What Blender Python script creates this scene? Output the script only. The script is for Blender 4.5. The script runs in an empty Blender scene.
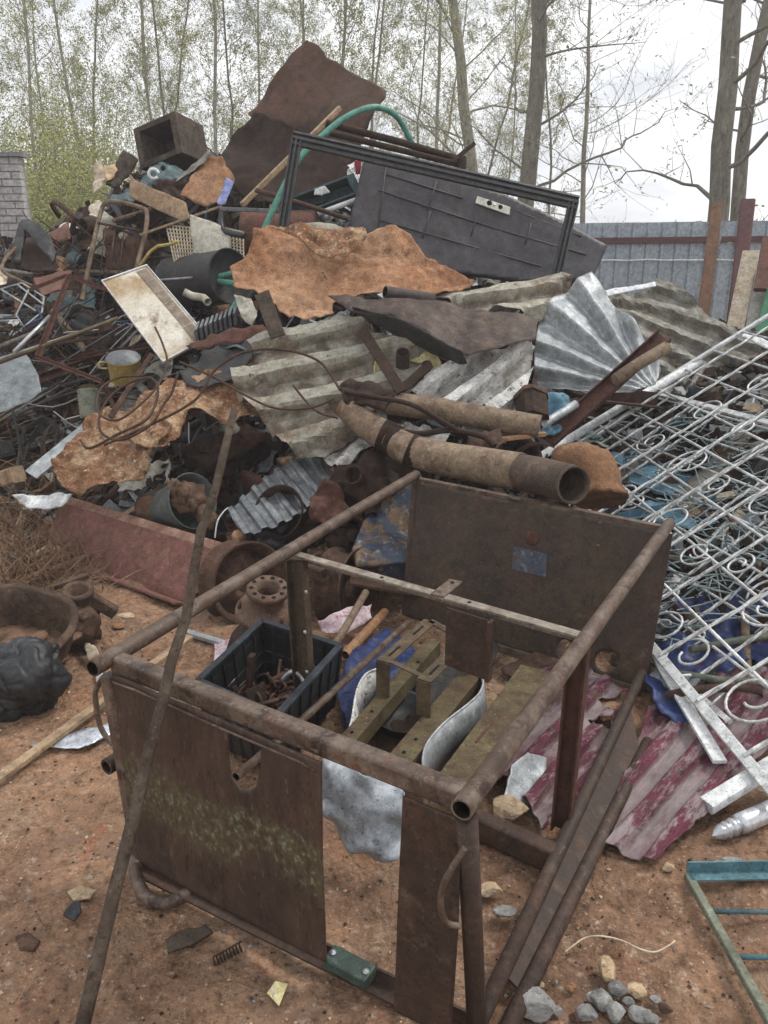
import bpy, math, random
import numpy as np
from mathutils import Vector, Matrix, noise, Euler
random.seed(7)
R = math.radians
PITCH = R(18.1); EYE = 1.6; F = 800.0
SP, CP = math.sin(PITCH), math.cos(PITCH)
sc = bpy.context.scene
COL = sc.collection

# ---------------------------------------------------------------- geometry of the view
def ray(px, py):
    a = (px-384)/F; b = (512-py)/F
    return Vector((a, CP + b*SP, -SP + b*CP))
def V(px, py, Y):
    d = ray(px, py); return Vector((0,0,EYE)) + d*(Y/d.y)
def G(px, py, z=0.0):
    d = ray(px, py); return Vector((0,0,EYE)) + d*((z-EYE)/d.z)
def onplane(px, py, p0, n):
    d = ray(px, py); o = Vector((0,0,EYE))
    return o + d*((p0-o).dot(n)/d.dot(n))
_D = [(20,7.0),(130,6.4),(200,5.9),(300,5.1),(400,4.4),(450,4.1),(500,3.9),(560,3.6),(620,3.3),(700,2.9)]
def D(py):
    return float(np.interp(py, [a for a,b in _D], [b for a,b in _D]))
def P3(p):
    """(px,py) on the heap's front; (px,py,Y) at distance Y; (px,py,None,z) at height z; Vector as is."""
    if isinstance(p, Vector): return p
    if len(p) == 2: return V(p[0], p[1], D(p[1]))
    if len(p) == 3: return V(*p)
    return G(p[0], p[1], p[3])

# ---------------------------------------------------------------- materials
def _n(nt, t, **k):
    n = nt.nodes.new(t)
    for a, v in k.items(): setattr(n, a, v)
    return n
DIM=dict(rust_dark=.72,rust_brown=.78,rust_red=.75,rust_plate=.62,cage_rust=.78,cage_rail=.72,olive_paint=.75,wood_dark=.5,galvanised_green=.78,galvanised_dirty=.74,dark_metal=.8,grey_metal=.8,cage_front_plate=.85,cage_back_plate=.8,bracket=.75,upright=.75,upright_red=.75,trough_brown=.65,hub_rust=.72,faded_maroon_roofing_sheet=.80,pipe_tan=.85,teal_paint=.6,weathered_frame=.8,rust_flake=.85,beam_red=.85,door_vinyl=.8,door_frame_grey=.8,cast_housing=.7,rusty_wire=.75)
def mat(name, base, spots=(), rough=.8, metal=0.0, bump=.3, bscale=60, vary=.12, spec=.3, stretch=None, translucent=0, fine=1.7, grain=1.0, rotz=None, fleck=1.0, dirt_shade=None):
    k_=DIM.get(name,1); base=tuple(c*k_ for c in base); spots=[(tuple(c*k_ for c in s[0]),*s[1:]) for s in spots]
    m = bpy.data.materials.new(name); m.use_nodes = True
    nt = m.node_tree; L = nt.links; b = nt.nodes['Principled BSDF']
    tc = _n(nt,'ShaderNodeTexCoord'); oi = _n(nt,'ShaderNodeObjectInfo')
    add = _n(nt,'ShaderNodeVectorMath', operation='ADD'); L.new(tc.outputs['Object'], add.inputs[0])
    sca = _n(nt,'ShaderNodeVectorMath', operation='SCALE'); sca.inputs[3].default_value = 17.0
    cx = _n(nt,'ShaderNodeCombineXYZ')
    for i in range(3): L.new(oi.outputs['Random'], cx.inputs[i])
    L.new(cx.outputs[0], sca.inputs[0]); L.new(sca.outputs[0], add.inputs[1])
    vec = add.outputs[0]
    if rotz is not None:
        vr=_n(nt,'ShaderNodeVectorRotate',rotation_type='Z_AXIS'); vr.inputs['Angle'].default_value=rotz; L.new(vec,vr.inputs['Vector']); vec=vr.outputs[0]
    if stretch:
        mp = _n(nt,'ShaderNodeMapping'); mp.inputs['Scale'].default_value = stretch; L.new(vec, mp.inputs[0]); vec = mp.outputs[0]
    col = _n(nt,'ShaderNodeRGB'); col.outputs[0].default_value = (*base,1); cur = col.outputs[0]
    rv = None
    for (c, s, lo, hi, *rr) in spots:
        nz = _n(nt,'ShaderNodeTexNoise'); nz.inputs['Scale'].default_value = s*fine; nz.inputs['Detail'].default_value = 9; nz.inputs['Roughness'].default_value = .72
        L.new(vec, nz.inputs['Vector'])
        mr = _n(nt,'ShaderNodeMapRange'); mr.inputs[1].default_value = lo; mr.inputs[2].default_value = hi; L.new(nz.outputs[0], mr.inputs[0])
        mx = _n(nt,'ShaderNodeMix', data_type='RGBA'); L.new(mr.outputs[0], mx.inputs[0]); L.new(cur, mx.inputs[6]); mx.inputs[7].default_value = (*c,1)
        cur = mx.outputs[2]
    if fleck:
        for (sc2,lo2,hi2,fac2,cc) in ((110,.60,.66,fleck*.8,tuple(c*.35 for c in base)),(75,.62,.68,fleck*.55,tuple(min(.6,c*2.0+.03) for c in base))):
            nz=_n(nt,'ShaderNodeTexNoise'); nz.inputs['Scale'].default_value=sc2; nz.inputs['Detail'].default_value=4; nz.inputs['Roughness'].default_value=.6; L.new(vec,nz.inputs['Vector'])
            mr=_n(nt,'ShaderNodeMapRange'); mr.inputs[1].default_value=lo2; mr.inputs[2].default_value=hi2; mr.inputs[4].default_value=fac2; L.new(nz.outputs[0],mr.inputs[0])
            mx=_n(nt,'ShaderNodeMix',data_type='RGBA'); L.new(mr.outputs[0],mx.inputs[0]); L.new(cur,mx.inputs[6]); mx.inputs[7].default_value=(*cc,1); cur=mx.outputs[2]
    if dirt_shade:  # trough tint: dirt and worn paint, plus shade painted in so ribs read
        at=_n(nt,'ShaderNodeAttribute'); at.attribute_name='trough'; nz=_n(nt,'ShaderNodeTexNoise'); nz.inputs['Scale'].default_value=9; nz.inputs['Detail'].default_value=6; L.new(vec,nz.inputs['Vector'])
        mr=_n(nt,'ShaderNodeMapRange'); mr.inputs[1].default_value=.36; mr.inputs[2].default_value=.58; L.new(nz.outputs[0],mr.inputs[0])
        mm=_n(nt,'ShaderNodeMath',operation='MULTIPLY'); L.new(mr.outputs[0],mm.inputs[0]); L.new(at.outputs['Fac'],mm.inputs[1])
        m4=_n(nt,'ShaderNodeMath',operation='MULTIPLY'); L.new(mm.outputs[0],m4.inputs[0]); m4.inputs[1].default_value=dirt_shade[1]
        mx=_n(nt,'ShaderNodeMix',data_type='RGBA'); L.new(m4.outputs[0],mx.inputs[0]); L.new(cur,mx.inputs[6]); mx.inputs[7].default_value=(*dirt_shade[0],1); cur=mx.outputs[2]
    hv = _n(nt,'ShaderNodeHueSaturation'); L.new(cur, hv.inputs['Color'])
    # fine grain + per object variation of value
    fg = _n(nt,'ShaderNodeTexNoise'); fg.inputs['Scale'].default_value = 20; fg.inputs['Detail'].default_value = 10; fg.inputs['Roughness'].default_value = .8; L.new(vec, fg.inputs['Vector'])
    m1 = _n(nt,'ShaderNodeMapRange'); m1.inputs[1].default_value=.25; m1.inputs[2].default_value=.75; m1.inputs[1].default_value=.3; m1.inputs[2].default_value=.7; m1.inputs[3].default_value=1-.55*grain; m1.inputs[4].default_value=1+.55*grain; L.new(fg.outputs[0], m1.inputs[0])
    m2 = _n(nt,'ShaderNodeMapRange'); m2.inputs[3].default_value=1-vary; m2.inputs[4].default_value=1+vary; L.new(oi.outputs['Random'], m2.inputs[0])
    mm = _n(nt,'ShaderNodeMath', operation='MULTIPLY'); L.new(m1.outputs[0], mm.inputs[0]); L.new(m2.outputs[0], mm.inputs[1]); L.new(mm.outputs[0], hv.inputs['Value'])
    L.new(hv.outputs[0], b.inputs['Base Color'])
    b.inputs['Metallic'].default_value = metal
    mr = _n(nt,'ShaderNodeMapRange'); mr.inputs[3].default_value=max(.05,rough-.14); mr.inputs[4].default_value=min(1,rough+.14); L.new(fg.outputs[0], mr.inputs[0]); L.new(mr.outputs[0], b.inputs['Roughness'])
    b.inputs['Specular IOR Level'].default_value = spec
    bn = _n(nt,'ShaderNodeTexNoise'); bn.inputs['Scale'].default_value = bscale; bn.inputs['Detail'].default_value = 6; L.new(vec, bn.inputs['Vector'])
    bp = _n(nt,'ShaderNodeBump'); bp.inputs['Strength'].default_value = bump; bp.inputs['Distance'].default_value = .01; L.new(bn.outputs[0], bp.inputs['Height']); L.new(bp.outputs[0], b.inputs['Normal'])
    if translucent:
        b.inputs['Transmission Weight'].default_value = translucent
    return m
DK=(.028,.017,.012); RB=(.10,.045,.026); RO=(.27,.12,.055); TAN=(.36,.24,.15); DUST=(.30,.20,.13)
M = dict(
 wood_brown= mat('wood_brown',(.15,.078,.046),[((.09,.05,.035),6,.5,.66)],.85,bump=.4),
 rust_dark = mat('rust_dark',(.050,.027,.018),[(DK,5,.45,.62),(RB,14,.52,.7),(RO,30,.62,.74)],.85),
 rust_brown= mat('rust_brown',(.090,.050,.034),[(DK,6,.5,.64),((.17,.09,.052),11,.5,.68),(TAN,35,.64,.74)],.85),
 rust_red  = mat('rust_red',(.115,.050,.036),[((.055,.027,.02),8,.5,.66),(RO,22,.56,.7)],.85),
 rust_orange=mat('rust_orange',(.25,.118,.058),[((.37,.22,.13),1.0,.46,.60),((.13,.055,.03),4,.52,.64),((.34,.19,.10),9,.5,.64),((.09,.04,.02),26,.6,.68),(TAN,60,.56,.66)],.9,bscale=90,bump=.5),
 rust_flake= mat('rust_flake',(.24,.115,.055),[((.44,.30,.18),5,.46,.58),((.11,.05,.027),9,.52,.62),((.56,.47,.37),24,.56,.63),((.27,.115,.05),36,.55,.62)],.95,bscale=70,bump=.9),
 rust_plate= mat('rust_plate',(.10,.05,.03),[((.20,.085,.04),1.2,.48,.62),((.04,.025,.018),2.4,.5,.64),((.26,.13,.07),7,.6,.72)],.65,bump=.25),
 cage      = mat('cage_rust',(.060,.036,.025),[((.10,.05,.03),4,.46,.64),((.16,.11,.075),9,.55,.7),((.03,.02,.015),13,.55,.68)],.65,bump=.3,spec=.4),
 cage_rail = mat('cage_rail',(.125,.080,.056),[((.21,.155,.115),5,.47,.60),((.05,.028,.02),8,.53,.62),((.16,.07,.04),13,.56,.66),((.34,.27,.21),30,.60,.68)],.55,spec=.45,bump=.4,vary=.05),
 beam_red  = mat('beam_red',(.20,.085,.070),[((.16,.085,.055),4,.45,.6),((.28,.17,.12),9,.55,.72),((.06,.025,.02),36,.66,.72)],.8),
 olive     = mat('olive_paint',(.135,.105,.052),[((.095,.058,.034),3,.44,.6),((.21,.17,.09),8,.56,.7),((.07,.04,.025),22,.58,.68)],.75),
 galv      = mat('galvanised',(.36,.38,.39),[((.24,.25,.25),5,.45,.65),((.48,.50,.51),16,.5,.7),((.22,.15,.09),9,.64,.74)],.5,metal=.35,bump=.15,spec=.5),
 galv_dirty= mat('galvanised_dirty',(.29,.28,.245),[((.17,.15,.11),4,.42,.6),((.36,.35,.31),10,.5,.66),((.16,.09,.05),7,.6,.7)],.65,metal=.2,bump=.2,dirt_shade=((.11,.09,.065),.7)),
 galv_green= mat('galvanised_green',(.40,.375,.30),[((.22,.16,.10),1.6,.50,.60),((.44,.42,.35),9,.5,.66),((.06,.05,.04),5,.60,.65),((.28,.16,.09),12,.6,.68)],.6,metal=.1,bump=.2,dirt_shade=((.085,.06,.042),.9)),
 galv_dark = mat('galvanised_dark',(.10,.11,.115),[((.19,.20,.21),5,.45,.62),((.05,.05,.05),11,.52,.66)],.45,metal=.4,bump=.15,spec=.5),
 white_old = mat('white_paint_old',(.62,.61,.58),[((.42,.40,.36),6,.5,.68),((.13,.10,.075),14,.57,.62),((.08,.06,.05),34,.60,.64)],.6,dirt_shade=((.20,.18,.15),.8)),
 enamel    = mat('enamel',(.60,.52,.40),[((.30,.20,.11),3.6,.46,.68),((.70,.68,.60),5,.5,.66),((.13,.08,.05),9,.64,.8)],.35,spec=.5,bump=.05),
 white     = mat('white_paint',(.66,.67,.67),[((.42,.42,.41),13,.54,.68),((.22,.17,.12),26,.62,.68)],.5,vary=.05),
 steel_white=mat('silver_paint',(.60,.61,.60),[((.36,.35,.33),9,.5,.64),((.16,.12,.09),24,.60,.68)],.5,metal=.25,vary=.08),
 silver    = mat('silver_bright',(.55,.56,.58),[((.35,.36,.37),9,.5,.7)],.35,metal=.6,bump=.1,spec=.5),
 door      = mat('door_vinyl',(.058,.052,.056),[((.085,.078,.082),3,.45,.7),((.04,.036,.038),7,.5,.7),((.35,.34,.33),60,.70,.74)],.5,bump=.12,spec=.4,vary=.05),
 frame_blk = mat('door_frame_grey',(.055,.055,.058),[((.10,.10,.10),9,.5,.7)],.5,bump=.1),
 black     = mat('black_plastic',(.016,.017,.018),[((.035,.036,.038),8,.5,.7)],.45,bump=.15,spec=.45),
 bag       = mat('black_bag',(.016,.017,.019),[((.04,.041,.044),9,.5,.7),((.12,.11,.10),14,.64,.7)],.5,bump=.5,bscale=24,spec=.4),
 crate     = mat('crate_plastic',(.022,.026,.032),[((.06,.075,.095),7,.5,.7),((.14,.12,.10),20,.62,.72)],.5,bump=.1),
 grey      = mat('grey_metal',(.20,.21,.22),[((.30,.31,.32),5,.45,.65),((.10,.08,.06),12,.55,.7)],.55,metal=.3),
 grey_dark = mat('dark_metal',(.05,.05,.05),[((.09,.085,.08),8,.5,.7),((.10,.06,.04),14,.56,.7)],.55,metal=.2),
 teal      = mat('teal_paint',(.10,.17,.18),[((.17,.25,.26),6,.45,.65),((.09,.06,.045),8,.56,.66)],.5),
 bluepaint = mat('blue_paint',(.10,.22,.30),[((.18,.30,.36),7,.5,.7),((.12,.10,.08),12,.56,.68)],.55),
 tarp      = mat('blue_tarp',(.022,.036,.115),[((.04,.06,.16),6,.5,.7),((.10,.09,.10),14,.58,.7)],.45),
 hose      = mat('green_hose',(.085,.24,.185),[((.06,.16,.13),12,.5,.7)],.45,bump=.05),
 yellow    = mat('yellow_enamel',(.40,.31,.09),[((.52,.44,.2),6,.5,.7),((.10,.06,.03),11,.62,.68)],.4,bump=.05),
 paleyellow= mat('pale_yellow',(.52,.44,.20),[((.60,.54,.34),6,.5,.7),((.12,.08,.05),9,.6,.68)],.5,bump=.05),
 wood      = mat('wood_weathered',(.30,.21,.13),[((.42,.31,.2),5,.5,.7),((.15,.10,.07),12,.52,.7)],.85,stretch=(1,1,1),bscale=40,bump=.3),
 wood_dark = mat('wood_dark',(.125,.090,.065),[((.20,.155,.115),5,.45,.62),((.05,.035,.025),14,.52,.66)],.85,bscale=50,bump=.6),
 wood_grey = mat('wood_grey',(.30,.29,.26),[((.18,.16,.13),7,.5,.7)],.9,bump=.4),
 cream     = mat('cream_paint',(.48,.40,.29),[((.35,.22,.13),9,.52,.66),((.60,.56,.48),14,.5,.7)],.8),
 greenpaint= mat('green_paint',(.06,.20,.11),[((.10,.14,.09),9,.5,.66)],.7),
 maroon    = mat('maroon_paint',(.095,.035,.035),[((.07,.03,.025),7,.5,.66)],.6,vary=.05),
 purple    = mat('faded_maroon_roofing',(.17,.030,.060),[((.34,.29,.27),5.5,.43,.53),((.09,.065,.05),9,.56,.64),((.42,.30,.30),30,.50,.62),((.25,.18,.10),14,.64,.7)],.75,bump=.3,bscale=50),
 pinkwhite = mat('pink_white_plastic',(.55,.42,.45),[((.38,.14,.20),9,.52,.58),((.62,.58,.58),6,.5,.6)],.7),
 sack      = mat('white_sack',(.34,.37,.40),[((.28,.30,.32),4,.45,.7),((.22,.19,.16),12,.64,.74)],.42,bump=.2),
 pipe_tan  = mat('pipe_tan',(.23,.165,.11),[((.12,.07,.045),5,.48,.64),((.32,.25,.17),11,.52,.7),((.06,.035,.025),20,.6,.7)],.75),
 pipe_dark = mat('pipe_dark',(.07,.055,.05),[((.12,.09,.07),9,.5,.7)],.7),
 tank      = mat('tank_blue_rust',(.050,.065,.095),[((.17,.10,.05),5,.49,.56),((.28,.21,.14),13,.55,.63),((.025,.025,.03),8,.56,.66)],.45,bump=.2),
 stone     = mat('stone_grey',(.21,.205,.195),[((.32,.31,.295),7,.5,.7),((.12,.118,.115),14,.5,.7)],.9,bump=.7,bscale=35,vary=.3),
 stone_tan = mat('stone_tan',(.42,.30,.18),[((.52,.42,.30),7,.45,.65),((.25,.15,.09),14,.52,.68)],.9,bump=.7,bscale=35,vary=.2),
 wire      = mat('rusty_wire',(.085,.048,.032),[((.14,.07,.04),20,.5,.7)],.8,bump=.1),
 bluewire  = mat('blue_grey_wire',(.22,.30,.32),[((.42,.44,.44),14,.5,.6)],.5,bump=.1),
 paper     = mat('yellow_paper',(.72,.62,.30),[((.8,.75,.5),9,.5,.7)],.8,bump=.05),
 foil      = mat('foil',(.62,.66,.72),[((.4,.44,.5),14,.5,.7)],.3,metal=.5,bump=.4,bscale=25),
 violet    = mat('blue_rag',(.22,.26,.48),[((.35,.38,.55),9,.5,.7)],.9),
 red       = mat('red_plastic',(.28,.03,.05),[],.5),
 hole      = mat('dark_void',(.008,.007,.006),[],.95,bump=0),
 green_box = mat('green_box',(.035,.055,.045),[((.10,.12,.10),12,.54,.68)],.45),
 bluegreen = mat('blue_green_frame',(.075,.155,.18),[((.13,.23,.26),8,.5,.68),((.14,.11,.07),7,.58,.68)],.5),
 graygreen = mat('weathered_frame',(.18,.19,.14),[((.11,.12,.09),9,.5,.68),((.12,.19,.20),7,.56,.68)],.7),
 card      = mat('grey_card',(.40,.38,.31),[((.30,.28,.22),5,.5,.68),((.5,.48,.42),9,.5,.7)],.8,bump=.1),
 bark      = mat('bark',(.16,.148,.115),[((.24,.23,.18),4,.5,.66),((.065,.055,.04),9,.5,.66)],.95,bscale=18,bump=.9,stretch=(1,1,.35)),
 bark_light= mat('bark_light',(.25,.245,.19),[((.33,.32,.24),4,.5,.66),((.10,.09,.07),9,.5,.66)],.95,bscale=18,bump=.5,stretch=(1,1,.35)),
 leaf      = mat('spring_leaf',(.29,.30,.075),[((.34,.34,.11),.8,.45,.6),((.12,.15,.05),3,.5,.7)],.7,bump=0,vary=.15),
 leaf_dull = mat('spring_leaf_dull',(.15,.165,.075),[((.21,.21,.10),.8,.45,.6)],.7,bump=0,vary=.15),
 straw     = mat('dry_straw',(.20,.12,.075),[((.30,.20,.12),5,.5,.6)],.9,bump=0),
)
# the galvanised plates need two-sided leaves etc.; nothing here emits

# ---------------------------------------------------------------- mesh building
def origin_of(o):
    p = Vector((0,0,0))
    while o is not None: p += o.location; o = o.parent
    return p
class MB:
    def __init__(s): s.v=[]; s.f=[]; s.sm=[]; s.tr=None
    def add(s, vs, fs, smooth=False):
        k=len(s.v); s.v += [Vector(p) for p in vs]; s.f += [tuple(i+k for i in f) for f in fs]; s.sm += [smooth]*len(fs); return s
    def box(s, c, ex, ey, ez):
        """centre + three half-axis vectors"""
        c=Vector(c); v=[c+a*ex+b*ey+d*ez for a in(-1,1) for b in(-1,1) for d in(-1,1)]
        return s.add(v,[(0,1,3,2),(4,6,7,5),(0,4,5,1),(2,3,7,6),(0,2,6,4),(1,5,7,3)])
    def bar(s, p0, p1, w, h, up=Vector((0,0,1)), c=.12):
        p0=Vector(p0); p1=Vector(p1); d=(p1-p0); L=d.length; d/=L
        x=d.cross(up)
        if x.length<1e-4: x=d.cross(Vector((1,0,0)))
        x.normalize(); y=x.cross(d).normalized()
        r=min(w,h)*c; pts=[]
        for (a,b) in ((-1,-1),(1,-1),(1,1),(-1,1)):
            cx=a*(w/2-r); cy=b*(h/2-r)
            o=[(a*r,0),(0,b*r)] if a*b>0 else [(0,b*r),(a*r,0)]
            if (a,b)==(-1,-1): o=[(-r,0),(0,-r)]
            elif (a,b)==(1,-1): o=[(0,-r),(r,0)]
            elif (a,b)==(1,1): o=[(r,0),(0,r)]
            else: o=[(0,r),(-r,0)]
            pts += [(cx+q[0],cy+q[1]) for q in o]
        n=8; segs=max(1,int(L/.25))
        vs=[p0+d*(L*k/segs)+x*a+y*b for k in range(segs+1) for a,b in pts]
        fs=[(k*n+i,k*n+(i+1)%n,(k+1)*n+(i+1)%n,(k+1)*n+i) for k in range(segs) for i in range(n)]
        fs += [tuple(range(n))[::-1], tuple(segs*n+i for i in range(n))]
        return s.add(vs,fs)
    def prof(s, p0, p1, pts, up=Vector((0,0,1)), wob=0):
        """sweep a closed 2D section (x across, y up) from p0 to p1"""
        p0=Vector(p0); p1=Vector(p1); d=(p1-p0); L=d.length; d/=L
        x=d.cross(up); x.normalize(); y=x.cross(d).normalized(); n=len(pts); segs=max(1,int(L/.12))
        vs=[]
        for k in range(segs+1):
            o=p0+d*(L*k/segs); o=o+(x*noise.noise(o*1.7)+y*noise.noise(o*1.9+Vector((9,9,9))))*wob
            vs += [o+x*a+y*b for a,b in pts]
        fs=[(k*n+i,k*n+(i+1)%n,(k+1)*n+(i+1)%n,(k+1)*n+i) for k in range(segs) for i in range(n)]
        return s.add(vs,fs+[tuple(range(n))[::-1], tuple(segs*n+i for i in range(n))])
    def angle(s,p0,p1,w,t=.005,up=Vector((0,0,1)),wob=0):
        return s.prof(p0,p1,[(0,0),(w,0),(w,t),(t,t),(t,w),(0,w)],up,wob)
    def channel(s,p0,p1,w,h,t=.006,up=Vector((0,0,1)),wob=0):
        return s.prof(p0,p1,[(-w/2,0),(w/2,0),(w/2,h),(w/2-t,h),(w/2-t,t),(-w/2+t,t),(-w/2+t,h),(-w/2,h)],up,wob)
    def tube(s, pts, r, n=12, hollow=0, cap=True, closed=False):
        pts=[Vector(p) for p in pts]
        if closed: pts=pts+[pts[0]]
        rs = r if isinstance(r,(list,tuple)) else [r]*len(pts)
        t=[]
        for i in range(len(pts)):
            a=pts[max(0,i-1)]; b=pts[min(len(pts)-1,i+1)]
            t.append((b-a).normalized())
        u=t[0].orthogonal().normalized(); rings=[]
        for i,p in enumerate(pts):
            u=(u-t[i]*u.dot(t[i])).normalized(); w=t[i].cross(u)
            rings.append((p,u.copy(),w))
        def shell(k,flip):
            vs=[p+(u*math.cos(2*math.pi*j/n)+w*math.sin(2*math.pi*j/n))*max(1e-4,(rs[i]-k)) for i,(p,u,w) in enumerate(rings) for j in range(n)]
            fs=[(i*n+j,i*n+(j+1)%n,(i+1)*n+(j+1)%n,(i+1)*n+j) for i in range(len(rings)-1) for j in range(n)]
            if flip: fs=[f[::-1] for f in fs]
            return vs,fs
        vs,fs=shell(0,False); k0=len(s.v); s.add(vs,fs,True); m=len(rings)
        if hollow:
            vs,fs=shell(hollow,True); k1=len(s.v); s.add(vs,fs,True)
            for e in (0,(m-1)*n):
                for j in range(n):
                    s.f.append((k0+e+j,k0+e+(j+1)%n,k1+e+(j+1)%n,k1+e+j)); s.sm.append(False)
        elif cap and not closed:
            s.f.append(tuple(k0+j for j in range(n))[::-1]); s.f.append(tuple(k0+(m-1)*n+j for j in range(n))); s.sm += [False]*2
        return s
    def lathe(s, c, ax, prof, n=28, smooth=True, sx=1.0):
        """prof: (radius, height along ax)"""
        c=Vector(c); ax=Vector(ax).normalized(); u=ax.orthogonal().normalized(); w=ax.cross(u); m=len(prof)
        vs=[c+ax*h+(u*math.cos(2*math.pi*j/n)*sx+w*math.sin(2*math.pi*j/n))*r for r,h in prof for j in range(n)]
        fs=[(i*n+j,i*n+(j+1)%n,(i+1)*n+(j+1)%n,(i+1)*n+j) for i in range(m-1) for j in range(n)]
        return s.add(vs,fs,smooth)
    def blob(s, c, rx, ry, rz, amp=.15, fs=3.0, seed=0, sub=3, flat=False):
        import bmesh
        bm=bmesh.new(); bmesh.ops.create_icosphere(bm,subdivisions=sub,radius=1)
        vs=[]
        for v in bm.verts:
            p=v.co.copy(); q=p*fs+Vector((seed*3.1,seed*1.7,seed))
            k=1+amp*noise.noise(q)*1.6+amp*.6*noise.noise(q*2.3)
            vs.append(Vector(c)+Vector((p.x*rx*k,p.y*ry*k,p.z*rz*k)))
        f=[tuple(v.index for v in ff.verts) for ff in bm.faces]; bm.free()
        return s.add(vs,f,not flat)
    def build(s, name, m, parent=None, base=None, bevel=0, solid=0):
        me=bpy.data.meshes.new(name)
        if parent is not None: o0=origin_of(parent)
        elif base is not None: o0=Vector(base)
        elif s.v:
            n=len(s.v); o0=Vector((sum(v.x for v in s.v)/n,sum(v.y for v in s.v)/n,min(v.z for v in s.v)))
        else: o0=Vector((0,0,0))
        me.from_pydata([tuple(v-o0) for v in s.v],[],s.f); me.update()
        me.polygons.foreach_set('use_smooth', s.sm)
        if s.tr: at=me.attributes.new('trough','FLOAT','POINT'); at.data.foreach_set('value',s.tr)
        me.materials.append(M[m] if isinstance(m,str) else m)
        o=bpy.data.objects.new(name,me); COL.objects.link(o)
        if parent is not None: o.parent=parent
        else: o.location=o0
        if solid:
            md=o.modifiers.new('thickness','SOLIDIFY'); md.thickness=solid; md.offset=0
        if bevel:
            md=o.modifiers.new('edge','BEVEL'); md.width=bevel; md.segments=2; md.limit_method='ANGLE'
        return o
LAND=[]   # (px,py,phrase)
def tag(o,label,cat,group=None,kind=None):
    if label: o['label']=label
    if cat: o['category']=cat
    if group: o['group']=group
    if kind: o['kind']=kind
    return o
def empty(name,loc,label,cat,group=None):
    o=bpy.data.objects.new(name,None); o.empty_display_size=.1; COL.objects.link(o); o.location=loc
    return tag(o,label,cat,group)
def struct(o): o['kind']='structure'; return o

# ---------------------------------------------------------------- sheets: outline in the picture with distances, real surface
def inside(x,y,poly):
    r=np.zeros(x.shape,bool); n=len(poly)
    for i in range(n):
        x1,y1=poly[i]; x2,y2=poly[(i+1)%n]
        if y1==y2: continue
        c=((y1>y)!=(y2>y))&(x<(x2-x1)*(y-y1)/(y2-y1)+x1); r^=c
    return r
def densify(pts,step,rag,seed):
    out=[]; n=len(pts)
    for i in range(n):
        a=np.array(pts[i],float); b=np.array(pts[(i+1)%n],float); L=np.hypot(*(b-a)); k=max(1,int(L/step)); nx,ny=(b-a)[::-1]/max(L,1e-6)*np.array([1,-1])
        for j in range(k):
            p=a+(b-a)*j/k
            w=rag*(noise.noise(Vector((p[0]*.09,p[1]*.09,seed)))*1.4+noise.noise(Vector((p[0]*.3,p[1]*.3,seed+5)))*.9) if rag else 0
            out.append((p[0]+nx*w,p[1]+ny*w))
    return out
def cdepth(P): return P.y*CP+(EYE-P.z)*SP
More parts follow.
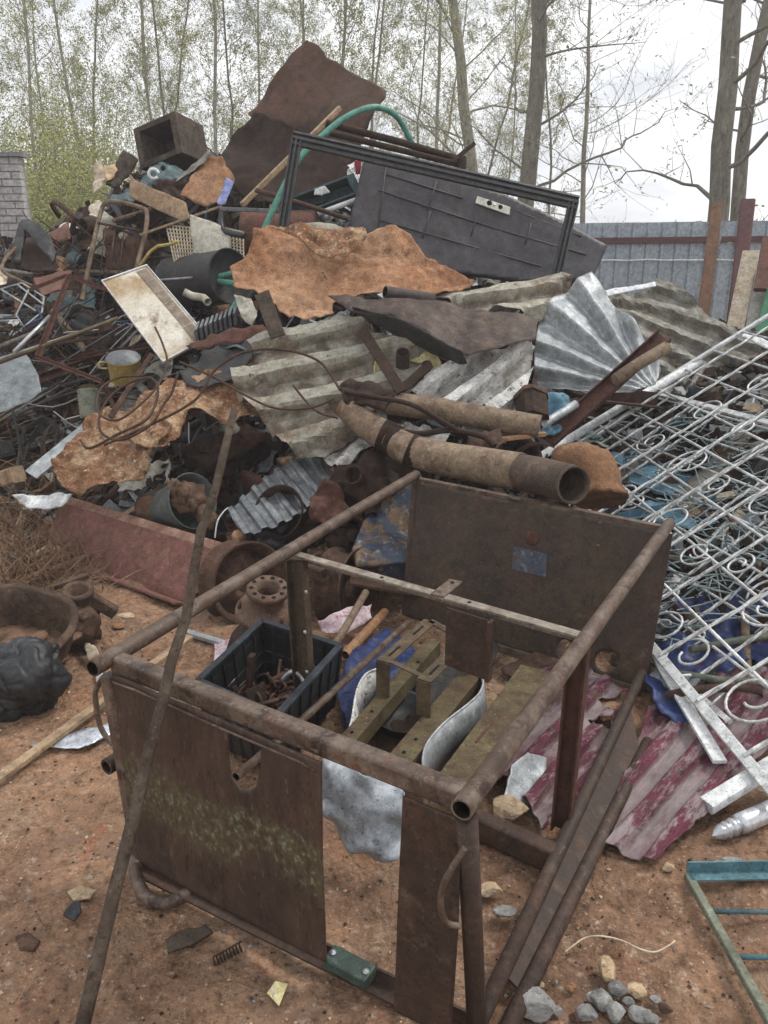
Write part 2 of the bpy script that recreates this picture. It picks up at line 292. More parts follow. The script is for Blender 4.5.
def sheet_mb(outline, cell=3.0, namp=.02, nsc=3.0, corr=None, holes=(), rag=0, seed=1, plane=None, crumple=0, curl=0, curlw=7):
    P=[P3(p) for p in outline]; px=[]
    for q in P:
        t=cdepth(q); px.append((384+F*q.x/t, 512-F*((q.y*SP+(q.z-EYE)*CP)/t)))
    t=np.array([cdepth(q) for q in P]); A=np.array([[1,a,b] for a,b in px]); inv=1/t
    if plane is not None:
        p0,n=plane; o=Vector((0,0,EYE)); k=(p0-o).dot(n)
        co=None
    co,*_=np.linalg.lstsq(A,inv,rcond=None); res=inv-A@co
    poly=densify(px,5,rag,seed) if rag else px
    hl=[densify(h,4,min(rag,1.5),seed+3) if rag else h for h in holes]
    ang=0
    if corr: (ax,ay),(bx,by)=corr[0]; ang=math.atan2(by-ay,bx-ax)
    ca,sa=math.cos(ang),math.sin(ang)
    pu=[x*ca+y*sa for x,y in poly]; pv=[-x*sa+y*ca for x,y in poly]
    u0,u1,v0,v1=min(pu)-cell,max(pu)+cell,min(pv)-cell,max(pv)+cell
    nu=int((u1-u0)/cell)+2; nv=int((v1-v0)/cell)+2
    U,W=np.meshgrid(u0+np.arange(nu)*cell, v0+np.arange(nv)*cell, indexing='ij')
    X=U*ca-W*sa; Y=U*sa+W*ca
    cxm=(X[:-1,:-1]+X[1:,1:])/2; cym=(Y[:-1,:-1]+Y[1:,1:])/2
    keep=inside(cxm,cym,poly)
    for h in hl: keep&=~inside(cxm,cym,h)
    use=np.zeros(X.shape,int); 
    for di in(0,1):
        for dj in(0,1): use[di:di+keep.shape[0],dj:dj+keep.shape[1]]+=keep
    idx=-np.ones(X.shape,int); sel=np.argwhere(use>0)
    segs=[]
    for pl in [poly]+list(hl):
        a=np.array(pl); b=np.roll(a,-1,0); segs.append((a,b))
    SA=np.concatenate([s[0] for s in segs]); SB=np.concatenate([s[1] for s in segs]); SD=SB-SA; SL=(SD**2).sum(1)+1e-9
    pts=[]
    for k,(i,j) in enumerate(sel):
        idx[i,j]=k; x,y=X[i,j],Y[i,j]
        if use[i,j]<4:
            q=np.array([x,y]); tt=np.clip(((q-SA)*SD).sum(1)/SL,0,1); c=SA+SD*tt[:,None]; d=((c-q)**2).sum(1); m=d.argmin()
            if d[m]<(cell*1.5)**2: x,y=c[m]
        pts.append((x,y))
    pts=np.array(pts); pa=np.array(px)
    for c_ in px:
        d=((pts-np.array(c_))**2).sum(1); m=d.argmin()
        if d[m]<(cell*1.8)**2 and rag<2.2: pts[m]=c_
    d2=((pts[:,None,:]-pa[None])**2).sum(2)+4; w=1/d2**1.5; r=(w*res[None]).sum(1)/w.sum(1)
    iv=co[0]+co[1]*pts[:,0]+co[2]*pts[:,1]+r
    # plane normal
    def pp(x,y): 
        return Vector((0,0,EYE))+ray(x,y)*(1/(co[0]+co[1]*x+co[2]*y))
    cx,cy=pa.mean(0); nrm=(pp(cx+10,cy)-pp(cx,cy)).cross(pp(cx,cy+10)-pp(cx,cy)).normalized()
    if nrm.y>0: nrm=-nrm
    if corr:
        rd=(pp(*corr[0][1])-pp(*corr[0][0])).normalized(); cr=nrm.cross(rd).normalized(); pitch,amp=corr[1],corr[2]; fan=corr[3] if len(corr)>3 else None
    vs=[]; trv=[]; se=Vector((seed*7.3,seed*2.1,seed*4.7))
    for (x,y),k in zip(pts,iv):
        q=Vector((0,0,EYE))+ray(x,y)*(1/k)
        dsp=namp*(noise.noise(q*nsc+se)*1.3+.45*noise.noise(q*nsc*2.7+se)+.2*noise.noise(q*nsc*7+se))
        if crumple:
            c1=noise.noise(q*9+se); c2=noise.noise(q*17+se); dsp+=crumple*(abs(c1)*1.2+.6*abs(c2)-.4)
        if corr:
            ph=(q.dot(cr)+.03*noise.noise(q*1.5+se))/pitch; fr=ph-math.floor(ph)
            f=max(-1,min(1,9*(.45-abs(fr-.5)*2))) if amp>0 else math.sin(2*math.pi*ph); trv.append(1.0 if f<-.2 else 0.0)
            dsp+=abs(amp)*f
        if curl:
            qd=np.array([x,y]); tt=np.clip(((qd-SA)*SD).sum(1)/SL,0,1); dd=math.sqrt((((SA+SD*tt[:,None])-qd)**2).sum(1).min())
            dsp+=curl*math.exp(-dd/curlw)*(.4+1.6*noise.noise(Vector((x*.035,y*.035,seed*3.7))))
        vs.append(q+nrm*dsp)
    fs=[]
    for i,j in np.argwhere(keep):
        fs.append((int(idx[i,j]),int(idx[i,j+1]),int(idx[i+1,j+1]),int(idx[i+1,j])))
    mb=MB(); mb.add(vs,fs,not corr); mb.tr=trv if corr else None; return mb
def sheet(name,label,cat,m,outline,thick=.004,parent=None,group=None,land=None,**k):
    o=sheet_mb(outline,**k).build(name,m,parent,solid=thick)
    if parent is None: tag(o,label,cat,group)
    elif label: o['label']=label
    if land: LAND.append((np.mean([p[0] for p in outline]),np.mean([p[1] for p in outline]),land))
    return o
def tubes(name,label,cat,m,pts,r,hollow=.003,n=14,parent=None,group=None,smooth=0,land=None):
    q=[P3(p) for p in pts]
    if smooth: q=catmull(q,smooth)
    o=MB().tube(q,r,n,hollow if (not isinstance(r,(int,float)) or r>.012) else 0).build(name,m,parent)
    if parent is None: tag(o,label,cat,group)
    if land: LAND.append((pts[0][0],pts[0][1],land))
    return o
def catmull(p,k=6):
    out=[]; n=len(p)
    for i in range(n-1):
        a=p[max(0,i-1)];b=p[i];c=p[i+1];d=p[min(n-1,i+2)]
        for j in range(k):
            t=j/k; out.append(.5*((2*b)+(c-a)*t+(2*a-5*b+4*c-d)*t*t+(3*b-a-3*c+d)*t**3))
    out.append(p[-1]); return out
def slab(name,label,cat,m,c4,t,parent=None,group=None,bevel=.004,base=None):
    P=[P3(p) for p in c4]; n=(P[1]-P[0]).cross(P[3]-P[0]).normalized()
    if n.y>0: n=-n
    vs=P+[p-n*t for p in P]
    o=MB().add(vs,[(0,1,2,3),(7,6,5,4),(0,4,5,1),(1,5,6,2),(2,6,7,3),(3,7,4,0)]).build(name,m,parent,bevel=bevel)
    if parent is None: tag(o,label,cat,group)
    elif label: o['label']=label
    return o
def barpx(name,label,cat,m,a,b,w,h,kind='bar',up=Vector((0,0,1)),parent=None,group=None,land=None,wob=0):
    A,B=P3(a),P3(b); mb=MB()
    if kind=='bar': mb.bar(A,B,w,h,up)
    elif kind=='angle': mb.angle(A,B,w,h,up,wob)
    elif kind=='channel': mb.channel(A,B,w,h,.006,up,wob)
    o=mb.build(name,m,parent)
    if parent is None: tag(o,label,cat,group)
    if land: LAND.append(((a[0]+b[0])/2,(a[1]+b[1])/2,land))
    return o
# ================================================================ camera, light, sky
cam=bpy.data.cameras.new('camera'); co_=bpy.data.objects.new('camera',cam); COL.objects.link(co_); sc.camera=co_
co_.location=(0,0,EYE); co_.rotation_euler=(R(90)-PITCH,0,0)
cam.sensor_fit='VERTICAL'; cam.sensor_height=24; cam.lens=F/1024*24; cam.clip_start=.05; cam.clip_end=3000
w=bpy.data.worlds.new('World'); sc.world=w; w.use_nodes=True; nt=w.node_tree; L=nt.links
bg=nt.nodes['Background']; bg.inputs[1].default_value=.105
sky=_n(nt,'ShaderNodeTexSky',sky_type='NISHITA'); sky.sun_disc=False; sky.sun_elevation=R(57); sky.sun_rotation=R(66); sky.dust_density=4; sky.air_density=1
tc=_n(nt,'ShaderNodeTexCoord'); mp=_n(nt,'ShaderNodeMapping'); mp.inputs['Scale'].default_value=(1,1,3.2); L.new(tc.outputs['Generated'],mp.inputs[0])
nz=_n(nt,'ShaderNodeTexNoise'); nz.inputs['Scale'].default_value=2.6; nz.inputs['Detail'].default_value=7; nz.inputs['Roughness'].default_value=.55; L.new(mp.outputs[0],nz.inputs['Vector'])
cr=_n(nt,'ShaderNodeValToRGB'); cr.color_ramp.elements[0].position=.40; cr.color_ramp.elements[0].color=(5.7,6.1,6.7,1); cr.color_ramp.elements[1].position=.56; cr.color_ramp.elements[1].color=(10.6,10.7,10.8,1); L.new(nz.outputs[0],cr.inputs[0])
mx=_n(nt,'ShaderNodeMix',data_type='RGBA'); mx.inputs[0].default_value=.9; L.new(sky.outputs[0],mx.inputs[6]); L.new(cr.outputs[0],mx.inputs[7]); L.new(mx.outputs[2],bg.inputs[0])
sun=bpy.data.lights.new('sun','SUN'); sun.energy=1.6; sun.angle=R(14); sun.color=(1,.96,.9); so=bpy.data.objects.new('sun',sun); COL.objects.link(so)
so.rotation_euler=Vector((-.50,-.22,-.84)).to_track_quat('-Z','Y').to_euler()
sc.view_settings.view_transform='Standard'; sc.view_settings.look='None'; sc.view_settings.exposure=.38; sc.view_settings.gamma=1
sc.cycles.max_bounces=6; sc.cycles.diffuse_bounces=3; sc.cycles.glossy_bounces=3; sc.cycles.transparent_max_bounces=6
sc.cycles.use_denoising=True

# ================================================================ ground with the rise under the heap
def lp(u,v):   # lattice plane: u along the rungs (rising to +x), v towards the camera
    a=Vector((.846,.07,.528)); b=Vector((.08,-.995,-.055)); return Vector((1.03,2.79,.15))+a*u+b*v
ctl=[]
def C_(px,py,Y): q=V(px,py,Y); ctl.append((q.x,q.y,q.z))
for a in [(0,250,7.6),(60,245,7.4),(100,215,7.3),(150,180,7.3),(200,170,7.3),(250,165,7.3),(300,160,7.3),(350,210,7.0),(450,245,6.7),(560,280,6.6),(650,310,6.6),(720,340,6.6),(768,340,6.6),
          (0,335,6.0),(100,330,6.0),(200,310,5.85),(300,270,6.0),(400,300,5.6),(500,320,5.4),(600,370,5.9),(700,370,6.3),
          (0,430,5.25),(100,430,5.1),(200,400,5.0),(300,400,4.85),(400,400,4.8),(500,420,4.7),(600,440,5.2),(250,490,4.6),(350,480,4.45),(100,500,4.9),(0,520,4.9),(430,500,4.25),(480,480,4.3),(180,470,4.9)]: C_(*a)
for x in np.arange(-4,.3,.5): ctl += [(x,4.05+.12*abs(x),0),(x,3.5,0),(x,2.9,0)]
for x in (.3,.7): ctl += [(x,3.6,0.0),(x,3.0,0)]
for x in np.arange(1.2,3.6,.4): ctl += [(x,2.3,0),(x,1.7,0),(x+.3,2.75,.2*(x-.8)),(x,3.2,.45*(x-1.05)),(x,3.9,.5*(x-.95)),(x,4.6,.10+.5*(x-1))]
for x in np.arange(-5,5.1,.7): ctl += [(x,8.6,.9),(x,9.6,.1),(x,10.5,0)]
for y in np.arange(3,10,.8): ctl += [(-7.5,y,.1),(6.5,y,.1)]
ctl=np.array(ctl)
gx=np.arange(-8,7.01,.05); gy=np.arange(0,11.01,.05)
XX,YY=np.meshgrid(gx,gy,indexing='ij'); H=np.zeros(XX.shape); Wt=np.zeros(XX.shape)
for cx,cy,cz in ctl:
    ww=1/(((XX-cx)**2+(YY-cy)**2)+.02)**1.8; H+=ww*cz; Wt+=ww
H/=Wt
H*=np.clip((YY-2.35)/.7,0,1)
def heap(x,y):
    i=(x+8)/.05; j=y/.05
    if i<0 or j<0 or i>=len(gx)-1 or j>=len(gy)-1: return 0
    a=int(i); b=int(j); fx=i-a; fy=j-b
    return float(H[a,b]*(1-fx)*(1-fy)+H[a+1,b]*fx*(1-fy)+H[a,b+1]*(1-fx)*fy+H[a+1,b+1]*fx*fy)
def hit(px,py,t0=1.2):
    d=ray(px,py); o=Vector((0,0,EYE)); t=t0
    while t<12:
        q=o+d*t
        if q.z<=heap(q.x,q.y): return q
        t+=.04
    return None
ax_=list(np.concatenate([-np.geomspace(9,92,9)[::-1],np.arange(-8,-3,.1),np.arange(-3,3,.035),np.arange(3,7,.1),np.geomspace(8,92,9)]))
ay_=list(np.concatenate([-np.geomspace(1,40,6)[::-1],np.arange(0,.8,.1),np.arange(.8,4.5,.03),np.arange(4.5,11,.09),np.geomspace(12,92,11)]))
def gz(x,y):
    z=heap(x,y)
    if abs(x)<9 and -1<y<12:
        q=Vector((x,y,0)); z+=.035*noise.noise(q*1.3)+.020*noise.noise(q*4.1)+.012*noise.noise(q*9)+.007*max(0,noise.noise(q*17))+.006*noise.noise(q*26)
        z+=.012*max(0,noise.noise(q*7+Vector((5,5,5)))) -.008
    return z-.012
gv=[(x,y,gz(x,y)) for x in ax_ for y in ay_]; n=len(ay_)
gf=[(i*n+j,(i+1)*n+j,(i+1)*n+j+1,i*n+j+1) for i in range(len(ax_)-1) for j in range(n-1)]
gm=mat('reddish_clay',(.305,.180,.110),[((.19,.112,.072),1.1,.44,.6),((.31,.21,.14),2.6,.5,.68),((.14,.092,.066),5,.52,.66),((.25,.105,.06),7,.57,.7),((.36,.27,.2),30,.56,.66),((.11,.07,.05),34,.56,.68),((.5,.43,.36),75,.66,.70)],.95,bump=1.0,bscale=45,vary=0,spec=.12,fine=1,grain=1.3,fleck=.8)
gm.node_tree.nodes['Bump'].inputs['Distance'].default_value=.022
ntg=gm.node_tree; bs=ntg.nodes['Principled BSDF']; lnk=bs.inputs['Base Color'].links[0]; src=lnk.from_socket
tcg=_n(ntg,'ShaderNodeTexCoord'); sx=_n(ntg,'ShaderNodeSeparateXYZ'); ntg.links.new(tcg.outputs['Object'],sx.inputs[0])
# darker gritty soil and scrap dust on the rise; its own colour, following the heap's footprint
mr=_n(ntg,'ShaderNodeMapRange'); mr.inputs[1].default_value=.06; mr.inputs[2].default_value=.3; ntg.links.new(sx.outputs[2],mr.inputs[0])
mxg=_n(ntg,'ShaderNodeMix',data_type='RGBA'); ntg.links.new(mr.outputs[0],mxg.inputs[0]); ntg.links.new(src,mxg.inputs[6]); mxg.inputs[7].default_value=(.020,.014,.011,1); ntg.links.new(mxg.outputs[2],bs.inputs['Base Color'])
mb=MB(); mb.add(gv,gf,True); g_o=mb.build('ground',gm,base=(0,0,0)); struct(g_o)

# ================================================================ far side: fence, block wall, trees
def fence():
    Y=12.0; z1=1.965
    e=empty('sheet_metal_fence',(3.5,Y,0),'grey corrugated sheet metal fence with a dark red rail behind the heap','fence')
    mb=MB(); x=0.2; vs=[]; fs=[]
    P=.21; prof=[(0,0),(.150,0),(.165,-.035),(.195,-.035)]
    xs=[]
    while x<9.5:
        for a,b in prof: xs.append((x+a,b))
        x+=P
    for (a,b) in xs:
        yy=Y+b+.02*noise.noise(Vector((a*.5,0,0))); vs += [(a,yy,0),(a,yy,z1+(a-2.6)*.012+.006*noise.noise(Vector((a*2,1,1))))]
    fs=[(2*i,2*i+2,2*i+3,2*i+1) for i in range(len(xs)-1)]
    mb.add(vs,fs); mfen=mat('fence_zinc',(.28,.325,.365),[((.33,.375,.41),1.4,.45,.65),((.20,.22,.23),6,.55,.7)],.5,metal=.3,bump=.05)
    mb.build('sheet',mfen,e,solid=.003)
    MB().bar((.2,Y-.06,1.70),(9.5,Y-.06,1.80),.04,.085).build('rail','maroon',e)
    MB().bar((.2,Y-.06,.45),(9.5,Y-.06,.5),.04,.085).build('rail','maroon',e)
    pts=[Vector((.3+i*.15,Y-.09,1.46+.018*noise.noise(Vector((i*.5,0,0)))+.003*i*.15)) for i in range(60)]
    MB().tube(pts,.012,6).build('cable','white',e)
    for px_ in (2.2,4.9,7.6): MB().bar((px_,Y+.06,0),(px_,Y+.06,2.0),.06,.06,Vector((0,1,0))).build('post','maroon',e)
fence()
def blockwall():
    X1=-4.62; Y=11.0; e=empty('brick_wall',(-6,Y,0),'pale grey brick wall end at the far side behind the heap','wall')
    mb=MB(); z=0; h=.088; wd=.25
    mw=mat('silicate_block',(.40,.395,.385),[((.30,.29,.28),2.5,.45,.65),((.46,.46,.45),9,.5,.7),((.24,.22,.20),5,.6,.7)],.9,vary=0,bump=.4)
    for r in range(31):
        x=X1-(0 if r%2 else wd/2)
        if r%2==0: mb.box((X1-wd/4+.002,Y+.06,z+h/2),Vector((wd/4-.008,0,0)),Vector((0,.06,0)),Vector((0,0,h/2-.008)))
        while x>-8.6:
            dy=random.uniform(-.008,.008)
            mb.box((x-wd/2,Y+.06+dy,z+h/2),Vector((wd/2-.008,0,0)),Vector((0,.06,0)),Vector((0,0,h/2-.008))); x-=wd
        z+=h
    mb.build('brickwork',mw,e)
    mo=mat('mortar',(.23,.22,.21),[],.95)
    MB().box((-6.63,Y+.10,z/2-.004),Vector((2.0,0,0)),Vector((0,.085,0)),Vector((0,0,z/2-.004))).build('mortar_core',mo,e)
    MB().box((-6.6,Y+.09,z+.025),Vector((2.03,0,0)),Vector((0,.13,0)),Vector((0,0,.025))).build('coping','grey',e)
blockwall()

def grow(seed, h=12, r=.09, lean=(0,0), nb=26, first=.12, spread=1.0, twigs=5, leaves=900, leafz=.03, blen=.26, droop=.0, leaf_sz=.045, up=.75):
    rnd=random.Random(seed); wood=MB(); tips=[]
    def limb(p,d,L,r0,lvl):
        k=max(3,int(L/.28)) if lvl else 16
        if lvl>=2: k=3
        pts=[p.copy()]; dirs=[]; q=p.copy(); dd=d.copy()
        for i in range(k):
            j=.09 if lvl==0 else .28
            dd=(dd+Vector((rnd.gauss(0,j),rnd.gauss(0,j),rnd.gauss(0,j*.6)+(.07 if lvl else .03)-droop*lvl*.1))).normalized()
            if lvl==0: dd=(dd*.6+d*.4).normalized()
            q=q+dd*(L/k); pts.append(q.copy()); dirs.append(dd.copy())
        rs=[max(.0028,r0*(1-.82*i/k)) if lvl else max(.02,r0*(1-.7*i/k)) for i in range(k+1)]
        if lvl==0: rs[0]*=1.35
        wood.tube(pts,rs,(10 if lvl==0 else 4 if lvl==1 else 3),cap=False)
        if lvl>=2: tips.extend((a,dirs[min(i,k-1)]) for i,a in enumerate(pts[1:]))
        elif lvl==1: tips.extend((a,dirs[min(i,k-1)]) for i,a in enumerate(pts[len(pts)//2:]))
        return pts,dirs,rs
    P_,Dr,Rs=limb(Vector((0,0,-.1)),Vector((lean[0],lean[1],1)).normalized(),h,r,0)
    for b in range(nb):
        t=first+(1-first)*((b+rnd.random())/nb)**.9; f=t*(len(P_)-1); i=min(int(f),len(P_)-2); p=P_[i].lerp(P_[i+1],f-i)
        a=rnd.uniform(0,2*math.pi); d=Vector((math.cos(a)*spread,math.sin(a)*spread,rnd.uniform(up-.4,up+.35))).normalized()
        L=h*blen*(1-.55*t)*rnd.uniform(.55,1.25)
        p1,d1,r1=limb(p,d,L,Rs[i]*rnd.uniform(.20,.34)*min(1,(.1/r)**.45),1)
        for c in range(twigs):
            u=.2+.8*(c+rnd.random())/twigs; f2=u*(len(p1)-1); k=min(int(f2),len(p1)-2); q=p1[k].lerp(p1[k+1],f2-k)
            dd=(d1[k]+Vector((rnd.gauss(0,.6),rnd.gauss(0,.6),rnd.gauss(.1,.45)))).normalized()
            p2,d2,r2=limb(q,dd,L*rnd.uniform(.22,.5),r1[k]*.5,2)
            for s in range(3):
                kk=rnd.randrange(1,len(p2)); d3=(d2[kk-1]+Vector((rnd.gauss(0,.7),rnd.gauss(0,.7),rnd.gauss(.1,.5)))).normalized()
                limb(p2[kk],d3,L*rnd.uniform(.10,.24),r2[kk]*.6,3)
    lv=MB(); 
    if tips:
        for i in range(leaves):
            a,d=rnd.choice(tips); 
            if a.z<leafz: continue
            c=a+Vector((rnd.gauss(0,.05),rnd.gauss(0,.05),rnd.gauss(0,.05))); s=leaf_sz*rnd.uniform(.5,1.2)
            u=Vector((rnd.gauss(0,1),rnd.gauss(0,1),rnd.gauss(0,1))).normalized(); v=u.orthogonal().normalized()
            lv.add([c-u*s,c+v*s*.45,c+u*s,c-v*s*.45],[(0,1,2,3)])
    return wood,lv
def make_tree(name,label,loc,bark,leaf,group=None,**k):
    wd,lv=grow(**k); e=empty(name,loc,label,'tree',group)
    for mb,nm,mm in ((wd,'trunk',bark),(lv,'crown',leaf)):
        if mb.v: 
            for i in range(len(mb.v)): mb.v[i]=mb.v[i]+e.location
            mb.build(nm,mm,e)
    return e
def dup(root,loc,rz,s=1,label=None,group=None,rot=None):
    r=root.copy(); COL.objects.link(r); r.location=loc; r.rotation_euler=rot or (0,0,rz); r.scale=(s,s,s)
    if label: r['label']=label
    if group: r['group']=group
    elif 'group' in r: del r['group']
    for ch in list(root.children):
        c=ch.copy(); COL.objects.link(c); c.parent=r
    return r
def bx(px,Y): return V(px,240,Y).x
# large trunks
make_tree('tall_tree','tall straight bare tree trunk rising behind the grey door',(bx(524,17),17,0),'bark','leaf_dull',seed=3,h=15,r=.20,lean=(-.055,0),nb=26,first=.16,twigs=6,leaves=1500,blen=.27,up=.25)
make_tree('forked_tree','thick grey trunk at the fence, the left of two together',(bx(723,13.5),13.5,0),'bark','leaf_dull',seed=11,h=13,r=.18,lean=(-.01,0),nb=22,first=.1,twigs=6,leaves=1500,blen=.26,up=.2)
make_tree('forked_tree','thinner dark trunk at the fence leaning outward, the right of two together',(bx(741,14),14,0),'bark','leaf_dull',seed=12,h=13,r=.13,lean=(.045,0),nb=18,first=.2,twigs=5,leaves=900,blen=.22,up=.3)
make_tree('leaning_tree','crooked leaning tree with yellow green leaves above the door frame',(bx(492,20),20,0),'bark_light','leaf',seed=21,h=13,r=.17,lean=(-.16,0),nb=34,first=.2,twigs=6,leaves=15000,blen=.30,leaf_sz=.03)
make_tree('bare_tree','small bare spreading tree above the fence between the big trunks',(bx(586,17.5),17.5,0),'bark_light','leaf_dull',seed=33,h=7.2,r=.07,nb=30,first=.22,twigs=7,leaves=260,blen=.36,spread=1.2,up=.35)
protos=[]
slots=[(20,24,.085,'behind the brick wall'),(34,21,.07,'leaning from behind the brick wall'),(88,26,.08,'above the bright green bush'),(104,22,.075,'behind the tilted blue car part'),
 (143,27,.09,'above the brown splintered board'),(163,23,.06,'behind the dark open box'),(186,27,.10,'above the dark open box'),(209,21,.10,'left of the tallest rusty sheet'),
 (241,23,.12,'touching the left edge of the tallest rusty sheet'),(252,28,.08,'over the peak of the heap'),(300,25,.07,'behind the peak of the rusty sheet'),(330,23,.07,'right of the rusty sheet peak'),
 (362,29,.10,'behind the green hose arch'),(378,23,.06,'above the green hose'),(408,25,.09,'above the dark pipes'),(432,22,.06,'behind the dark pipes end'),(462,24,.05,'left of the crooked leaning tree'),
 (512,29,.08,'between the leaning tree and tall trunk'),(556,24,.05,'right of the tall straight trunk'),(150,30,.10,'far behind the box'),(320,30,.1,'far behind the rusty sheet'),(50,29,.1,'far behind the building'),(420,30,.1,'far behind the pipes')]
prot=[]
for s_ in range(6):
    prot.append(dict(seed=50+s_,h=12.5,r=.052,nb=34+s_*2,first=.1+.03*s_,twigs=6,leaves=(15000,9000,17000,7000,11000,14000)[s_],blen=.20+.02*(s_%3),leaf_sz=.032,up=.9,lean=((-.14,.03,.10,-.06,.16,-.02)[s_],.02)))
made={}
for i,(px_,Y,r_,where) in enumerate(slots):
    k=i%6; loc=(bx(px_,Y),Y,0); lab='slender young tree with thin spring leaves '+where
    if k not in made:
        made[k]=make_tree('young_tree',lab,loc,'bark_light' if k%2 else 'bark','leaf',group='slender trees along the back',**prot[k])
    else: dup(made[k],loc,0,random.uniform(.8,1.15),lab,'slender trees along the back',rot=(random.uniform(-.05,.05),random.uniform(-.05,.05),random.uniform(0,6)))
# leafy bushes, left
def bush(label,loc,rx,ry,rz,nleaf,seed):
    rnd=random.Random(seed); e=empty('leafy_bush',loc,label,'bush'); st=MB(); lf=MB(); L0=Vector(loc)
    ends=[]
    for i in range(60):
        a=rnd.uniform(0,6.28); k=rnd.random()**.5; tip=Vector((math.cos(a)*rx*k,math.sin(a)*ry*k,rz*(1-.35*k)*rnd.uniform(.45,1.05)))
        b=Vector((tip.x*.25,tip.y*.25,0)); mid=b.lerp(tip,.5)+Vector((rnd.gauss(0,.15),rnd.gauss(0,.15),.1))
        st.tube([L0+b,L0+mid,L0+tip],[.02,.012,.004],4,cap=False); ends += [(mid,.35),(tip,.28),(mid.lerp(tip,.5),.3)]
    for i in range(nleaf):
        c,s_=rnd.choice(ends); p=L0+c+Vector((rnd.gauss(0,s_),rnd.gauss(0,s_),rnd.gauss(0,s_))); s=rnd.uniform(.018,.04)
        u=Vector((rnd.gauss(0,1),rnd.gauss(0,1),rnd.gauss(0,1))).normalized(); v=u.orthogonal().normalized(); lf.add([p-u*s,p+v*s*.5,p+u*s,p-v*s*.5],[(0,1,2,3)])
    st.build('stems','bark_light',e); lf.build('foliage','leaf',e)
bush('bright yellow green bush beside the brick building',(bx(58,17),17,0),1.6,1.2,4.1,30000,1)
bush('tall yellow green bush behind the brick building',(bx(5,20),20,0),2.6,1.4,5.4,30000,2)
bush('pale green bush behind the blue car part',(bx(120,21),21,0),1.6,1.2,4.6,24000,3)
bush('low pale green bush behind the dark pipes',(bx(430,24),24,0),2.4,1.2,3.4,14000,4)
# distant tree line as one mass
bush('tall hazy yellow green sapling thicket at the far left above the brick wall',(bx(45,27),27,0),4.2,1.4,8.0,34000,8)
rnd=random.Random(5); mb=MB()
for i in range(15000):
    x=rnd.uniform(-58,58); y=rnd.uniform(62,70); hh=2.5+2.5*abs(noise.noise(Vector((x*.15,0,3))))+.8*noise.noise(Vector((x*.9,0,3))); z=rnd.random()**.8*hh; s=rnd.uniform(.2,.45)
    u=Vector((rnd.gauss(0,1),rnd.gauss(0,1),rnd.gauss(0,1))).normalized(); v=u.orthogonal().normalized(); p=Vector((x,y,z)); mb.add([p-u*s,p+v*s*.6,p+u*s,p-v*s*.6],[(0,1,2,3)])
tag(mb.build('far_woodland',mat('far_foliage',(.20,.23,.13),[((.13,.15,.09),.3,.45,.6)],.9,bump=0),base=(0,66,0)),'pale far off woodland seen through the trees behind the heap','woodland',kind='stuff')

bush('loose yellow green sapling clump behind the brown board',(bx(95,24),24,0),2.6,1.2,7.0,22000,6)
bush('yellow green sapling clump left of the tallest rusty sheet',(bx(225,26),26,0),3.0,1.2,5.5,14000,7)
# the hazy spring air
hz=MB(); hz.box((0,45,12),Vector((96,0,0)),Vector((0,90,0)),Vector((0,0,14))); ho=hz.build('haze',None or 'white',base=(0,45,0)); ho['kind']='stuff'; ho['label']='thin pale haze in the air over the yard and trees'; ho['category']='haze'
hm=bpy.data.materials.new('haze_air'); hm.use_nodes=True; n_=hm.node_tree; 
for x in list(n_.nodes):
    if x.type!='OUTPUT_MATERIAL': n_.nodes.remove(x)
pvn=n_.nodes.new('ShaderNodeVolumePrincipled'); pvn.inputs['Color'].default_value=(.97,.98,1,1); pvn.inputs['Density'].default_value=.0045; pvn.inputs['Anisotropy'].default_value=.2
n_.links.new(pvn.outputs[0],[x for x in n_.nodes if x.type=='OUTPUT_MATERIAL'][0].inputs['Volume'])
ho.data.materials.clear(); ho.data.materials.append(hm); sc.cycles.volume_bounces=1
M['clod_dirt']=mat('dirt_fill',(.17,.10,.065),[((.10,.06,.04),9,.5,.66)],.95,bump=.8,vary=0)
def crumpled(c,rx,ry,rz,seed,sub=6,wr=1.0):
    import bmesh
    bm=bmesh.new(); bmesh.ops.create_icosphere(bm,subdivisions=sub,radius=1); vs=[]; s=Vector((seed*3.3,seed,seed*1.9))
    for v in bm.verts:
        p=v.co.copy(); k=1+.26*noise.noise(p*1.1+s)*wr
        w1=p+.25*Vector((noise.noise(p*2+s),noise.noise(p*2+s*2),noise.noise(p*2+s*3))); k+=.13*wr*noise.noise(Vector((w1.x*1.4,w1.y*1.4,w1.z*2.2))+s); k-=.10*wr*(1-min(1,abs(noise.noise(w1*1.3+s))*5))**1.5; k-=.045*wr*(1-min(1,abs(noise.noise(w1*2.7+s))*5)); k-=.012*wr*(1-min(1,abs(noise.noise(w1*7+s))*4))
        q=Vector((p.x*rx*k,p.y*ry*k,p.z*rz*k)); q.z=max(q.z,-rz*.8); vs.append(Vector(c)+q)
    f=[tuple(x.index for x in ff.verts) for ff in bm.faces]; bm.free(); m=MB(); m.add(vs,f,True); return m
def stone_mb(q,rx,ry,rz,seed):
    import bmesh
    rr=random.Random(seed); planes=[(Vector((rr.gauss(0,1),rr.gauss(0,1),rr.gauss(0,1))).normalized(),rr.uniform(.62,.9)) for _ in range(11)]
    bm=bmesh.new(); bmesh.ops.create_icosphere(bm,subdivisions=5,radius=1); vs=[]
    for v in bm.verts:
        p=v.co.copy()
        for n,d in planes:
            e=p.dot(n)-d
            if e>0: p=p-n*e*.92
        p=p*(1+.05*noise.noise(p*5+Vector((seed,0,0)))+.02*noise.noise(p*14))
        vs.append(Vector(q)+Vector((p.x*rx,p.y*ry,p.z*rz))*1.12)
    f=[tuple(x.index for x in ff.verts) for ff in bm.faces]; bm.free(); m=MB(); m.add(vs,f,True); return m
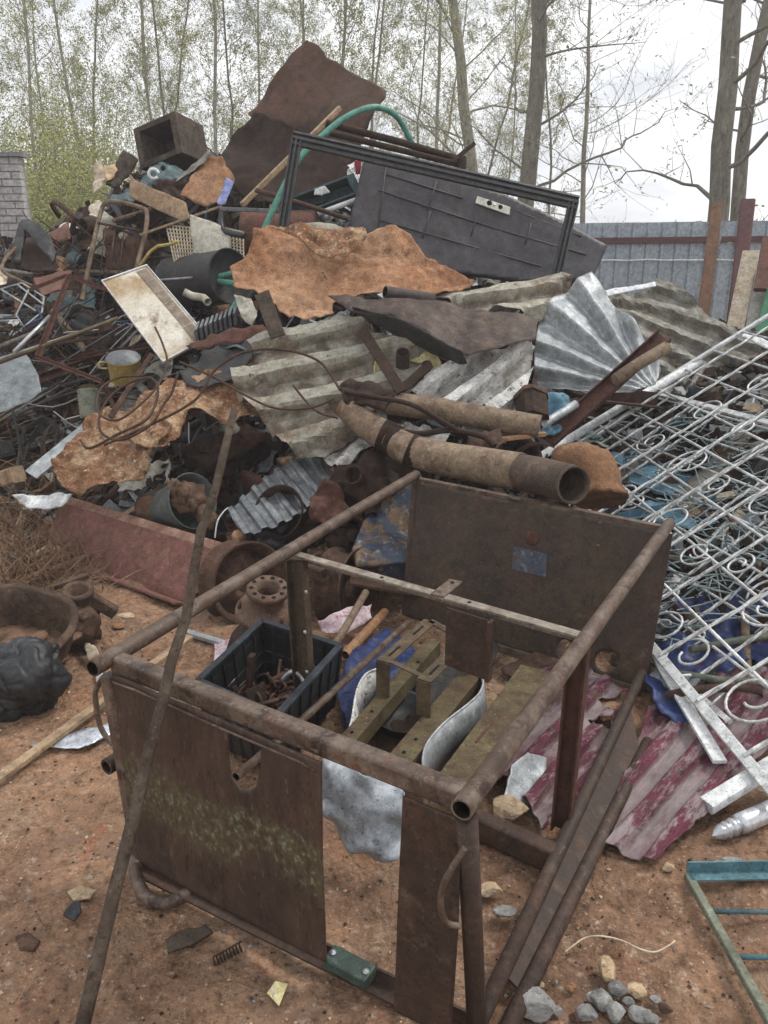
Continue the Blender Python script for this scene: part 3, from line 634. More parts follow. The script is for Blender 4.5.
M['purple_d1']=mat('faded_maroon_roofing_sheet',(.135,.035,.055),[((.27,.22,.22),5,.52,.58),((.085,.06,.048),6,.55,.63),((.34,.27,.27),26,.52,.66),((.22,.16,.10),12,.62,.7)],.75,bump=.3,bscale=50,vary=0,spec=.2,rotz=R(-45),stretch=(.35,1,1),dirt_shade=((.24,.20,.195),.85))
# ================================================================ the rusty cage in front
A=G(108,664,.625); B=G(468,806,.625); Cc=G(668,528,.625); Dd=G(415,478,.625)
A0=G(142,868,.01); B0=G(478,1034,.01); C0=G(640,690,.01); D0=G(405,615,.01)
Z=Vector((0,0,1))
cage=empty('rusty_metal_cage',((A0+B0+C0+D0)/4).to_tuple()[:2]+(0,),'rusty open topped steel cage with plate ends standing before the heap','cage')
fd=(B-A).normalized(); sd=(Cc-B).normalized(); ld=(Dd-A).normalized()
fn=fd.cross(Z).normalized(); fn=fn if fn.y<0 else -fn
rad=Vector((0,0,.0))
mb=MB(); pts=[A-ld*.05+Z*.012, A.lerp(Dd,.3)+Z*.012, A.lerp(Dd,.6)+Z*.014, Dd+ld*.015+Z*.012]; mb.tube(catmull(pts,8),.0215,18,.004); mb.build('top_tube','cage_rail',cage)
mb=MB(); mb.tube([B-sd*.03+Z*.012,B.lerp(Cc,.5)+Z*.012,Cc+sd*.02+Z*.012],.0215,18,.004); mb.build('top_tube','cage_rail',cage)
mb=MB(); mb.bar(A+fd*.01-fn*.02-Z*.002,B-fd*.02-fn*.02-Z*.002,.044,.046); mb.build('front_rail','cage_rail',cage,bevel=.003)
mb=MB(); bd=(Cc-Dd).normalized(); mb.angle(Dd-Z*.0,Cc-Z*.0,.03,.005,up=-Z); mb.bar(Dd.lerp(Cc,.42)+Vector((0,-.03,.005)),Dd.lerp(Cc,.46)+Vector((0,-.03,.005)),.02,.006); mb.build('back_rail','cage_rail',cage)
def post(a,b,w,h,m='cage',nm='post'): 
    o=MB().bar(a,b,w,h,up=fn).build(nm,m,cage,bevel=.003); return o
post(A-Z*.03,A0,.036,.036,'cage_rail'); MB().tube([B-Z*.02+fn*.004,B.lerp(B0,.5)+fn*.004,B0+fn*.004],.021,14).build('post','cage',cage)
post(Cc-Z*.02,C0,.04,.012); post(Dd-Z*.02,D0,.03,.01)
fp=(A.lerp(B,.5)+fn*.012, fn)     # plane of the front plates
def fpt(px,py,o=0): 
    q=onplane(px,py,fp[0]+fn*o,fn); return q
def plate(name,m,out,holes=(),label=None,pl=fp,cell=3,thick=.005,namp=.0035,seed=1,nsc=4):
    P=[onplane(x,y,pl[0],pl[1]) for x,y in out]
    o=sheet_mb(P,cell=cell,namp=namp,nsc=nsc,holes=holes,seed=seed).build(name,m,cage,solid=thick)
    if label:o['label']=label
    return o
mplate=mat('cage_front_plate',(.060,.036,.026),[((.10,.06,.040),2.5,.46,.64),((.032,.021,.017),5,.52,.66),((.16,.12,.09),9,.6,.7),((.14,.06,.03),20,.62,.7)],.6,bump=.2,spec=.4,vary=0,stretch=(1,1,.4))
# flaking patch of old green and pale paint, a band of its own across the plate
def flaking(m,c1,c2,lo,hi):
    nt=m.node_tree; L=nt.links; bs=nt.nodes['Principled BSDF']; src=bs.inputs['Base Color'].links[0].from_socket
    tc=_n(nt,'ShaderNodeTexCoord'); sp=_n(nt,'ShaderNodeSeparateXYZ'); L.new(tc.outputs['Object'],sp.inputs[0])
    n1=_n(nt,'ShaderNodeTexNoise'); n1.inputs['Scale'].default_value=5; n1.inputs['Detail'].default_value=4; L.new(tc.outputs['Object'],n1.inputs['Vector'])
    ad=_n(nt,'ShaderNodeMath',operation='MULTIPLY_ADD'); L.new(n1.outputs[0],ad.inputs[0]); ad.inputs[1].default_value=.28; L.new(sp.outputs[2],ad.inputs[2])
    a=_n(nt,'ShaderNodeMapRange',interpolation_type='SMOOTHSTEP'); a.inputs[1].default_value=lo; a.inputs[2].default_value=lo+.07; L.new(ad.outputs[0],a.inputs[0])
    b=_n(nt,'ShaderNodeMapRange',interpolation_type='SMOOTHSTEP'); b.inputs[1].default_value=hi; b.inputs[2].default_value=hi+.06; b.inputs[3].default_value=1; b.inputs[4].default_value=0; L.new(ad.outputs[0],b.inputs[0])
    n2=_n(nt,'ShaderNodeTexNoise'); n2.inputs['Scale'].default_value=62; n2.inputs['Detail'].default_value=8; n2.inputs['Roughness'].default_value=.7; mp=_n(nt,'ShaderNodeMapping'); mp.inputs['Scale'].default_value=(1,1,.8); L.new(tc.outputs['Object'],mp.inputs[0]); L.new(mp.outputs[0],n2.inputs['Vector'])
    def layer(src,c,l,h,fac):
        m0=_n(nt,'ShaderNodeMapRange'); m0.inputs[1].default_value=l; m0.inputs[2].default_value=h; L.new(n2.outputs[0],m0.inputs[0])
        k=_n(nt,'ShaderNodeMath',operation='MULTIPLY'); L.new(m0.outputs[0],k.inputs[0]); L.new(a.outputs[0],k.inputs[1])
        k2=_n(nt,'ShaderNodeMath',operation='MULTIPLY'); L.new(k.outputs[0],k2.inputs[0]); L.new(b.outputs[0],k2.inputs[1])
        k3=_n(nt,'ShaderNodeMath',operation='MULTIPLY'); L.new(k2.outputs[0],k3.inputs[0]); k3.inputs[1].default_value=fac
        mx=_n(nt,'ShaderNodeMix',data_type='RGBA'); L.new(k3.outputs[0],mx.inputs[0]); L.new(src,mx.inputs[6]); mx.inputs[7].default_value=(*c,1); return mx.outputs[2]
    s=layer(src,c1,.40,.55,.9); s=layer(s,c2,.56,.63,.6); L.new(s,bs.inputs['Base Color'])
flaking(mplate,(.10,.088,.042),(.26,.28,.22),.35,.50)
plate('front_plate',mplate,[(113,674),(322,762),(323,860),(326,962),(232,914),(140,862),(128,790)],[[(229,732),(245,738),(262,746),(261,770),(257,786),(250,791),(241,789),(232,776),(228,755)]],'wide plate with a rounded slot and flaking green paint')
plate('front_plate','cage',[(403,796),(462,820),(458,930),(450,1038),(394,1010),(399,900)],(),'narrow plain plate by the corner post',seed=4)
# bead of weld along the plate's top
mb=MB(); mb.tube([fpt(113,682,.006),fpt(135,690,.006),fpt(220,728,.006),fpt(300,762,.006),fpt(316,772,.006)],.0032,6); mb.build('weld_bead','cage_rail',cage)
mb=MB(); mb.angle(A0+Z*.012,B0+Z*.012,.04,.006,up=Z); mb.build('bottom_rail','cage',cage)
mb=MB(); mb.tube(catmull([fpt(465,848,.03),fpt(452,868,.05),fpt(443,886,.055),fpt(441,906,.055),fpt(446,922,.045),fpt(460,926,.028)],6),.0062,9); mb.build('handle','cage_rail',cage)
mb=MB(); mb.tube(catmull([A-Z*.04-fd*.02,A-Z*.09-fd*.06,A-Z*.13-fd*.068,A-Z*.2-fd*.062,A-Z*.235-fd*.03,A-Z*.235-fd*.01],6),.0072,9); mb.build('handle','cage_rail',cage)
mb=MB(); mb.tube([A-Z*.30-fd*.03+fn*.02,A-Z*.30-fd*.03-fn*.03],.022,12,.006); mb.build('hinge_lug','cage',cage)
mb=MB(); mb.tube(catmull([G(134,856,.05),G(137,880,.03),G(148,898,.018),G(168,902,.018),G(190,893,.02)],6),.017,12,.003); mb.build('foot_loop','cage_rail',cage)
# back plate with two round holes
bn=(Cc-Dd).cross(D0-Dd).normalized(); bn=bn if bn.y<0 else -bn
bp_=((Cc+Dd+C0+D0)/4-bn*.0, bn)
def circ(x,y,rx,ry,n=18): return [(x+rx*math.cos(2*math.pi*i/n),y+ry*math.sin(2*math.pi*i/n)) for i in range(n)]
mback=mat('cage_back_plate',(.052,.033,.022),[((.085,.055,.03),3,.46,.62),((.10,.045,.032),2.2,.53,.66),((.03,.022,.016),6,.52,.68),((.12,.10,.045),11,.61,.72)],.6,bump=.2,spec=.4,vary=0)
P=[(417,482),(668,533),(655,612),(640,690),(520,652),(405,616),(410,550)]
plate('back_plate',mback,P,[circ(565,649,8,10),circ(607,661,12,11)],'tall rear plate with two round holes',pl=bp_,namp=.005,nsc=2.5)
def bq(px,py,o=.004): return onplane(px,py,bp_[0]+bn*o,bn)
MB().lathe(bq(532,538,.005),bn,[(.0001,.004),(.028,.004),(.031,.0),(.031,-.003)],20).build('round_cover','rust_red',cage)
mb=MB(); mb.add([bq(513,546,.008),bq(547,554,.008),bq(546,577,.008),bq(512,569,.008),bq(513,546,.001),bq(547,554,.001),bq(546,577,.001),bq(512,569,.001)],[(0,3,2,1),(0,1,5,4),(1,2,6,5),(2,3,7,6),(3,0,4,7)]); mb.build('name_plate',mat('worn_plate',(.06,.07,.095),[((.22,.20,.18),14,.55,.64),((.12,.05,.03),9,.55,.66)],.5,vary=0),cage)
for (x,y) in ((422,484),(600,523),(598,546)): MB().lathe(bq(x,y,.006),bn,[(.0001,.004),(.007,.004),(.008,.0)],8).build('bolt','cage_rail',cage)
MB().bar(bq(492,646,.02),bq(640,692,.02),.035,.02,up=bn).build('back_bottom_rail','cage_rail',cage)
# folded side of the back plate
mb=MB(); q=[Cc-Z*.005,Cc+sd*.0+Vector((.03,.07,-.01)),C0+Vector((.035,.07,0)),C0]; mb.add(q+[x+Vector((.004,-.004,0)) for x in q],[(0,1,2,3),(4,7,6,5),(0,4,5,1),(1,5,6,2),(2,6,7,3),(3,7,4,0)]); mb.build('side_flange','cage',cage)
# middle bridge, its two uprights and the hanging plate
ml=G(292,553,.615); mr_=G(586,637,.615)
mb=MB(); mb.bar(ml,mr_,.036,.008,up=Z); mb.bar(ml-fn*.016-Z*.014,mr_-fn*.016-Z*.014,.005,.03,up=Z); mb.build('cross_bar',mat('bridge_bar',(.22,.185,.145),[((.13,.09,.06),6,.5,.66),((.32,.29,.25),14,.52,.7)],.6,vary=0,spec=.4),cage)
for i,t_ in enumerate((.36,.66)): MB().lathe(ml.lerp(mr_,t_)+Z*.0045,Z,[(.0001,.001),(.006,.001),(.0062,0)],10).build('bolt_hole','hole',cage)
mb=MB(); c=ml.lerp(mr_,.565); mb.bar(c-sd*.02+Z*.006,c+sd*.11+Z*.006,.045,.007,up=Z); mb.build('lug_plate','cage_rail',cage)
MB().lathe(c+sd*.085+Z*.0105,Z,[(.0001,.001),(.007,.001),(.0072,0)],10).build('bolt_hole','hole',cage)
lb=G(309,722,.01); mb=MB(); mb.channel(ml+fd*.03-Z*.02,lb,.075,.03,up=fn); mb.build('upright',mat('upright',(.10,.068,.04),[((.055,.036,.025),5,.48,.64),((.17,.13,.07),10,.58,.72)],.7,vary=0),cage)
for px,py in ((306,592),(305,632),(307,672)): MB().lathe(onplane(px,py,lb+fn*.034,fn),fn,[(.0001,.0015),(.006,.0015),(.0064,0)],9).build('bolt_hole','steel_white',cage)
mb=MB(); mb.channel(G(581,645,.6),G(563,828,.02),.055,.03,up=fn); mb.build('upright','maroon' if False else mat('upright_red',(.105,.045,.032),[((.055,.032,.024),5,.5,.66),((.16,.10,.07),11,.6,.7)],.7,vary=0),cage)
hp=[G(447,607,.60),G(491,621,.60)]; hb=[hp[0]-Z*.19,hp[1]-Z*.19]; mb=MB(); t_=(hp[1]-hp[0]).cross(Z).normalized()*.004
mb.add([hp[0],hp[1],hb[1],hb[0],hp[0]+t_,hp[1]+t_,hb[1]+t_,hb[0]+t_],[(0,1,2,3),(7,6,5,4),(0,4,5,1),(1,5,6,2),(2,6,7,3),(3,7,4,0)]); mb.bar(hp[1],hb[1],.012,.03,up=fn); mb.build('hanging_plate','cage',cage)
# bottom rails on the right
q0=C0+Z*.07+sd*.0; q1=G(476,1028,.05); MB().tube([q0,q0.lerp(q1,.5),q1],.019,14,.003).build('bottom_tube','cage',cage)
r0=G(648,742,.02); r1=G(502,1040,.022); MB().tube([r0,r0.lerp(r1,.5),r1],.020,14,.003).build('bottom_tube','cage',cage)
m0=q0.lerp(q1,.12)-Z*.01; m1=q0.lerp(q1,.9)-Z*.01; n0=r0.lerp(r1,.08); n1=r0.lerp(r1,.9)
mb=MB(); mb.add([m0,m1,n1,n0,m0-Z*.006,m1-Z*.006,n1-Z*.006,n0-Z*.006],[(0,1,2,3),(7,6,5,4),(0,4,5,1),(1,5,6,2),(2,6,7,3),(3,7,4,0)]); mb.build('bottom_plate','cage',cage)
for t in (.45,.7): MB().lathe(q0.lerp(q1,t)+Vector((-.017,-.012,.008)),Vector((-.8,-.5,.5)),[(.0001,.0012),(.0055,.0012),(.006,0)],9).build('bolt_hole','hole',cage)
cm0=G(474,822,.04); cm1=G(562,862,.04); MB().bar(cm0,cm1,.05,.075,up=Z).build('cross_member','cage',cage,bevel=.004)
# olive floor beams
def fbeam(a,b,w,h,z,label=None):
    o=MB().channel(G(a[0],a[1],z),G(b[0],b[1],z),w,h,up=-Z).build('floor_beam','olive',cage)
    if label:o['label']=label
    return o
fbeam((343,744),(434,640),.055,.06,.14); fbeam((394,766),(472,672),.078,.07,.14); fbeam((454,784),(536,668),.115,.07,.14)
for (x,y,z) in ((352,732,.1425),(372,711,.1425),(418,662,.1425),(404,752,.1425),(416,739,.1425)): MB().lathe(G(x,y,z),Z,[(.0001,.001),(.006,.001),(.0062,0)],9).build('bolt_hole','hole',cage)
a,b=G(476,742,.1415),G(492,722,.1415); MB().bar(a,b,.009,.002,up=Z).build('slot','rust_red',cage)
# slotted bracket standing on two beams
zt=.27; T1,T2=G(383,662,zt),G(430,621,zt); T3,T4=G(424,681,zt),G(466,640,zt)
mb=MB(); mb.bar(T1,T2,.052,.007,up=Z); mb.bar(T3,T4,.052,.007,up=Z)
mb.bar(T1.lerp(T2,.06),T3.lerp(T4,.06),.02,.006,up=Z); mb.bar(T2,T4,.03,.007,up=Z)
def leg(t): 
    return mb.bar(t-Z*.002,Vector((t.x,t.y,.14)),.052,.007,up=sd)
for t in (T1,T3,T4): leg(t-(T2-T1).normalized()*.0)
mb.build('slotted_bracket',mat('bracket',(.15,.105,.06),[((.08,.055,.035),6,.46,.62),((.23,.18,.10),12,.56,.7)],.65,vary=0),cage,bevel=.002)
for (p,q_) in ((T1,T2),(T3,T4)):
    for s0,s1 in ((.12,.34),(.62,.84)): MB().bar(p.lerp(q_,s0)+Z*.0042,p.lerp(q_,s1)+Z*.0042,.009,.0015,up=Z).build('slot','hole',cage)
LAND += [(300,800,'the front plate of the rusty cage'),(540,600,'the rear plate of the rusty cage')]
# loose pipe lying through the cage
tubes('steel_pipe','long thin brown pipe lying through the cage from slot to rear corner','pipe','cage_rail',[(236,777,None,.17),(300,722,None,.16),(409,622,None,.15)],.0135)
tubes('steel_pipe','short tan pipe behind the black plastic crate pointing at the heap','pipe','pipe_tan',[(322,665,None,.05),(343,632,None,.1),(366,592,None,.16)],.016)
tubes('steel_pipe','short orange rusty pipe lying beside the tan pipe near the crate','pipe','rust_orange',[(345,655,None,.04),(385,612,None,.08)],.02)

# ================================================================ wooden pole in front
a=G(81,1032,0); b=a+(V(164,694,1.60)-a)*1.93; pts=[a.lerp(b,i/14)+Vector((noise.noise(Vector((i*.6,0,1)))*.012,0,noise.noise(Vector((i*.6,4,1)))*.01)) for i in range(15)]
o=MB().tube(pts,[.0165-.0075*(i/14)**1.2+.0012*noise.noise(Vector((i*1.3,2,2))) for i in range(15)],12).build('wooden_pole','wood_dark',base=a); tag(o,'long weathered wooden pole leaning against the front of the cage','pole')

# ================================================================ black crate with fittings
rim=[G(198,681,.26),G(262,621,.26),G(340,646,.26),G(277,716,.26)]
cc=sum(rim,Vector())/4; crate=empty('plastic_crate',(cc.x,cc.y,0),'black plastic crate of rusty fittings inside the left part of the cage','crate')
ctr=Vector((cc.x,cc.y,0))
def cr_(i,z,k): p=rim[i%4]; q=ctr+(Vector((p.x,p.y,0))-ctr)*k; q.z=z; return q
for i in range(4):
    mb=MB(); a0,a1=cr_(i,.02,.86),cr_(i+1,.02,.86); b0,b1=cr_(i,.25,1),cr_(i+1,.25,1)
    nn=6; cols=[]
    for j in range(nn+1):
        t=j/nn; cols.append((a0.lerp(a1,t),b0.lerp(b1,t)))
    # slatted wall: ribs + bands so that light slots remain
    for j in range(nn+1): mb.bar(cols[j][0],cols[j][1],.022,.005,up=(ctr-a0).normalized())
    for z0 in (0,.22,.40,.58,.72,.88):
        z1=z0+ (.15 if z0 else .2); mb.bar(a0.lerp(b0,(z0+z1)/2),a1.lerp(b1,(z0+z1)/2),.004,.245*(z1-z0),up=(b0-a0).normalized())
    mb.build('side_wall','black',crate)
mb=MB(); 
for i in range(4): mb.bar(rim[i],rim[(i+1)%4],.026,.014,up=Z)
mb.build('rim','crate',crate,bevel=.003)
mb=MB(); q=[cr_(i,.015,.86) for i in range(4)]; mb.add(q+[x+Z*.006 for x in q],[(3,2,1,0),(4,5,6,7)]+[(i,(i+1)%4,4+(i+1)%4,4+i) for i in range(4)]); mb.build('bottom','black',crate)
rnd=random.Random(3)
for i in range(52):
    u,v=rnd.uniform(.12,.88),rnd.uniform(.15,.9); p=cr_(0,0,.8).lerp(cr_(1,0,.8),u).lerp(cr_(3,0,.8).lerp(cr_(2,0,.8),u),v); p.z=.05+.09*rnd.random()+.04*(v)
    d=Vector((rnd.gauss(0,1),rnd.gauss(0,1),rnd.gauss(0,.5))).normalized(); L=rnd.uniform(.03,.075); mb=MB()
    k=i%4
    if k==0: mb.tube(catmull([p-d*L,p+d.orthogonal()*.02,p+d*L,p+d*L+d.orthogonal()*.03],4),.006,7); nm,lb,ct='bent_bolt','rusty bent bolt among the fittings in the black crate','bolt'
    elif k==1: mb.tube([p-d*L*.7,p+d*L*.7],.011,10,.003); mb.lathe(p+d*L*.5,d,[(.011,0),(.017,0),(.017,.012),(.011,.012)],6,False); nm,lb,ct='pipe_fitting','short rusty pipe fitting in the black crate','pipe fitting'
    elif k==2: mb.bar(p-d*L,p+d*L,.02,.005); nm,lb,ct='flat_strap','small rusty flat strap in the black crate','strap'
    else: mb.tube(catmull([p-d*L,p-d*L*.3+Z*.03,p+d*L*.3+Z*.03,p+d*L],4),.005,7); nm,lb,ct='rusty_hook','curved rusty hook in the black crate','hook'
    tag(mb.build(nm,rnd.choice(['rust_dark','rust_brown','rust_brown','rust_red'])),lb,ct,lb.replace('in the black crate','fittings filling the black crate'))
tag(MB().tube(catmull([G(282,680,.16),G(292,672,.19),G(302,678,.17),G(306,690,.14)],5),.009,10).build('pipe_bend','silver'),'shiny bent pipe end on top of the fittings in the black crate','pipe bend')
tag(MB().bar(G(248,700,.10),G(252,655,.28),.032,.02).build('rusty_block','rust_brown',bevel=.003),'upright brown steel bar standing in the black crate','steel bar')
tag(MB().bar(G(237,702,.10),G(256,694,.18),.07,.05).build('rusty_box','rust_dark',bevel=.005),'squat dark rusty box section in the black crate corner','box section')
# inside the left crossing bars: grey strips next to the crate
barpx('metal_strip','pale grey metal strip lying between crate and beam','metal strip','galv',(186,632,None,.02),(222,643,None,.02),.03,.02)
sheet('plastic_bag','crumpled pink and white printed bag pieces beside the crate','plastic bag','pinkwhite',[(214,640,None,.03),(236,635,None,.06),(262,624,None,.05),(258,650,None,.04),(233,684,None,.03),(222,690,None,.05),(216,668,None,.05)],cell=2.5,namp=.012,crumple=.02,rag=2)
sheet('plastic_bag','pink and white bag scrap behind the black crate','plastic bag','pinkwhite',[(318,620,None,.1),(345,608,None,.12),(372,604,None,.12),(372,618,None,.08),(345,634,None,.06),(322,630,None,.06)],cell=2.5,namp=.012,crumple=.02,rag=2)
barpx('aluminium_strip','pale blue grey strip under the left rim of the crate','metal strip','galv',(212,690,None,.05),(232,680,None,.06),.03,.004)
sheet('blue_tarp','blue tarpaulin scrap behind the pipes inside the cage','tarpaulin','tarp',[(335,690,None,.03),(352,650,None,.06),(385,628,None,.07),(412,640,None,.06),(420,680,None,.03),(395,720,None,.02),(350,740,None,.02)],cell=3,namp=.02,crumple=.03,rag=2)
# galvanised tub ring and trough
def band(name,label,cat,m,pts,h,thick=.003,lean=Vector((0,0,0)),rim=True):
    q=catmull([P3(p) for p in pts],7); mb=MB(); n=len(q)
    vs=[]
    for p in q: vs += [p,p-Z*h*.5+lean*.5,p-Z*h+lean]
    mb.add(vs,[(3*i,3*i+3,3*i+4,3*i+1) for i in range(n-1)]+[(3*i+1,3*i+4,3*i+5,3*i+2) for i in range(n-1)],True)
    e=empty(name,(q[n//2].x,q[n//2].y,max(0,q[0].z-h)),label,cat)
    mb.build('wall',m,e,solid=thick)
    MB().tube(q,.004,6).build('rim',m,e); return e
band('galvanised_tub','pale galvanised tub with a curved rim standing between the olive beams','tub','galv',[(424,778,None,.15),(423,758,None,.15),(428,742,None,.15),(445,722,None,.15),(468,704,None,.15),(480,692,None,.15),(483,680,None,.15),(476,668,None,.15)],.13,lean=Vector((.02,-.01,0)))
band('metal_scoop','rust stained white metal scoop with holes beside the bracket','scoop','white_old',[(346,742,None,.13),(352,718,None,.14),(357,690,None,.15),(366,674,None,.16),(380,668,None,.16)],.12,lean=Vector((.03,.0,0)))
sheet('plastic_sack','crumpled grey white plastic sack sagging under the cage front','sack','sack',[(320,764,1.80),(345,766,1.82),(375,778,1.80),(404,795,1.78),(406,835,1.74),(398,860,1.72),(374,865,1.72),(350,854,1.74),(332,838,1.76),(322,812,1.78)],cell=1.8,namp=.014,nsc=7,crumple=.012,curl=-.07,curlw=12,rag=0,seed=14,thick=.003)
# handle spine on canister
# stones, spring, box, paper etc.
def rock(label,m,px,py,rx,ry,rz,seed,z=0,cat='stone',group=None,name='stone',dy=0):
    q=G(px,py,z)+Vector((0,dy,rz*.45)); o=stone_mb(q,rx,ry,rz,seed).build(name,m); tag(o,label,cat,group); return o
rock('tan stone sitting in the cage by the right cross member','stone_tan',510,812,.058,.04,.03,5,.03)
rock('flat tan stone on the clay below the cross member','stone_tan',489,891,.034,.022,.012,9)
rock('big dark grey stone at the bottom edge beside the cage','stone',534,1008,.045,.035,.03,3)
gs=[(607,972,.018,.03,.02,'stone_tan','cream stone above the small grey pile'),(636,992,.022,.02,.013,'stone_tan','flat cream stone right of the grey pile'),
 (601,1003,.024,.02,.02,'stone','grey stone at the left of the small pile'),(617,992,.02,.018,.016,'stone','pale grey stone on top of the small pile'),
 (586,1016,.022,.018,.016,'stone','grey stone low on the left of the small pile'),(615,1015,.022,.02,.018,'stone','lumpy grey stone at the front of the small pile'),
 (640,1016,.024,.018,.016,'stone','grey stone on the right of the small pile'),(505,912,.028,.016,.008,'stone','flat dark grey stone sunk in clay right of the post'),
 (665,1010,.015,.012,.01,'rust_brown','brown chip of rock past the small pile'),(574,893,.016,.008,.006,'stone_tan','small orange stone near the right rails'),
 (728,861,.034,.014,.008,'stone','flat grey stone fragment between the maroon sheet and blue frame'),(528,988,.02,.016,.012,'stone','grey stone half hidden beside the lower cage tube'),(655,1001,.012,.010,.008,'stone','small grey stone on the right edge of the small pile'),
 (592,998,.012,.010,.008,'stone','small grey chip at the upper left of the small pile'),(628,1004,.013,.011,.010,'stone','small grey chip wedged in the small pile'),(575,1019,.013,.012,.010,'rust_brown','brown stone left of the small pile'),
 (650,1020,.018,.013,.012,'stone','grey stone at the lower right of the small pile'),(558,1012,.013,.01,.008,'stone','flat grey chip between the big stone and the small pile'),(540,985,.010,.008,.006,'stone_tan','tan crumb above the big dark grey stone'),(668,869,.018,.012,.012,'stone_tan','bright tan stone at the corner of the maroon sheet'),
 (572,988,.012,.012,.008,'rust_orange','small orange crumb left of the small pile'),(127,617,.04,.024,.012,'stone_tan','broken tan brick piece under the red beam'),
 (118,627,.03,.02,.01,'rust_orange','orange brick crumb beside the tan brick piece')]
gs=[g for g in gs]
for px,py,a_,b_,c_,m_,l_ in gs: rock(l_,m_,px,py,a_,b_,c_,px)
sheet('bark_slab','dark flat slab of bark on the clay before the cage','bark slab','wood_dark',[(165,940,None,.01),(180,931,None,.016),(206,926,None,.018),(213,932,None,.015),(196,942,None,.013),(168,953,None,.009)],cell=2,namp=.006,rag=1.5,thick=.01)
sheet('stone_flake','flat grey flake lying on the clay left of the pole','stone flake','rust_brown',[(15,936,None,.006),(28,932,None,.01),(40,940,None,.009),(34,950,None,.006),(20,950,None,.005)],cell=2,namp=.004,rag=1,thick=.006)
sheet('clay_flake','pale dry flake left of the pole above the black scrap','clay flake','stone_tan',[(68,893,None,.008),(80,884,None,.012),(97,890,None,.009),(90,898,None,.008),(74,900,None,.006)],cell=2,namp=.005,rag=1.5,thick=.005)
sheet('rubber_scrap','small black crumpled rubber scrap left of the pole','rubber scrap','black',[(62,915,None,.006),(70,903,None,.03),(80,900,None,.03),(81,912,None,.012),(74,921,None,.006)],cell=1.5,namp=.006,crumple=.01,rag=1)
sheet('paper_scrap','folded pale yellow paper scrap on the clay below the spring','paper scrap','paper',[(267,993,None,.004),(276,981,None,.03),(288,984,None,.02),(282,999,None,.006),(279,1006,None,.003)],cell=1.5,namp=.003,rag=0,thick=.001)
c0=G(213,962,.014); c1=G(242,946,.014); L_=c1-c0; pts=[]
for i in range(91):
    t=i/90; a=t*2*math.pi*9; pts.append(c0+L_*t+Z*.011*math.cos(a)+L_.normalized().cross(Z)*.011*math.sin(a))
tag(MB().tube(pts,.0017,6).build('coil_spring','rust_dark'),'small dark coil spring lying on the clay before the cage','spring')
sb=empty('switch_box',G(350,970,.03),'small dark green metal box resting on the bottom rail of the cage','box')
p0,p1=G(329,956,.06),G(371,978,.06); MB().bar(p0,p1,.05,.03).build('case','green_box',sb,bevel=.006)
for px,py in ((333,952),(366,971)):
    MB().lathe(G(px,py,.078),Z,[(.0001,.004),(.004,.004),(.004,.001),(.0075,.001),(.0075,-.002)],12).build('screw','silver',sb)
wp=[(565,952),(574,945),(585,938),(600,936),(620,940),(640,949),(655,952),(668,946),(675,941)]
tag(MB().tube(catmull([G(x,y,.008+.006*(i%2)) for i,(x,y) in enumerate(wp)],6),.0022,6).build('loose_wire','cream'),'thin pale wire curving across the clay on the right','wire')
# plank and foil at left
mb=MB(); mb.bar(G(-30,800,.02),G(190,637,.06),.035,.02); tag(mb.build('wood_batten','wood',bevel=.002),'long pale wooden batten lying on the clay behind the cage','batten')
sheet('foil_strip','crinkled silver foil strip under the wooden batten','foil strip','foil',[(30,744,None,.01),(60,736,None,.02),(90,727,None,.02),(112,722,None,.02),(112,733,None,.015),(88,745,None,.02),(62,748,None,.012)],cell=2,namp=.008,crumple=.015,rag=1.5,thick=.001)
sheet('paper_piece','small white and red packet lying behind the cage corner','packet','white',[(95,668,None,.01),(101,664,None,.03),(104,684,None,.03),(96,686,None,.01)],cell=1.5,namp=.003,thick=.001)
sheet('wood_chip','flat splintered board piece behind the left cage corner','wood chip','cream',[(82,640,None,.02),(92,646,None,.03),(106,662,None,.03),(104,672,None,.02),(90,664,None,.01)],cell=2,namp=.008,rag=2,thick=.008)
# black bag
c=G(10,726,0)+Vector((0,.12,.13)); m_=crumpled(c,.165,.15,.16,3,6,1.0); tag(m_.build('rubbish_bag','bag',base=(c.x,c.y,0)),'crumpled black plastic rubbish bag on the clay','bag'); LAND.append((20,695,'the black rubbish bag'))
# gearbox housing half buried on the left
hx=empty('gearbox_housing',G(50,650,0),'half buried rusty gearbox housing with an open bell mouth above the black bag','gearbox housing')
c=G(14,628,.20); ax=Vector((.16,-.30,.94)).normalized()
mh=mat('cast_housing',(.085,.052,.036),[((.19,.12,.075),4,.46,.62),((.04,.027,.02),8,.5,.66),((.26,.17,.11),15,.56,.7)],.85,vary=0,bump=.5)
mb=MB(); mb.lathe(c,ax,[(.10,-.26),(.17,-.20),(.20,-.10),(.215,.0),(.235,.005),(.235,.02),(.207,.022),(.19,-.08),(.14,-.17),(.06,-.21),(.001,-.21)],44); 
for i,v in enumerate(mb.v): mb.v[i]=v+Vector((noise.noise(v*6),noise.noise(v*6+Vector((3,3,3))),noise.noise(v*6+Vector((7,3,3)))))*.022
mb.build('bell',mh,hx)
MB().blob(c-ax*.12,.19,.19,.05,.3,2.5,6,4).build('dirt_fill','clod_dirt',hx)
c2=G(78,592,.22); mb=MB(); mb.lathe(c2,Vector((.1,-.25,1)),[(.055,-.16),(.06,-.03),(.066,0),(.066,.012),(.042,.012),(.036,-.08),(.0001,-.08)],24); mb.bar(c2+Vector((-.07,-.04,-.03)),c2+Vector((.05,-.07,-.10)),.06,.05); mb.bar(c2+Vector((.03,.02,-.03)),c2+Vector((.13,.05,-.12)),.05,.05); mb.bar(c2+Vector((-.12,.06,0)),c2+Vector((.02,.09,.04)),.04,.02)
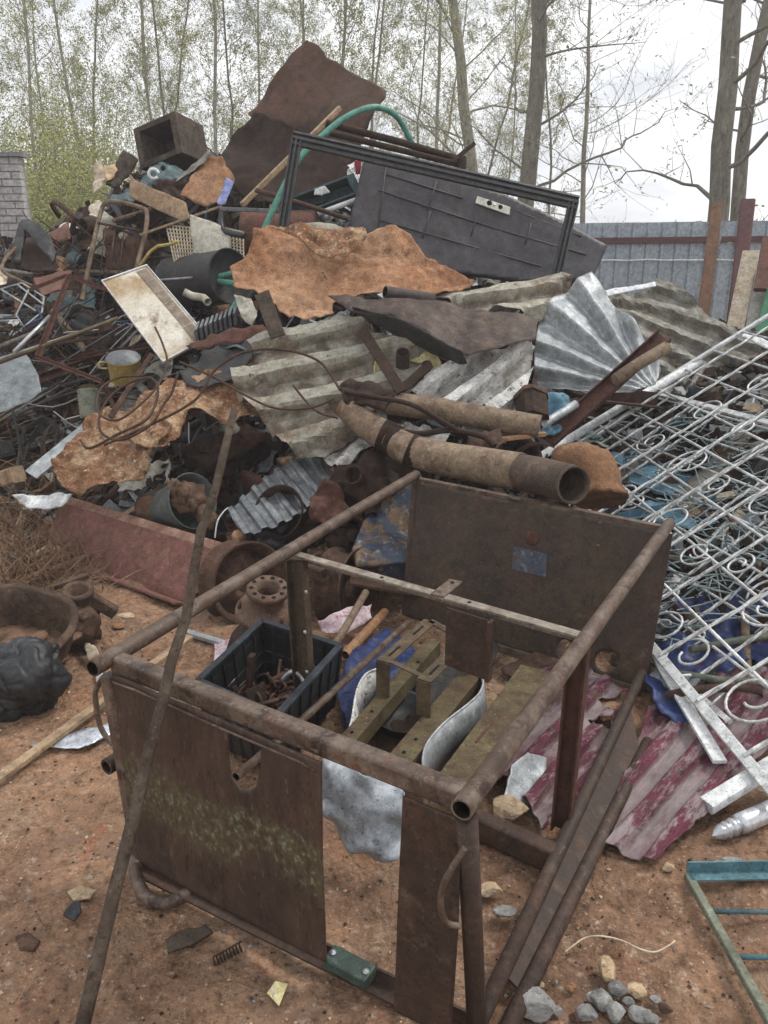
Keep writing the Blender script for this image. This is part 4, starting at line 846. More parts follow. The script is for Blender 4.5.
mb.blob(c2+Vector((-.01,-.04,-.14)),.10,.08,.10,.3,2.3,3,3); mb.build('shaft_boss',mh,hx)
LAND.append((45,620,'the gearbox housing'))
# blue green frame at lower right
fe=empty('window_frame',G(740,900,0),'faded blue green steel frame with thin bars lying flat at the lower right','frame')
a=G(686,872,.02); b=G(800,870,.02); mb=MB().angle(a,b,.035,.005); mb.build('top_bar','bluegreen',fe)
a2=G(688,876,.015); b2=G(775,1030,.015); MB().bar(a2,b2,.022,.02).build('side_bar','graygreen',fe)
for t in (.27,.58,.93): 
    q=a2.lerp(b2,t); MB().tube([q,q+Vector((.9,-.02,.004))],.006,8).build('thin_bar','bluegreen',fe)
LAND.append((730,900,'the blue green frame'))
# finial post
fe=empty('turned_post',G(745,818,0),'silver painted turned post with pointed finial lying under the lattice','post')
a=G(712,836,.03); b=G(800,798,.05); ax=(b-a).normalized()
MB().lathe(a,ax,[(.0005,0),(.012,.012),(.020,.03),(.022,.036),(.016,.040),(.022,.046),(.024,.055),(.017,.062),(.024,.068),(.026,.08),(.019,.088),(.02,.095)],20).build('finial','silver',fe)
MB().lathe(a,ax,[(.02,.095),(.028,.1),(.029,.12),(.029,.5)],20).build('shaft','silver',fe)
# maroon roofing sheets under / right of the cage
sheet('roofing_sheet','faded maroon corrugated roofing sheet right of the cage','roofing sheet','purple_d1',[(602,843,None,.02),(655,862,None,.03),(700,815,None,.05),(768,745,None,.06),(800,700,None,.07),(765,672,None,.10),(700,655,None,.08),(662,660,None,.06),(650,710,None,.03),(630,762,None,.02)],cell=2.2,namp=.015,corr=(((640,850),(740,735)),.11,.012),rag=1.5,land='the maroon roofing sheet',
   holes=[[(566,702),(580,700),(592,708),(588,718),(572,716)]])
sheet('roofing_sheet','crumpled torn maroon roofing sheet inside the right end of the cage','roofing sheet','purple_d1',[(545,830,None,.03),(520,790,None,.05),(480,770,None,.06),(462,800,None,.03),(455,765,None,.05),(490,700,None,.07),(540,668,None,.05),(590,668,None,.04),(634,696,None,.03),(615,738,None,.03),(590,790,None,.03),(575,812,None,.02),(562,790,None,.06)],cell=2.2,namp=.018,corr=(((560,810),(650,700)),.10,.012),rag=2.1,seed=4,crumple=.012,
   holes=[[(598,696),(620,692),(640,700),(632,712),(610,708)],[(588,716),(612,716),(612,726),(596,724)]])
sheet('grey_sheet','curled grey sheet metal offcut beside the tan stone','sheet metal','galv',[(505,800,None,.06),(512,765,None,.10),(528,752,None,.10),(548,758,None,.05),(545,775,None,.04),(530,805,None,.02)],cell=2,namp=.012,rag=1)

# clutter on the cage floor and behind the rear plate
tag(MB().lathe(G(400,722,.03),Vector((.1,-.15,1)),[(.001,-.02),(.07,-.02),(.09,0),(.11,.05),(.115,.055),(.105,.05),(.085,.01),(.03,.0),(.001,.0)],30).build('rubber_cup','black'),'black round rubber cup lying between the two narrow olive beams','rubber cup')
for i,(a,m_,l_) in enumerate(((((430,735,.02),(455,690,.03),(470,700,.05),(450,745,.03)),'rust_dark','dark rusty sheet scrap on the cage floor between tub and beam'),(((360,760,.02),(392,715,.03),(420,716,.05),(395,770,.02)),'rust_dark','dark sheet scrap on the cage floor under the slotted bracket'),
    (((500,668,.03),(560,640,.03),(590,665,.05),(520,690,.03)),'rust_brown','brown sheet scrap on the cage floor near the rear plate'),(((410,690,.02),(470,640,.03),(500,650,.05),(440,720,.02)),'grey_dark','blackish sheet scrap on the cage floor behind the bracket'))):
    sheet('sheet_scrap',l_,'sheet metal',m_,[(x,y,None,z) for x,y,z in a],cell=2.5,namp=.015,rag=4,seed=90+i,crumple=.02)
for i,(x,y,Y,m_) in enumerate(((560,640,3.15,'grey_dark'),(612,655,3.0,'galv_dirty'),(590,620,3.2,'rust_dark'))):
    c=V(x,y,Y); sheet('sheet_scrap',('blackish','zinc grey','dark rusty')[i]+' crumpled scrap seen behind the round holes of the rear plate','sheet metal',m_,[V(x-26,y-18,Y),V(x+24,y-20,Y+.05),V(x+26,y+20,Y-.05),V(x-20,y+22,Y)],cell=3,namp=.06,crumple=.05,rag=4,seed=95+i)
M['cast_mix']=mat('cast_mix',(.20,.10,.05),[((.08,.05,.035),3,.46,.62),((.32,.17,.08),6,.52,.66),((.05,.03,.02),12,.58,.68)],.85,vary=0,bump=.4)
# ================================================================ the heap's big pieces
T=tag
def L_(x,y,s): LAND.append((x,y,s))
# --- top: tall rusty plate and the dark bent plate under it
sheet('rusty_plate','tallest dark rusty steel plate standing up at the peak of the heap','steel plate','rust_plate',[(307,41,7.15),(319,46,7.1),(328,60,7.0),(337,63,6.97),(352,73,6.9),(387,92,6.6),(386,98,6.55),(370,122,6.45),(356,162,6.4),(330,174,6.5),(300,160,6.7),(262,128,6.9),(250,116,7.0),(283,72,7.1)],cell=2.0,namp=.02,nsc=1.3,rag=.8,curl=.025,seed=3,land='the tallest rusty plate',thick=.008)
sheet('rusty_plate','very dark bent steel plate below the tallest rusty plate','steel plate','rust_dark',[(253,112,6.9),(285,124,6.7),(330,150,6.55),(350,170,6.4),(345,205,6.25),(310,215,6.2),(262,208,6.3),(240,197,6.45),(220,161,6.7),(232,140,6.9)],cell=2.0,namp=.06,nsc=1.4,rag=1.5,curl=.05,seed=8,thick=.008,land='the dark bent plate')
sheet('rusty_plate','tan rusty panel with dark upper edge left of the dark bent plate','steel plate','rust_orange',[(205,156,6.35),(222,157,6.4),(235,180,6.3),(226,200,6.2),(205,208,6.1),(180,196,6.1),(190,176,6.2)],cell=2.5,namp=.04,rag=1.5,seed=9,thick=.006,land='the tan rusty panel')
# --- box at skyline
def openbox(name,label,cat,m,c,fx,fy,fz,t,inner='hole'):
    """a box with an open front: c centre, half axes (fz points to the viewer)"""
    e=empty(name,(c.x,c.y,c.z-fy.length),label,cat)
    [MB().box(c+fx*(1-t)*s_,fx*t,fy,fz).build('side_panel',m,e) for s_ in (1,-1)]
    [MB().box(c+fy*(1-t)*s_,fx*(1-2*t),fy*t,fz).build(n2,m,e) for s_,n2 in ((1,'top_panel'),(-1,'bottom_panel'))]
    MB().box(c-fz*.9,fx*(1-2*t),fy*(1-2*t),fz*.08).build('back_panel',m,e); return e
c=V(172,147,6.7); fz=Vector((-.25,-.55,.1)).normalized(); fx=Vector((.94,-.42,.28)); fx=(fx-fz*fx.dot(fz)).normalized(); fy=fz.cross(fx).normalized(); fy=fy if fy.z>0 else -fy
openbox('open_box','dark brown open steel box on the skyline of the heap','steel box','wood_dark',c,fx*.2,fy*.15,fz*.17,.13); L_(172,147,'the dark open box')
# --- teal car part: fender like with ring
e=empty('car_bodywork',V(150,185,6.3),'pale blue grey car body panel with a white ring near the skyline','car panel'); L_(150,180,'the blue car panel')
sheet('skin',None,None,'teal',[(105,200,6.3),(128,185,6.35),(150,166,6.4),(165,161,6.4),(180,168,6.4),(192,176,6.35),(176,180,6.25),(160,186,6.2),(150,200,6.1),(130,204,6.15),(115,204,6.2)],cell=2,namp=.05,nsc=4,rag=1,crumple=.05,parent=e)
q=V(154,174,6.22); mb=MB(); mb.tube([q+Vector((math.cos(a)*.035,-.01,math.sin(a)*.032)) for a in np.linspace(0,5.6,16)],.012,8); mb.build('ring','white',e)
for x,y in ((133,178),(141,188),(163,168)): MB().lathe(V(x,y,6.25),Vector((0,-1,.3)),[(.0001,.004),(.016,.004),(.02,0)],10).build('bolt','hole',e)
sheet('curled_sheet','curled pale grey strip running down from the open box','sheet metal','galv_dirty',[(160,178,6.4),(180,172,6.35),(196,162,6.35),(208,150,6.4),(211,154,6.3),(195,172,6.25),(175,182,6.2)],cell=2,namp=.03,rag=1)
sheet('splintered_board','brown splintered board sloping across the top left of the heap','board','wood',[(130,175,6.1),(136,181,6.1),(186,203,6.0),(190,220,5.95),(184,222,5.95),(131,198,6.08)],cell=1.6,namp=.01,rag=.8,thick=.03,land='the splintered board')
sheet('rusty_scrap','dark crumpled mesh like scrap between board and tan panel','scrap','rust_dark',[(160,180,6.2),(185,174,6.25),(192,185,6.2),(186,202,6.1),(165,194,6.15),(150,186,6.2)],cell=2,namp=.05,nsc=7,rag=3,crumple=.06)
sheet('brown_board','upright weathered brown board left of the blue car panel','board','wood_dark',[(123,152,6.6),(138,160,6.55),(130,176,6.5),(116,190,6.4),(106,185,6.4),(115,166,6.5)],cell=2,namp=.03,rag=1.5,thick=.02)
sheet('torn_sheet','torn pink brown sheet at the left shoulder of the heap','sheet metal','cream',[(92,165,6.6),(102,163,6.6),(106,175,6.5),(104,190,6.4),(94,195,6.4),(92,180,6.5)],cell=2,namp=.06,rag=2,crumple=.04)
sheet('torn_sheet','small tan curled sheet with dark hole at the left shoulder','sheet metal','stone_tan',[(104,166,6.5),(116,164,6.5),(118,172,6.45),(110,184,6.4),(104,178,6.4)],cell=2,namp=.05,rag=2,crumple=.04)
sheet('torn_sheet','cream twisted sheet scrap beside the bed frame top','sheet metal','enamel',[(87,204,6.1),(98,200,6.1),(104,204,6.0),(98,212,6.0),(88,214,6.0)],cell=1.5,namp=.05,rag=1.5,crumple=.05)
sheet('pink_sheet','dusty pink triangular sheet at the left edge of the skyline','sheet metal','beam_red',[(48,235,6.3),(68,221,6.3),(70,238,6.2),(60,243,6.2)],cell=2,namp=.03,rag=1)
# --- bed headboard
e=empty('bed_headboard',V(115,300,5.7),'old rusty bed end frame with thin bars standing at the upper left','bed end'); L_(118,245,'the bed end frame')
hb=catmull([V(82,300,5.6),V(90,260,5.75),V(100,215,5.95),V(106,203,5.98),V(118,202,5.98),V(142,208,5.95),V(147,214,5.9),V(145,235,5.8),V(138,262,5.65),V(134,285,5.55)],6)
MB().tube(hb,.0155,10,.003).build('outer_tube','pipe_tan',e)
MB().tube([V(98,223,5.9),V(146,232,5.85)],.008,8).build('cross_rail','rust_brown',e)
for t in (.17,.36,.55,.78): 
    a=V(98+48*t,223+9*t,5.89); b=V(86+48*t+6,290+9*t-20,5.65); MB().tube([a,b],.0045,6).build('thin_bar','rust_brown',e)
# --- mesh crate (milk crate like tan lattice) two pieces
def lattice_panel(e,c4,nu,nv,r,m,nm='grid'):
    a,b,c,d=[P3(p) for p in c4]; mb=MB()
    for i in range(nu+1):
        t=i/nu; mb.bar(a.lerp(b,t),d.lerp(c,t),r*2,r*2)
    for j in range(nv+1):
        t=j/nv; mb.bar(a.lerp(d,t)+Vector((0,-r,0)),b.lerp(c,t)+Vector((0,-r,0)),r*2,r*2)
    return mb.build(nm,m,e)
e=empty('wicker_grate',V(180,262,5.6),'tan square mesh grate behind the grey card','grate'); lattice_panel(e,[(166,225,5.8),(196,228,5.8),(196,264,5.6),(175,264,5.6)],9,10,.0045,'cream'); 
e2=empty('wicker_grate',V(236,262,5.6),'tan square mesh grate piece right of the grey card','grate'); lattice_panel(e2,[(226,228,5.8),(243,232,5.8),(244,264,5.6),(229,262,5.6)],5,10,.0045,'cream'); L_(180,245,'the tan mesh grate')
sheet('grey_card','pale grey rectangular panel hanging in front of the mesh grate','panel','card',[(190,215,5.7),(212,222,5.68),(230,231,5.65),(230,250,5.58),(232,265,5.5),(212,262,5.52),(194,254,5.58),(191,236,5.62)],cell=2.5,namp=.012,rag=.6,thick=.012,land='the pale grey card panel')
sheet('blue_rag','lilac blue rag hanging right of the tan rusty panel','rag','violet',[(226,178,6.0),(234,182,5.98),(230,195,5.93),(226,205,5.9),(219,206,5.9),(217,203,5.9),(223,190,5.95)],cell=1.5,namp=.02,rag=1,crumple=.02)
tubes('yellow_strap','bright yellow plastic strap bent beside the bed end frame','strap','yellow',[(140,266,5.55),(150,252,5.6),(158,246,5.6),(172,244,5.6),(178,241,5.6)],.012,hollow=0,n=6)
# --- black tyre-like drum and bits
e=empty('oil_drum',V(205,295,5.4),'dark dented steel drum lying behind the white enamel panel','drum'); L_(205,280,'the dark dented drum')
c=V(203,280,5.6); MB().lathe(c,Vector((.75,-.6,.1)),[(.001,-.32),(.17,-.32),(.178,-.3),(.172,-.27),(.172,-.02),(.18,0),(.172,.03),(.172,.25),(.18,.28),(.17,.28),(.165,.25),(.001,.25)],28).build('shell','grey_dark',e); MB().tube([c+Vector((-.02,-.2,.02)),c+Vector((-.3,-.3,-.0))],.01,8).build('spout','grey',e)
e=empty('rusty_drum',V(268,248,5.7),'maroon brown steel barrel lying under the door frame','barrel'); L_(265,230,'the maroon barrel')
c=V(272,232,6.05); MB().lathe(c,Vector((1,-.12,-.02)),[(.001,-.2),(.15,-.2),(.158,-.19),(.15,-.17),(.15,.0),(.156,.02),(.15,.04),(.15,.3),(.158,.32),(.001,.32)],28).build('shell','beam_red',e); MB().lathe(c+Vector((.06,0,0)),Vector((1,-.12,-.02)),[(.151,0),(.1535,.002),(.1535,.09),(.151,.092)],28).build('hoop','rust_flake',e)
# --- green hose arch
tubes('green_hose','pale green rubber hose arching over the door frame','hose','hose',[(252,262,5.5),(258,245,5.55),(272,212,5.65),(285,185,5.72),(300,158,5.8),(322,136,5.9),(345,118,6.0),(368,108,6.1),(385,109,6.2),(398,118,6.3),(408,135,6.35),(419,158,6.4)],.021,hollow=.004,n=12,smooth=5,land='the green hose')
tubes('green_hose','short pale green hose piece lying by the white enamel panel','hose','hose',[(252,272,5.35),(238,272,5.4),(222,276,5.4),(206,277,5.42),(222,282,5.38),(240,284,5.3),(252,287,5.25)],.02,hollow=0,n=10,smooth=4)
tubes('green_hose','green hose end poking out under the orange rusty sheet','hose','hose',[(238,303,5.1),(233,312,5.05),(229,325,5.0)],.028,hollow=.004)
barpx('wooden_stick','thin brown wooden stick leaning across the dark plate','stick','wood',(242,205,5.8),(340,108,6.3),.035,.035,land='the wooden stick')
tubes('thin_rod','rusty rod crossing behind the door frame','rod','wire',[(255,190,5.7),(290,200,5.72),(348,219,5.75)],.016,hollow=0,n=8)
tubes('thin_rod','pale straight rod under the door frame','rod','white',[(318,214,5.9),(356,200,5.92)],.018,hollow=0,n=8)
tubes('dark_pipe','long dark steel pipe above the door frame, the upper of two','pipe','rust_dark',[(326,123,6.2),(400,142,6.3),(462,160,6.4)],.026,n=10)
tubes('dark_pipe','long dark steel pipe above the door frame, the lower of two','pipe','rust_dark',[(330,133,6.15),(400,150,6.25),(460,165,6.3)],.022,n=10); L_(440,158,'the dark steel pipes')
barpx('rusty_lever','rusty bent lever sticking up at the end of the dark pipes','lever','rust_brown',(448,165,6.3),(475,143,6.3),.04,.03)
tubes('rusty_lever','small dark hook hanging from the end of the dark pipes','hook','rust_dark',[(462,157,6.3),(462,168,6.28),(454,178,6.25),(440,182,6.2)],.03,hollow=0,n=8,smooth=3)
openbox('grey_console','grey blue metal console box lying behind the door frame','metal box','teal',V(322,200,6.1),Vector((.26,0,.09)),Vector((-.03,0,.06)),Vector((0,-.1,.02)),.1)
sheet('white_scrap','small white crumpled plastic on the grey blue console','plastic scrap','white',[(315,190,5.95),(325,186,5.95),(330,192,5.95),(322,196,5.95),(314,195,5.95)],cell=1.5,namp=.03,crumple=.05,rag=1)
sheet('red_scrap','dark red plastic scrap by the upper corner of the door','plastic scrap','red',[(354,160,5.95),(361,160,5.95),(360,174,5.95),(356,174,5.95)],cell=1.5,namp=.02,rag=1)
# --- the steel door leaf
e=empty('steel_door',V(470,275,5.9),'dark grey padded steel door leaf lying on edge on the heap','door'); L_(450,220,'the dark steel door')
DP=[(366,158,6.0),(350,230,5.85),(352,250,5.75),(400,270,5.7),(500,296,5.6),(590,285,5.65),(606,246,5.85),(500,197,6.0),(430,174,6.0)]
q=[V(366,157,6.0),V(607,246,5.9),V(590,282,5.6),V(345,262,5.7)]
n_=(q[1]-q[0]).cross(q[3]-q[0]).normalized(); n_=n_ if n_.y<0 else -n_
dpl=(q[0],n_)
def dq(px,py,o=0): return onplane(px,py,dpl[0],n_)+n_*o
leaf=sheet_mb([dq(365,157),dq(430,172),dq(500,195),dq(560,222),dq(607,246),dq(600,262),dq(590,281),dq(520,282),(dq(430,270)),dq(348,248),dq(351,215)],cell=3,namp=.02,nsc=2).build('leaf','door',e,solid=.045)
mb=MB()
# pressed block grooves (shallow ridges of the padding)
import itertools
def dl(a,b): mb.tube([dq(*a,.027),dq((a[0]+b[0])/2,(a[1]+b[1])/2,.027),dq(*b,.027)],.006,6)
dl((386,166),(377,236)); dl((378,192),(500,232)); dl((386,176),(462,200)); dl((380,222),(540,268)); dl((436,183),(427,212)); dl((478,212),(470,238)); dl((430,213),(422,240)); dl((530,225),(524,246)); dl((500,232),(585,256)); dl((500,207),(580,238))
mb.build('pressed_pattern',mat('door_ridge',(.05,.046,.05),[],.5,spec=.4),e)
pl=[dq(476,199,.034),dq(509,210,.034),dq(508,218,.034),dq(474,206,.034)]
lk=MB(); lk.add(pl+[p+n_*.012 for p in pl],[(0,3,2,1),(4,5,6,7),(0,1,5,4),(1,2,6,5),(2,3,7,6),(3,0,4,7)]); lo=lk.build('lock_plate',mat('lock_plate_metal',(.52,.50,.42),[((.4,.38,.3),9,.5,.7)],.45,metal=.3,spec=.5),e,bevel=.003)
for x,y,r in ((488,206,.017),(499,210,.014)): MB().lathe(dq(x,y,.047),n_,[(.0001,.004),(r,.004),(r*1.1,0)],14).build('keyhole','hole',lo)
MB().lathe(dq(493,208,.047),n_,[(.0001,.003),(.008,.003),(.008,0)],10).build('screw','silver',lo)
# --- door frame (multi ridge profile)
e=empty('door_frame',V(430,275,5.5),'grey steel door frame lying tilted in front of the dark door','door frame'); L_(300,180,'the steel door frame')
fr=[V(283,228,5.35),V(297,140,5.55),V(573,203,5.45),V(556,277,5.25)]
ridge=[(-.045,0),(-.045,.025),(-.03,.03),(-.025,.012),(-.012,.012),(-.008,.032),(.008,.032),(.012,.012),(.025,.012),(.03,.03),(.045,.025),(.045,0)]
fnm=(fr[2]-fr[1]).cross(fr[3]-fr[2]).normalized(); fnm=fnm if fnm.y<0 else -fnm
for a,b,nm,s in ((fr[0],fr[1],'jamb',.75),(fr[1]-(fr[2]-fr[1]).normalized()*.03,fr[2]+(fr[2]-fr[1]).normalized()*.03,'head_rail',.98),(fr[2],fr[3],'jamb',.72)):
    MB().prof(a,b,[(x*s,y) for x,y in ridge],fnm).build(nm,'frame_blk',e)
# --- central orange rusty sheet with folded flap
sheet('rusty_sheet','large bright orange rusty sheet with torn edges in the middle of the heap','rusty sheet','rust_orange',[(230,270,5.0),(248,258,5.05),(256,240,5.15),(268,232,5.2),(300,234,5.2),(330,245,5.15),(362,244,5.15),(366,234,5.2),(395,230,5.2),(410,240,5.15),(422,255,5.1),(440,266,5.05),(455,272,5.0),(474,282,4.95),(470,289,4.9),(440,295,4.85),(420,300,4.8),(380,295,4.8),(345,300,4.8),(332,308,4.8),(335,318,4.75),(315,323,4.72),(290,318,4.75),(268,306,4.8),(255,295,4.85),(234,290,4.9)],
      cell=2.0,namp=.045,nsc=2.2,rag=3,seed=12,crumple=.02,curl=.035,holes=[[(322,279),(325,279),(328,286),(325,286)],[(372,279),(374,279),(374,282),(372,282)]],thick=.005,land='the large orange rusty sheet')
sheet('folded_flap','folded back flap of flaky tan metal on the orange rusty sheet','rusty sheet','rust_flake',[(272,230,5.1),(300,231,5.12),(340,229,5.1),(366,232,5.1),(368,240,5.0),(360,250,4.95),(345,258,4.92),(330,262,4.92),(318,256,4.98),(304,246,5.03),(290,238,5.08)],cell=2,namp=.03,rag=1.5,seed=6,crumple=.03,curl=.03)
barpx('charred_board','short dark charred board leaning on the orange rusty sheet','board','wood_dark',(262,293,4.62),(278,337,4.5),.085,.02,up=Vector((0,-1,.4)))
sheet('rusty_scrap','pale curled scrap under the left end of the orange sheet','sheet metal','card',[(235,297,4.85),(250,298,4.8),(258,312,4.75),(252,326,4.7),(242,318,4.75)],cell=1.5,namp=.03,rag=2,crumple=.03)
# --- small tan pipe, dark bumper trough
tubes('stub_pipe','short rusty pipe end lying on the orange rusty sheet','pipe','pipe_dark',[(385,292,4.55),(405,295,4.6),(432,299,4.7)],.034,hollow=.006,n=18)
e=empty('dented_trough',V(440,320,4.3),'long dark brown dented metal trough with pointed end across the heap','metal trough'); L_(430,315,'the dark metal trough')
sheet('upper_face',None,None,mat('trough_brown',(.085,.055,.042),[((.18,.12,.085),5,.47,.63),((.04,.03,.026),8,.52,.7),((.26,.21,.17),22,.6,.72)],.6,vary=0),[(328,296,4.55),(345,292,4.55),(380,298,4.5),(440,305,4.45),(500,312,4.42),(538,322,4.4),(536,338,4.25),(500,350,4.15),(470,352,4.12),(430,335,4.2),(390,318,4.3),(355,310,4.4)],cell=2.5,namp=.03,rag=.8,seed=5,parent=e)
sheet('lower_face',None,None,'grey_dark',[(345,304,4.42),(380,312,4.32),(420,328,4.2),(462,350,4.1),(468,362,4.2),(455,364,4.25),(430,352,4.3),(395,334,4.4),(365,316,4.45)],cell=2.5,namp=.02,rag=1,seed=15,parent=e)
# --- sheets right of it
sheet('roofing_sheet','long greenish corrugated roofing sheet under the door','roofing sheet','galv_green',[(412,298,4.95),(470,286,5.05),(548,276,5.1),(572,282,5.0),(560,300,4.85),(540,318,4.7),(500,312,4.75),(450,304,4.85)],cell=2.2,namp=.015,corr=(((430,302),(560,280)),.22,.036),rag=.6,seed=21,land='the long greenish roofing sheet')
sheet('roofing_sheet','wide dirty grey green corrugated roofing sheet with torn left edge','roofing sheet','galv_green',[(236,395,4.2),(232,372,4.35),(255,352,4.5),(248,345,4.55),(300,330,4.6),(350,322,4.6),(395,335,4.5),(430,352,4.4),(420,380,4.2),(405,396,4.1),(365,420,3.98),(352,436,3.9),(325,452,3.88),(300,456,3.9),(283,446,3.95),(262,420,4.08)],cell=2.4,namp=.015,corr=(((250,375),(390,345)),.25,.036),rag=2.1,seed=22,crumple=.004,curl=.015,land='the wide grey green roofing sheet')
sheet('roofing_sheet','dark torn roofing strip above the wide grey green sheet','roofing sheet','galv_dark',[(200,352,4.7),(240,330,4.75),(300,322,4.7),(345,315,4.65),(350,330,4.6),(300,342,4.55),(255,350,4.5),(236,345,4.55)],cell=2.5,namp=.05,rag=3,seed=27)
# pale yellow round cover with stub pipes
e=empty('round_cover',V(405,375,4.2),'pale yellow round metal cover behind the crossing bars','cover'); L_(405,365,'the pale yellow round cover')
c=V(408,372,4.3); ax=Vector((.05,-.75,.6)).normalized(); MB().lathe(c,ax,[(.0001,-.03),(.13,-.03),(.165,-.01),(.178,.02),(.185,.02),(.18,.0),(.15,-.05),(.0001,-.055)],36).build('dish','paleyellow',e)
MB().tube([c+ax*.0+Vector((-.03,0,-.05)),c+ax*.16+Vector((-.04,0,.02))],.035,14,.004).tube([c+Vector((.07,0,-.03)),c+ax*.13+Vector((.09,0,-.03))],.028,14,.004).build('pipe_stub','rust_dark',e)
barpx('flat_bar','dark flat steel bar leaning down across the grey green sheet','steel bar','rust_dark',(362,330,4.35),(402,392,3.95),.055,.012,up=Vector((0,-1,.5)))
barpx('flat_bar','dark angle bar crossing the pale yellow cover','steel bar','rust_dark',(392,398,4.0),(430,364,4.15),.045,.012,up=Vector((0,-1,.5)))
# white crushed sheets
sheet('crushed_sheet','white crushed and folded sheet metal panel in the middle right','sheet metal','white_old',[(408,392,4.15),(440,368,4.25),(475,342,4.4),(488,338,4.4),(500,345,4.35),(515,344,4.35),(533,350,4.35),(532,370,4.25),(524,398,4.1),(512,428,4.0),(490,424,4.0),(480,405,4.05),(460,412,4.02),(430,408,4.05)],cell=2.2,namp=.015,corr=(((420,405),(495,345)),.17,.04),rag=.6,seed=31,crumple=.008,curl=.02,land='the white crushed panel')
sheet('crushed_sheet','narrow white crushed strip showing under the long tan pipe','sheet metal','white_old',[(325,462,3.95),(365,430,4.1),(400,420,4.1),(450,430,4.0),(440,446,3.9),(398,434,4.0),(360,452,3.9),(345,470,3.85)],cell=2.2,namp=.02,corr=(((330,470),(380,430)),.09,.012),rag=1,seed=32)
# galvanised fan sheet
def fan():
    o=[(536,338,4.6),(541,312,4.75),(552,300,4.8),(566,290,4.85),(580,278,4.9),(592,270,4.9),(600,280,4.85),(612,300,4.8),(630,322,4.7),(648,345,4.6),(660,372,4.45),(655,385,4.3),(632,392,4.25),(600,392,4.25),(565,388,4.3),(540,388,4.35),(533,372,4.4)]
    mb=sheet_mb(o,cell=1.5,namp=.03,rag=0,seed=41,nsc=2,crumple=.01); P=V(640,440,4.2)
    ap=V(655,400,4.3)
    n=Vector((-.1,-.85,.5)).normalized()
    for i,v in enumerate(mb.v):
        d=v-ap; u=Vector((1,0,0)); w_=n.cross(u).normalized(); ang=math.atan2(d.dot(w_),d.dot(u)); rr=d.length
        f=(ang*3.4+.35*noise.noise(Vector((ang*1.7,2,1))))%1; g=(f/.72 if f<.72 else (1-f)/.28); mb.v[i]=v+n*(.10*min(1,rr/.5))*(g-.5)
    return T(mb.build('roofing_sheet','galv',solid=.003),'pale galvanised corrugated sheet folded like a fan','roofing sheet')
fan(); L_(590,330,'the fan folded galvanised sheet')
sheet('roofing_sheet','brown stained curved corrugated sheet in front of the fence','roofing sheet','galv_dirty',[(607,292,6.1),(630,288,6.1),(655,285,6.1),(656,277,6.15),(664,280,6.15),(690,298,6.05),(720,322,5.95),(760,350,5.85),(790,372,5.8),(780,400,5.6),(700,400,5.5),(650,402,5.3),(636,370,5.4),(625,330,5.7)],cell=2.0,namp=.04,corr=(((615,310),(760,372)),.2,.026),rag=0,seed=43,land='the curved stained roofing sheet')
sheet('white_edge','thin bright white folded edge strip of sheet before the fence','metal strip','white',[(605,290,5.55),(630,286,5.55),(655,282,5.55),(656,287,5.5),(632,291,5.5),(608,296,5.5)],cell=1.5,namp=.01,rag=1)
sheet('white_edge','small bent white strip at the right edge before the planks','metal strip','white',[(740,333,5.2),(752,337,5.2),(772,345,5.2),(772,352,5.15),(755,345,5.15),(742,338,5.15)],cell=1.5,namp=.02,rag=1)
# rusty channel and rod, blue plastic
barpx('channel_bar','rusty steel channel bar sticking up beside the fan folded sheet','steel bar','rust_red',(548,442,4.0),(664,338,4.25),.085,.045,'channel',up=Vector((-.2,-.8,.6)),land='the rusty channel bar')
tubes('rusty_rod','short orange rusty round bar beside the steel channel bar','rod','pipe_tan',[(615,380,4.05),(640,363,4.12),(667,347,4.2)],.032,hollow=0,n=12)
barpx('angle_piece','dark angle iron lying across the foot of the channel bar','angle iron','rust_brown',(590,400,4.75),(655,407,4.9),.09,.012,'angle')
sheet('blue_plastic','light blue plastic sheet scrap behind the cut pipe','plastic scrap','bluepaint',[(516,402,4.1),(540,396,4.15),(566,400,4.15),(575,412,4.1),(560,432,4.0),(535,440,3.95),(520,425,4.0)],cell=2,namp=.04,crumple=.05,rag=1.5)
tubes('grey_tube','short bright grey tube beside the light blue plastic','tube','galv',[(540,426,3.95),(560,414,4.0),(576,404,4.05)],.022,hollow=.004)
e=empty('square_can',V(530,415,4.0),'dark rusty square can with folded rim behind the cut pipe','can'); MB().bar(V(531,398,4.05),V(533,420,3.95),.14,.14,up=Vector((.3,-1,0)),c=.2).build('body','rust_dark',e); MB().bar(V(530.6,396,4.06),V(531,399.5,4.04),.152,.152,up=Vector((.3,-1,0)),c=.2).build('rim','rust_brown',e)
# --- long exhaust pipe
e=empty('exhaust_pipe',V(470,490,3.4),'long tan rusty exhaust pipe with dark bands and perforated end over the cage','exhaust pipe'); L_(470,460,'the long exhaust pipe')
pa=[V(343,404,3.92),V(356,416,3.88),V(372,428,3.84),V(388,438,3.78),V(408,449,3.7),V(440,458,3.62),V(480,465,3.5),V(520,472,3.38)]
MB().tube(catmull(pa,5),[.060+.014*min(1,i/12)+.012*max(0,(i-18)/17) for i in range(36)],22,.006).build('pipe','pipe_tan',e)
for x,y,Y in ((386,437,3.79),(392,440.5,3.765),(414,451.5,3.69)):
    q=V(x,y,Y); MB().tube([q+Vector((-.022,.004,.008)),q+Vector((.022,-.010,-.008))],.0815,22,.004).build('band','rust_dark',e)
q=V(516,471,3.39); MB().tube([q,V(523,472.4,3.37)],.082,22,.006).build('collar','rust_brown',e)
MB().tube(catmull([V(521,472,3.37),V(541,476,3.24),V(574,485,3.03)],5),[.078]*11,26,.008).build('perforated_sleeve',mat('perforated',(.085,.06,.045),[((.15,.10,.065),5,.5,.65)],.65,vary=0,bump=.3),e)
